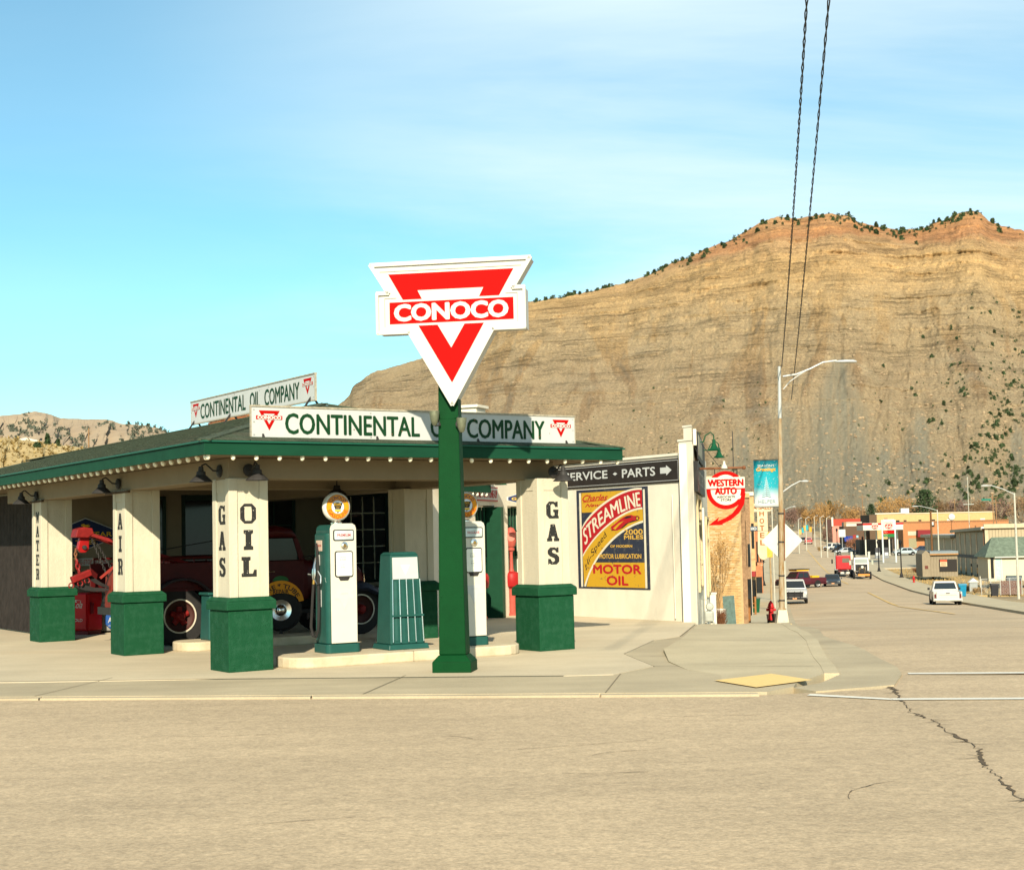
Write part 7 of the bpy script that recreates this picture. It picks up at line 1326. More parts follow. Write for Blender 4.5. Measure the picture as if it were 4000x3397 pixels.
# poles on the far side
simple_pole('utility_pole', 'tall dark brown wooden utility pole beside the pale street light', 3644, 2230, 1996, .16, M('utility_wood', (.12, .06, .025), .9, var=.3), 'utility pole', 190)
t_, p, h = simple_pole('flag_pole', 'thin grey mast with a crossbar over the brick buildings', 3787, 2065, 1862, .09, M('pole_pale', (.40, .39, .32)), 'mast', 330); MB().box(-1.2, 1.2, -.05, .05, h*.62, h*.62+.12).build('crossbar', steel, t_)
for px, ty, Yq, lb in ((3733, 1950, 420, 'wooden utility pole with crossarm behind the long brick building'), (3882, 1928, 330, 'brown utility pole with green street name blade at the right'), (3894, 1948, 325, 'second brown utility pole at the right, next to the one with the blade'), (3372, 1930, 420, 'distant utility pole on the foot of the mountain')):
    t_, p, h = simple_pole('utility_pole', lb, px, 2060, ty, .15, M('utility_wood2', (.20, .12, .06), .9, var=.3), 'utility pole', Yq); MB().box(-1.1, 1.1, -.06, .06, h-.9, h-.75).build('crossarm', M('utility_wood2', (.2, .12, .06)), t_)
sp_ = thing('street_name_sign', 'small green street name blade high over the right side roofs', 'road sign', at(3852, 1951, 320), 0); MB().box(-1.0, 1.0, 0, .04, -.2, .2).build('blade', M('blade_green', (.01, .13, .09)), sp_)
# ---- brick buildings behind
ybk = M('ochre_brick', (.42, .29, .13), .9, var=.12, scale=2)
t_, w_, h = block('brick_building', 'long ochre brick building with flat parapet above the red brick one', 3420, 3874, 2006, 385, 14, ybk, -4, g(120, 385)-1)
face(t_, w_, h, [('coping', -.005, .25, .985, 1.015, white_paint, .2), ('coping', .25, 1.0, .975, .99, white_paint, .15), ('window', .17, .20, .72, .80, glass, .05), ('window', .235, .26, .72, .80, glass, .05), ('window', .36, .385, .72, .8, glass, .05), ('vent', .07, .1, .8, .87, bq, .1), ('window', .47, .5, .72, .8, glass, .05), ('window', .6, .64, .72, .8, white_paint, .05), ('window', .88, .92, .72, .8, white_paint, .05)])
for k in range(2): MB().lathe([(0, .25), (.8, .1), (.85, 0), (0, .02)], 16, (w_*.64, -.3, h*.86), 'y').build('satellite_dish', white_paint, t_) if k == 0 else None
mb = MB().box(w_*.24, w_*.31, 4, 6, h+.01, h+1.3).build('roof_unit', steel, t_)
t_, w_, h = block('brick_building', 'dark brown gable end left of the ochre brick building', 3395, 3424, 2010, 384, 14, M('dark_brick2', (.10, .065, .04), .9, var=.3), -4, g(110, 384)-1)
rbk = M('orange_brick', (.34, .15, .065), .9, var=.14, scale=2); t_, w_, h = block('brick_building', 'long orange brick building with dentil cornice behind the fuel station', 3526, 3930, 2037, 345, 20, rbk, -4, g(130, 345)-.3)
face(t_, w_, h, [('window', .045, .125, .52, .66, M('pane_pale', (.33, .34, .25), .4), .06), ('garage_door', .05, .125, .08, .42, M('garage_olive', (.22, .20, .12), .7), .06), ('window', .26, .3, .8, .95, glass, .05), ('awning', .125, .26, .46, .70, M('awning_maroon', (.16, .012, .015), .6), 2.0), ('doorway', .20, .24, .02, .42, glass, .05), ('wall_unit', .26, .29, .86, .97, steel, .3)])
for k in range(60): MB().box(w_*k/60+.1, w_*k/60+.28, -.18, -.002, h-.35, h-.1).build('dentil', bq, t_)
MB().box(-.05, w_+.05, -.22, .3, h-.099, h+.02).build('coping', rbk, t_); mb = thing('store_roof', 'white flat store roof edge between the brick wall and the tan metal wing', 'roof', at(3655, 2095, 300), R(-4)); MB().box(0, 5, 0, 8, -.3, .45).build('roof_edge', white_paint, mb)
t_, w_, h = block('shop', 'pink and red fronted shop at the end of the fuel station lot', 3250, 3378, 2027, 420, 18, M('pink_wall', (.44, .20, .15), .9, var=.08), -6, g(90, 420)-.3); face(t_, w_, h, [('red_front', .03, .97, .72, 1.0, M('red_wall', (.32, .05, .03), .8), .1), ('parapet_end', -.02, .03, .7, 1.08, white_paint, .3)])
t_, w_, h = block('shop', 'white panelled upper store front above the dark shop', 3305, 3400, 2038, 395, 10, greyw, -6, g(95, 395)-.3); face(t_, w_, h, [('white_panel', .0, .75, .72, .9, white_paint, .15), ('brown_panel', -.1, .0, .66, 1.0, bq, .12)])
t_, w_, h = block('shop', 'dark brown shop with blue awning behind the reddish bush', 3295, 3372, 2055, 380, 10, M('shop_brown', (.09, .055, .035), .8), -6, g(95, 380)-.3); face(t_, w_, h, [('window', .1, .5, .1, .4, glass, .05), ('poster', .62, .72, .35, .55, M('aqua_poster', (.20, .40, .46)), .05), ('red_board', .45, .6, .3, .58, M('awning_red', (.22, .02, .02)), .1)])
MB().add([(0, -1.6, h*.30), (w_*.42, -1.6, h*.30), (w_*.42, -.01, h*.52), (0, -.01, h*.52), (0, -1.6, h*.27), (w_*.42, -1.6, h*.27), (w_*.42, -.01, h*.49), (0, -.01, h*.49)], [(0, 1, 2, 3), (7, 6, 5, 4), (4, 5, 1, 0), (5, 6, 2, 1), (7, 4, 0, 3)]).build('blue_awning', M('awning_blue', (.008, .035, .22), .6), t_)
# ---- fuel station: canopy, pumps, price sign
YF = 300.0; kf = YF/FPX; p = at(3372, 2071, YF); fs = thing('fuel_canopy', 'white and red flat fuel station canopy on slim posts', 'canopy', (p.x, YF, p.z), R(-5)); wF = (3525-3372)*kf; hF = 28*kf
MB().box(0, wF, 0, 9, 0, hF).build('fascia', M('fascia_white', (.46, .42, .36), .5), fs); MB().box(-.03, wF+.03, -.03, 9.03, hF*.72, hF*.97).build('red_stripe', red, fs); MB().box(-.02, wF+.02, -.02, 9.02, hF*.45, hF*.70).build('white_stripe', white_paint, fs)
gz_ = g(p.x+4, YF)-p.z
for x_ in (wF*.12, wF*.40, wF*.72, wF*.93): MB().box(x_-.12, x_+.12, 3.8, 4.1, gz_, -.001).build('post', white_paint, fs)
st_ = thing('fuel_shop', 'dark fronted fuel station shop under the canopy', 'shop', (p.x+2.0, YF+12, gz_+p.z), R(-5)); MB().box(0, 7, 0, 6, 0, 3.4).build('walls', M('shop_dark', (.07, .055, .045), .7), st_)
for k in range(4): MB().box(.4+1.65*k, 1.8+1.65*k, -.04, -.002, .3, 2.6).build('shop_window', glass, st_)
def shield(parent, cx, cz, w_, y):
    s = w_/2; o = [(-.92, .62), (-.5, .86), (0, .74), (.5, .86), (.92, .62), (.80, .30), (.98, -.20), (.70, -.78), (0, -1.02), (-.70, -.78), (-.98, -.20), (-.80, .30)]
    P = lambda f: [(cx+x*s*f, cz+z*s*f) for x, z in o]; MB().prism(P(1), y-.06, y).build('shield', black, parent); MB().prism(P(.95), y-.07, y-.061).build('shield_face', white_paint, parent)
    mb = MB(); mb.flat([(cx+x*s*.86, cz+z*s*.86) for x, z in [(-.80, .22), (.80, .22), (.98, -.20), (.70, -.78), (0, -1.02), (-.70, -.78), (-.98, -.20)]], y-.073); mb.build('shield_red', red, parent)
    mb = MB(); TT(mb, '66', cx+.02*s, cz-.28*s, .74*s, 1.2*s, y-.078, .008*s, shear=.1); mb.build('shield_number', white_paint, parent); mb = MB(); T(mb, 'PHILLIPS', cx, cz+.44*s, .26*s, 1.30*s, y-.078, bold=.02); mb.build('shield_name', black, parent)
shield(fs, (3417-3372)*kf, hF*.62, 27*kf, -.1)
for k, (px, py) in enumerate(((3428, 2164), (3462, 2168))):
    q = at(px, py, 288); t_ = thing('fuel_dispenser', ('grey fuel dispenser under the canopy, left one', 'grey fuel dispenser just left of the price sign leg')[k], 'fuel pump', (q.x, 288, g(q.x, 288)+.06), R(-5)); MB().box(-.45, .45, -.3, .3, 0, 1.2).build('cabinet', M('dispenser_grey', (.17, .18, .19), .5), t_, bevel=.03); MB().box(-.42, .42, -.28, .28, 1.201, 2.1).build('head', M('dispenser_dark', (.05, .05, .055), .4), t_); MB().box(-.3, .3, -.31, -.301, .6, 1.1).build('panel', steel, t_); MB().tube([(.47, -.1, 1.6), (.6, -.2, .9), (.47, -.1, .5)], .03, 5).build('hose', rubber, t_)
YP = 262.0; kp = YP/FPX; p = at(3473, 2190, YP); pz = p.z; sg = thing('price_sign', 'white fuel price sign with red shield on two legs', 'sign', (p.x, YP, pz), R(-5)); PP = lambda px, py: ((px-3473)*kp, (2190-py)*kp)
for px in (3451, 3500): (x_, z_) = PP(px, 2030); MB().box(x_-.13, x_+.13, -.13, .13, -.3, z_).build('leg', M('leg_grey', (.38, .42, .42), .5), sg)
(xa, zb_), (xc, zc_) = PP(3455, 2070), PP(3497, 2028); MB().box(xa, xc, -.16, .16, zb_, zc_).build('panel', white_paint, sg); shield(sg, (xa+xc)/2, (zb_+zc_)/2-.05, 34*kp, -.165)
for nm, ya, yb2, m, pr in (('red_price', 2084, 2072, red, 'Regular'), ('green_price', 2097, 2085, M('price_green', (.01, .12, .025), .5), 'Diesel')): (_, z0_), (_, z1_) = PP(0, ya), PP(0, yb2); pn = MB().box(xa, xc, -.15, .15, z0_, z1_-.01).build(nm, m, sg); mb = MB(); T(mb, pr, xa+.42, (z0_+z1_)/2, .14, .55, -.153); mb.build('lettering', white_paint, pn)
for i in range(5):
    q = land(3547+i*7 if i < 4 else 3592, 2155-i); t_ = thing('bollard', 'short red steel bollard in front of the orange brick garage', 'bollard', (q.x, 300, g(q.x, 300)+.06), 0, 'red bollards by the brick garage'); MB().lathe([(.1, 0), (.1, .95), (.07, 1.03), (0, 1.05)], 10).build('post', hyr, t_)
lsn = thing('lot_sign', 'grey back of a road sign on the near edge of the fuel lot', 'road sign', at(3289, 2082, 330), R(-5)); MB().box(-.75, .75, -.02, .02, -.85, .85).build('plate', M('sign_back', (.42, .42, .38)), lsn); MB().tube([(0, .05, -.9), (0, .05, -4)], .05, 6).build('post', steel, lsn)
# ============================================================ VEHICLES
tyre_m = M('tyre', (.015, .015, .015), .8); alloy = M('alloy', (.35, .35, .34), .35, .6); lampw = M('headlamp', (.62, .60, .52), .15, spec=.6); lampr = M('tail_lamp', (.09, .008, .008), .25, spec=.5); carglass = M('car_glass', (.012, .014, .015), .05, spec=.6); dark = M('car_dark', (.016, .016, .017), .5)
def rs2(y, hw, zb, zt, r_=.1): return [(x, y, z) for x, z in rrect(-hw, hw, zb, zt, r_, 3)]
def car(name, label, cat, loc, rot, L, W, col, kind='sedan', chrome_m=None, group=None):
    t_ = thing(name, label, cat, loc, rot, group); hw = W/2; c = M('paint_'+'_'.join('%d' % int(x*1000) for x in col), col, .28, var=.04, spec=.5); s = 1
    P_ = {'sedan': dict(belt=.88, roof=1.42, hood=.80, cab=(.24, .86), top=(.40, .70), tr=.86, wr=.32, wb=(.18, .81)), 'suv': dict(belt=1.0, roof=1.72, hood=.98, cab=(.22, .99), top=(.34, .92), tr=1.02, wr=.37, wb=(.18, .80)), 'cross': dict(belt=.98, roof=1.60, hood=.92, cab=(.20, .97), top=(.38, .74), tr=1.02, wr=.37, wb=(.18, .81)), 'pickup': dict(belt=1.15, roof=1.85, hood=1.12, cab=(.26, .62), top=(.35, .59), tr=1.15, wr=.40, wb=(.17, .78)), 'oldpick': dict(belt=1.08, roof=1.74, hood=1.03, cab=(.30, .55), top=(.37, .53), tr=1.08, wr=.37, wb=(.18, .76))}[kind]
    pk = kind in ('pickup', 'oldpick'); ye = P_['cab'][1]*L if pk else L; ch = chrome_m or chrome
    secs = [rs2(0, hw*.86, .42, P_['hood']*.80, .12), rs2(.06*L*.5, hw*.96, .34, P_['hood']*.92, .12), rs2(.10*L, hw, .32, P_['hood']*.97, .14), rs2(P_['cab'][0]*L, hw, .32, P_['belt'], .12), rs2(.5*L if not pk else ye*.9, hw, .32, P_['belt']+.01, .10)]
    secs += [rs2(L*.93, hw*.985, .34, P_['tr'], .12), rs2(L, hw*.92, .42, P_['tr']*.96, .12)] if not pk else [rs2(ye, hw, .32, P_['belt'], .06)]
    MB().loft(secs).build('body', c, t_)
    if pk:
        MB().box(-hw, hw, ye+.02, L, .42, .62).build('bed_floor', c, t_); bd = [(ye+.03, .45), (ye+.03, P_['tr']), (L-.03, P_['tr']), (L-.03, .50)]
        for s_ in (-1, 1): MB().box(s_*hw-(.10 if s_ > 0 else 0), s_*hw+(0 if s_ > 0 else .10), ye+.03, L-.06, .50, P_['tr']).build('bed_side', c, t_, bevel=.03)
        MB().box(-hw*.97, hw*.97, ye+.03, ye+.08, .62, P_['tr']-.01).build('bed_front', c, t_); MB().box(-hw*.80, hw*.80, L-.06, L, .60, P_['tr']-.01).build('tailgate', c, t_, bevel=.02)
        for s_ in (-1, 1): MB().box(s_*hw*.815-.012, s_*hw*.815+.012, L-.05, L+.004, .60, P_['tr']-.02).build('tailgate_gap', dark, t_)
        MB().box(-hw*.6, hw*.6, L+.001, L+.006, .84, .865).build('tailgate_crease', M('crease_grey', (.2, .2, .18)), t_); MB().box(-.13, .13, L+.001, L+.03, .95, 1.0).build('tailgate_handle', dark, t_)
    a0, a1 = P_['cab'][0]*L, P_['cab'][1]*L-(0 if pk else .02*L); b0, b1 = P_['top'][0]*L, P_['top'][1]*L; zb, zt = P_['belt']-.02, P_['roof']; h0, h1 = hw*.95, hw*.76
    MB().frust((-h0, h0, a0, a1, zb), (-h1, h1, b0, b1, zt)).build('cabin', c, t_, bevel=.07)
    def lerp(u): return [a0+(b0-a0)*u, a1+(b1-a1)*u, h0+(h1-h0)*u, zb+(zt-zb)*u]
    l_, u_ = lerp(.10), lerp(.84); e = .012
    MB().add([(-l_[2]*.9, l_[0]-e, l_[3]), (l_[2]*.9, l_[0]-e, l_[3]), (u_[2]*.9, u_[0]-e, u_[3]), (-u_[2]*.9, u_[0]-e, u_[3])], [(0, 1, 2, 3)]).build('windscreen', carglass, t_)
    MB().add([(l_[2]*.86, l_[1]+e, l_[3]+.06), (-l_[2]*.86, l_[1]+e, l_[3]+.06), (-u_[2]*.86, u_[1]+e, u_[3]), (u_[2]*.86, u_[1]+e, u_[3])], [(0, 1, 2, 3)]).build('rear_window', carglass, t_)
    n_ = 2 if kind != 'oldpick' else 1
    for s_ in (-1, 1):
        for k in range(n_):
            f0, f1 = .10+k*.80/n_+.015, .10+(k+1)*.80/n_-.015; pts = []
            for q, f_ in ((l_, f0), (l_, f1), (u_, f1), (u_, f0)): pts.append((s_*(q[2]+e), q[0]+(q[1]-q[0])*f_, q[3]))
            MB().add(pts, [(0, 1, 2, 3) if s_ > 0 else (3, 2, 1, 0)]).build('side_window', carglass, t_)
        MB().box(s_*hw*1.0-.02, s_*hw*1.0+.02, L*P_['wb'][0]+.5, L*P_['wb'][1]-.5, .36, .44).build('sill', dark, t_)
        MB().box(s_*(hw+.10)-.08, s_*(hw+.10)+.08, a0+.22, a0+.30, zb+.03, zb+.20).build('mirror', c if not pk else dark, t_, bevel=.02)
        MB().box(s_*hw*(.80 if pk else .70)-.13, s_*hw*(.80 if pk else .70)+.13, -.012+.02, .10, P_['hood']*.66, P_['hood']*.83).build('headlight', lampw, t_, bevel=.02)
        MB().box(s_*hw*.88-.055, s_*hw*.88+.055, L-.08, L+.012, P_['tr']*.58, P_['tr']*.86).build('tail_light', lampr, t_, bevel=.01)
        for f_ in P_['wb']:
            yw = L*f_; r_ = P_['wr']; p_ = thing_part('wheel', t_, (s_*hw, yw, r_)); MB().lathe([(r_*.6, -.01), (r_*.9, -.015), (r_, .03), (r_, .2), (r_*.6, .22)], 20, (0, 0, 0), 'x').build('tyre', tyre_m, p_, rot=(0, 0, PI if s_ > 0 else 0)); MB().lathe([(r_*.62, .0), (r_*.5, .03), (r_*.2, .01), (0, .0)], 16, (0, 0, 0), 'x').build('rim', alloy, p_, rot=(0, 0, PI if s_ > 0 else 0)); MB().prism([(0, 0)], 0, 0) if False else None
            ar = MB(); n = 12; q = [(yw+(r_+.07)*math.cos(PI*i/n), r_+(r_+.07)*math.sin(PI*i/n)) for i in range(n+1)]; ar.side(q, s_*hw-.015 if s_ > 0 else s_*hw-.004, s_*hw+.004 if s_ > 0 else s_*hw+.015); ar.build('wheel_arch', dark, t_)
    MB().box(-hw*(.66 if pk else .48), hw*(.66 if pk else .48), -.02, .05, P_['hood']*(.48 if pk else .55), P_['hood']*.82).build('grille', dark, t_, bevel=.01); MB().box(-hw*.93, hw*.93, -.06, .03, .36, .52).build('front_bumper', ch, t_, bevel=.03); MB().box(-hw*.93, hw*.93, L-.02, L+.07, .42, .58).build('rear_bumper', ch, t_, bevel=.03)
    MB().box(-.16, .16, L+.071, L+.08, .46, .57).build('rear_plate', white_paint, t_); MB().box(-.16, .16, -.075, -.062, .38, .49).build('front_plate', M('plate_orange', (.5, .25, .12)), t_)
    return t_
def road_at(px, py): p = land(px, py); return Vector((p.x, p.y, g(p.x, p.y)+.0))
def onroad(px, Y, dz=0): p = at(px, 2200, Y); return Vector((p.x, Y, g(p.x, Y)+dz))
SR = R(-10)
v1 = car('pickup_truck', 'white pickup truck parked facing us by the near kerb behind the light pole', 'pickup', onroad(3100, 116), SR, 5.7, 2.0, (.36, .36, .34), 'pickup', dark)
t_ = MB(); 
for x_ in (-.45, 0, .45): t_.bar((x_, -.09, .45), (x_, -.12, 1.0), .05)
t_.bar((-.7, -.10, .92), (.7, -.10, .92), .05); t_.build('push_bar', dark, v1)
v2 = car('pickup_truck', 'dark maroon crew cab pickup with yellow gear on its roof and bed, turning', 'pickup', onroad(3044, 166), R(-62), 5.9, 2.0, (.060, .006, .012), 'pickup', dark)
MB().box(-.7, .7, 1.9, 3.6, 1.93, 2.08).build('roof_cargo', M('cargo_yellow', (.55, .32, .02)), v2); MB().box(-.75, .75, 1.8, 3.7, 2.081, 2.16).build('roof_rack', dark, v2); MB().box(-.8, .8, 4.0, 5.0, 1.1, 1.36).build('bed_cargo', M('cargo_yellow', (.55, .32, .02)), v2)
car('sedan', 'dark blue-grey sedan driving towards us past the red tractor unit', 'car', onroad(3251, 168), SR, 4.6, 1.85, (.022, .032, .042), 'sedan', M('paint_22', (.03, .036, .04), .4))
car('pickup_truck', 'old white pickup truck seen from behind by the far kerb', 'pickup', onroad(3676, 109)-Vector((.85, 5.2, 0))*0, R(168), 5.2, 1.95, (.43, .42, .375), 'oldpick')
for lb, px, Yq, ro, L, W, col, kd in (('white SUV nosed in at the far left of the parked row', 3226, 345, 95, 4.6, 1.85, (.46, .45, .42), 'suv'), ('black SUV parked second in the row before the reddish bush', 3247, 335, 70, 5.0, 1.95, (.015, .016, .018), 'suv'), ('silver sedan parked nearest in the row before the reddish bush', 3262, 318, 62, 4.7, 1.8, (.36, .38, .38), 'sedan'), ('white sedan parked behind the silver one', 3288, 330, 60, 4.8, 1.8, (.48, .47, .44), 'sedan')):
    car('car', lb, 'car', onroad(px, Yq, .06), R(ro-90-60), L, W, col, kd)
car('car', 'silver crossover parked side-on at the fuel station', 'car', onroad(3491, 302, .06), R(-86), 4.7, 1.9, (.30, .36, .37), 'cross'); car('car', 'dark blue car beyond the red bollards', 'car', onroad(3575, 318, .06), R(-70), 4.2, 1.8, (.02, .03, .055), 'sedan')
car('pickup_truck', 'small bright red pickup driving away at the end of the street', 'pickup', onroad(3160, 405), R(170), 5.6, 2.0, (.40, .012, .012), 'pickup'); car('car', 'dark car ahead of the far red pickup', 'car', onroad(3140, 425), R(170), 4.6, 1.8, (.02, .018, .018), 'sedan')
# red tractor unit seen from behind, and the stripped white one it tows backwards
def big_wheel(parent, x, y, r_, s_, wd=.28): p_ = thing_part('wheel', parent, (x, y, r_)); MB().lathe([(r_*.55, 0), (r_*.92, -.01), (r_, .04), (r_, wd-.04), (r_*.55, wd)], 22, (0, 0, 0), 'x').build('tyre', tyre_m, p_, rot=(0, 0, PI if s_ > 0 else 0)); MB().lathe([(r_*.56, .03), (r_*.3, .08), (0, .06)], 16, (0, 0, 0), 'x').build('rim', alloy, p_, rot=(0, 0, PI if s_ > 0 else 0))
pr_ = onroad(3299, 205); rt = thing('tractor_unit', 'red sleeper cab tractor unit driving away with a white one on tow', 'lorry', pr_, R(-10)); MB().box(-1.05, 1.05, 3.2, 5.2, .95, 2.95).build('sleeper', M('lorry_red', (.34, .008, .010), .35, spec=.4), rt, bevel=.12); MB().box(-.15, .85, 3.17, 3.199, 1.95, 2.55).build('rear_window', M('sleeper_glass', (.12, .11, .08), .2), rt); MB().box(-.45, .45, -1.0, 7.6, .62, .92).build('chassis', dark, rt); MB().box(-.95, .95, 5.21, 7.6, .9, 1.9).build('hood', M('lorry_red', (.34, .008, .01)), rt, bevel=.1)
for x_ in (-1.15, 1.15): MB().tube([(x_, 3.1, .9), (x_, 3.1, 3.4)], .08, 10).build('exhaust_stack', chrome, rt)
for y_ in (0, 1.35): 
    for s_ in (-1, 1): big_wheel(rt, s_*1.15, y_, .5, s_, .5)
for s_ in (-1, 1): big_wheel(rt, s_*1.15, 6.6, .5, s_, .28); MB().box(s_*1.15-.2, s_*1.15+.2, -.62, 1.9, 1.03, 1.06).build('mudguard', steel, rt); MB().box(s_*1.5-.1, s_*1.5+.1, 4.9, 5.1, 1.8, 2.4).build('mirror', dark, rt)
MB().box(-.6, .6, -1.05, -.8, .5, .75).build('tail_bar', white_paint, rt); MB().box(-.9, -.5, -1.06, -.98, .78, .92).build('tail_light', lampr, rt)
pw = onroad(3367, 196); wt_ = thing('tractor_unit', 'white tractor unit without hood, engine bare, facing us on tow', 'lorry', pw, R(-10)); lw_m = M('lorry_white', (.48, .47, .44), .35, spec=.4)
MB().box(-1.0, 1.0, 1.6, 3.3, 1.05, 2.0).build('cab_body', lw_m, wt_, bevel=.05); MB().frust((-1.0, 1.0, 1.62, 3.3, 2.001), (-.92, .92, 1.85, 3.3, 2.85)).build('cab_top', lw_m, wt_, bevel=.06); MB().add([(-.88, 1.62, 2.1), (.88, 1.62, 2.1), (.82, 1.80, 2.7), (-.82, 1.80, 2.7)], [(0, 1, 2, 3)]).build('windscreen', M('windscreen_green', (.08, .11, .09), .12, spec=.6), wt_)
MB().box(-.78, .78, 1.56, 1.598, 1.1, 1.95).build('firewall', dark, wt_); eng = thing_part('engine', wt_); MB().box(-.42, .42, .35, 1.55, .8, 1.55).build('block', M('engine_dirty', (.09, .07, .04), .6, .3, .5, 6), eng, bevel=.06)
for k in range(7): MB().tube([(random.uniform(-.5, .5), random.uniform(.2, 1.4), random.uniform(.9, 1.7)), (random.uniform(-.6, .6), random.uniform(.2, 1.4), random.uniform(.9, 1.8)), (random.uniform(-.5, .5), random.uniform(.3, 1.5), random.uniform(1.0, 1.8))], random.uniform(.04, .09), 7).build('pipe', (brass, steel, dark)[k % 3], eng)
MB().lathe([(0, .05), (.3, .04), (.32, 0)], 18, (0, .3, 1.1), 'y').build('fan', dark, eng); MB().lathe([(0, .2), (.16, .18), (.2, 0)], 14, (.05, .5, 1.6), 'y').build('air_filter', white_paint, eng)
MB().box(-.45, .45, .0, 8, .55, .80).build('chassis', dark, wt_); MB().box(-.55, .95, -.12, -.02, .45, .70).build('front_bar', M('plate_orange2', (.55, .22, .05)), wt_); MB().box(-1.1, 1.1, .45, .6, .45, .58).build('front_axle', dark, wt_)
for s_ in (-1, 1):
    big_wheel(wt_, s_*1.2, .55, .5, s_, .28); big_wheel(wt_, s_*1.2, 6.2, .5, s_, .5); MB().lathe([(.16, 2.6), (.17, 3.5), (.2, 3.52), (.2, 3.6), (0, 3.62)], 14, (s_*1.15, 3.3, 0)).build('air_cleaner', white_paint, wt_); MB().box(s_*1.45-.12, s_*1.45+.12, 1.5, 1.6, 1.9, 2.5).build('mirror', M('mirror_pale', (.3, .32, .25)), wt_)
# ============================================================ TREES AND BUSHES OF THE TOWN
cot = M('cottonwood_twigs', (.27, .155, .055), .9, var=.35, scale=.4); cot2 = M('brown_twigs', (.185, .115, .06), .9, var=.35, scale=.4); purp = M('plum_twigs', (.14, .085, .065), .9, var=.3, scale=.4); pine = M('pine_needles', (.028, .048, .018), .9, var=.4, scale=.5)
def town_tree(kind, label, px, top_y, wpx, Y, seed, m, per=26):
    p = at(px, top_y, Y); z0 = g(p.x, Y)-.5; z0 = min(z0, p.z-3); h = p.z-z0
    return tree(kind, label, (p.x, Y, z0), h, wpx*Y/FPX, m, bark, leaf=.24*Y/420, per=per, seed=seed, dep=2, n=3, trunk=.2, clump_=.55)
for i, (px, ty, wp, Yq, m, lb) in enumerate(((3172, 2000, 70, 440, cot, 'orange-brown cottonwood right of the diamond sign at the street end'), (3215, 1976, 80, 450, cot, 'tall orange-brown cottonwood above the far red pickup'), (3262, 1972, 80, 455, cot, 'second tall orange cottonwood, above the pink shop'), (3318, 1996, 70, 460, cot, 'yellow-brown cottonwood behind the red fronted shop'), (3348, 1990, 60, 480, cot2, 'brown bare tree behind the white store panels'), (3465, 1966, 90, 470, cot, 'broad orange-brown tree behind the ochre brick building, left part'), (3520, 1950, 100, 480, cot, 'highest orange-brown tree behind the ochre brick building'), (3568, 1972, 70, 470, cot2, 'brown tree just left of the big dark juniper'), (3670, 1968, 80, 500, cot2, 'bare brown tree right of the big dark juniper'), (3740, 1964, 90, 500, purp, 'greyish bare tree behind the far utility pole'), (3820, 1962, 100, 490, cot2, 'bare brown tree near the green street name blade'), (3905, 1955, 100, 480, purp, 'greyish bare tree at the right edge'), (3990, 1950, 100, 470, cot2, 'bare brown tree beyond the right edge pole'), (3130, 1985, 60, 520, cot2, 'brown bare tree close behind the light pole'), (3090, 1992, 70, 520, purp, 'plum-grey bare tree behind the light pole'))): town_tree('cottonwood', lb, px, ty, wp, Yq, 40+i, m)
town_tree('plum_tree', 'dark plum-coloured bare tree left of the pink shop', 3232, 2070, 44, 400, 61, purp, 20)
def conifer(label, px, top_y, base_y, wpx, Y, seed):
    p = at(px, top_y, Y); b = at(px, base_y, Y); h = p.z-b.z; t_ = thing('juniper_tree', label, 'tree', (p.x, Y, b.z-1)); MB().lathe([(.35, -3), (.2, h*.8)], 8).build('trunk', bark, t_); o = clump(900, h, wpx*Y/FPX*.62, h*.055, seed); o.build('crown', pine, t_, loc=(0, 0, 1)); return t_
conifer('big dark green juniper tree above the ochre brick building', 3610, 1912, 2008, 78, 400, 11); conifer('smaller dark green juniper above the dark gable end', 3402, 1968, 2012, 34, 410, 12); conifer('small dark evergreen over the cottonwoods left of the flag', 3240, 1956, 2000, 22, 560, 13)
p = at(3345, 2145, 330); tb_ = twig_ball('reddish_bush', 'large reddish brown leafless bush at the edge of the fuel lot', 'bush', (p.x, 330, g(p.x, 330)), 5.2, 3.6, 420, M('reddish_twigs', (.22, .10, .055), .9, var=.3, scale=1), .05, 4)
lv = MB(); rr = random.Random(4)
for k in range(1300):
    a = rr.uniform(0, 6.28); q = rr.random()**.5*2.3; c = Vector((q*math.cos(a), q*math.sin(a), rr.uniform(.3, 3.4)*(1-.05*q*q))); ax = Vector((rr.gauss(0, 1), rr.gauss(0, 1), rr.gauss(0, 1))).normalized(); bx = ax.orthogonal().normalized(); s = .14; lv.add([c+ax*s, c-ax*s*.5+bx*s, c-ax*s*.5-bx*s], [(0, 1, 2)])
lv.build('leaves', M('reddish_twigs', (.22, .10, .055)), tb_)
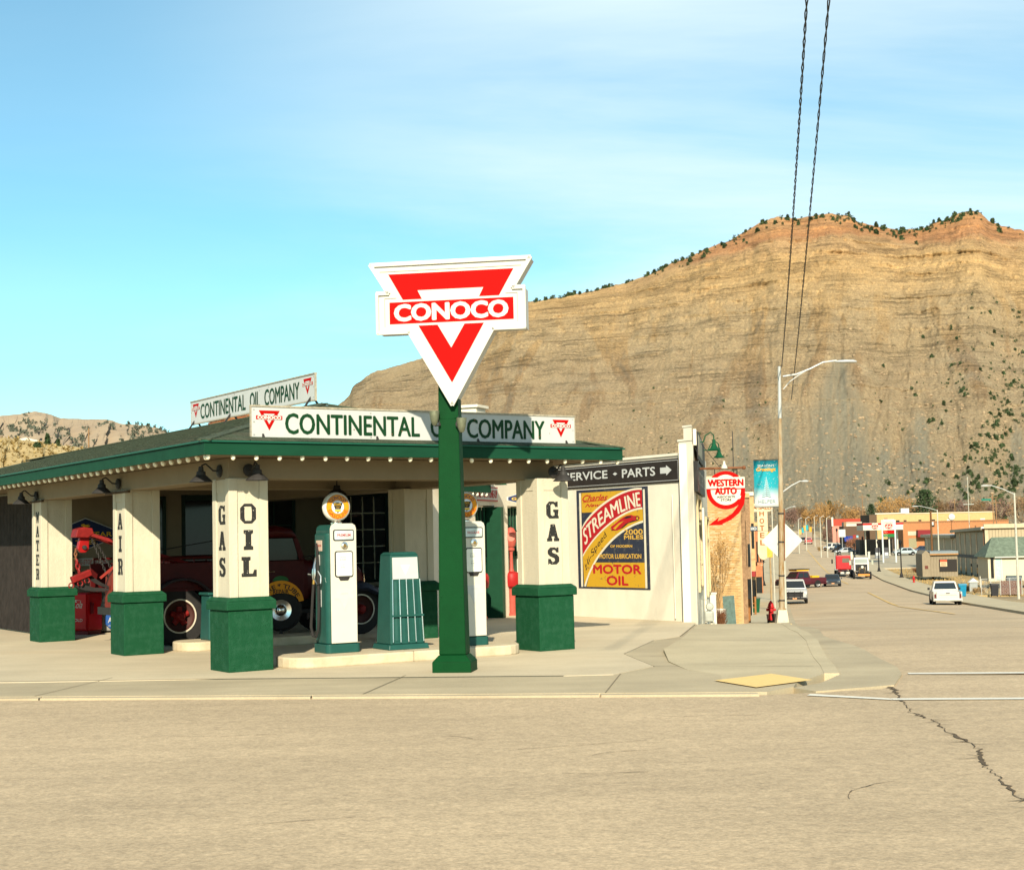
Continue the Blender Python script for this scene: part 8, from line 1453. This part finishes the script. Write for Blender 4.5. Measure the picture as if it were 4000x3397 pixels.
for px, py, Yq, w_, h, lb in ((3203, 2135, 345, 1.6, 1.2, 'pale dry bush left of the parked cars'), (3395, 2145, 320, 2.4, 1.0, 'low dry bush right of the reddish bush'), (3590, 2195, 215, 2.6, .9, 'flat dark red bush on the dry lawn'), (3770, 2268, 142, 1.6, .7, 'dry brush patch behind the blue bin'), (3822, 2290, 135, 1.4, .6, 'dry weeds at the foot of the chain-link fence')):
    p = at(px, py, Yq); twig_ball('dry_bush', lb, 'bush', (p.x, Yq, g(p.x, Yq)), w_, h, 220, M('straw_twigs', (.26, .17, .075), .9, var=.35) if 'red' not in lb[:16] else twig_rust, .025, int(px))
# two pines, a bush and a pole on the near hill at the left, white roof beyond
def hp(px, py): i = int(np.clip((px+250)/1010*259, 0, 259)); j = int(np.argmin([abs((1757-FPX*((Vector(q)-Vector((0, 0, EYE))).dot(UP))/((Vector(q)-Vector((0, 0, EYE))).dot(FW)))-py) for q in P2[i]])); return Vector(P2[i, j])
for px, by, ty, wp, sd_, lb in ((187, 1736, 1695, 22, 21, 'small dark pine on the crest of the near hill'), (231, 1740, 1714, 13, 22, 'smaller pine right of the first on the hill crest'), (140, 1748, 1730, 34, 23, 'round dark bush below the hill crest at the left')):
    p = hp(px, by); k_ = p.y/FPX; t_ = thing('hill_pine' if 'pine' in lb else 'hill_bush', lb, 'tree' if 'pine' in lb else 'bush', p); MB().lathe([(.12, -.4), (.06, (by-ty)*k_*.8)], 6).build('trunk', bark, t_); clump(260, (by-ty)*k_, wp*k_*.55, .16, sd_).build('crown', pine, t_)
p = hp(347, 1760); t_ = thing('utility_pole', 'thin wooden pole on the left hill above the roof edge', 'utility pole', p); MB().lathe([(.12, -1), (.09, (1760-1672)*p.y/FPX)], 8).build('pole', M('utility_wood2', (.2, .12, .06)), t_)
p = at(100, 1717, 260); t_ = thing('hill_house', 'white roofed house peeping over the left hill crest', 'house', p, R(20)); MB().box(-2.6, 2.6, 0, 4, -3, -.2).build('walls', greyw, t_); MB().prism([(-3, -.3), (0, .35), (3, -.3)], -.3, 4.3).build('roof', white_paint, t_)
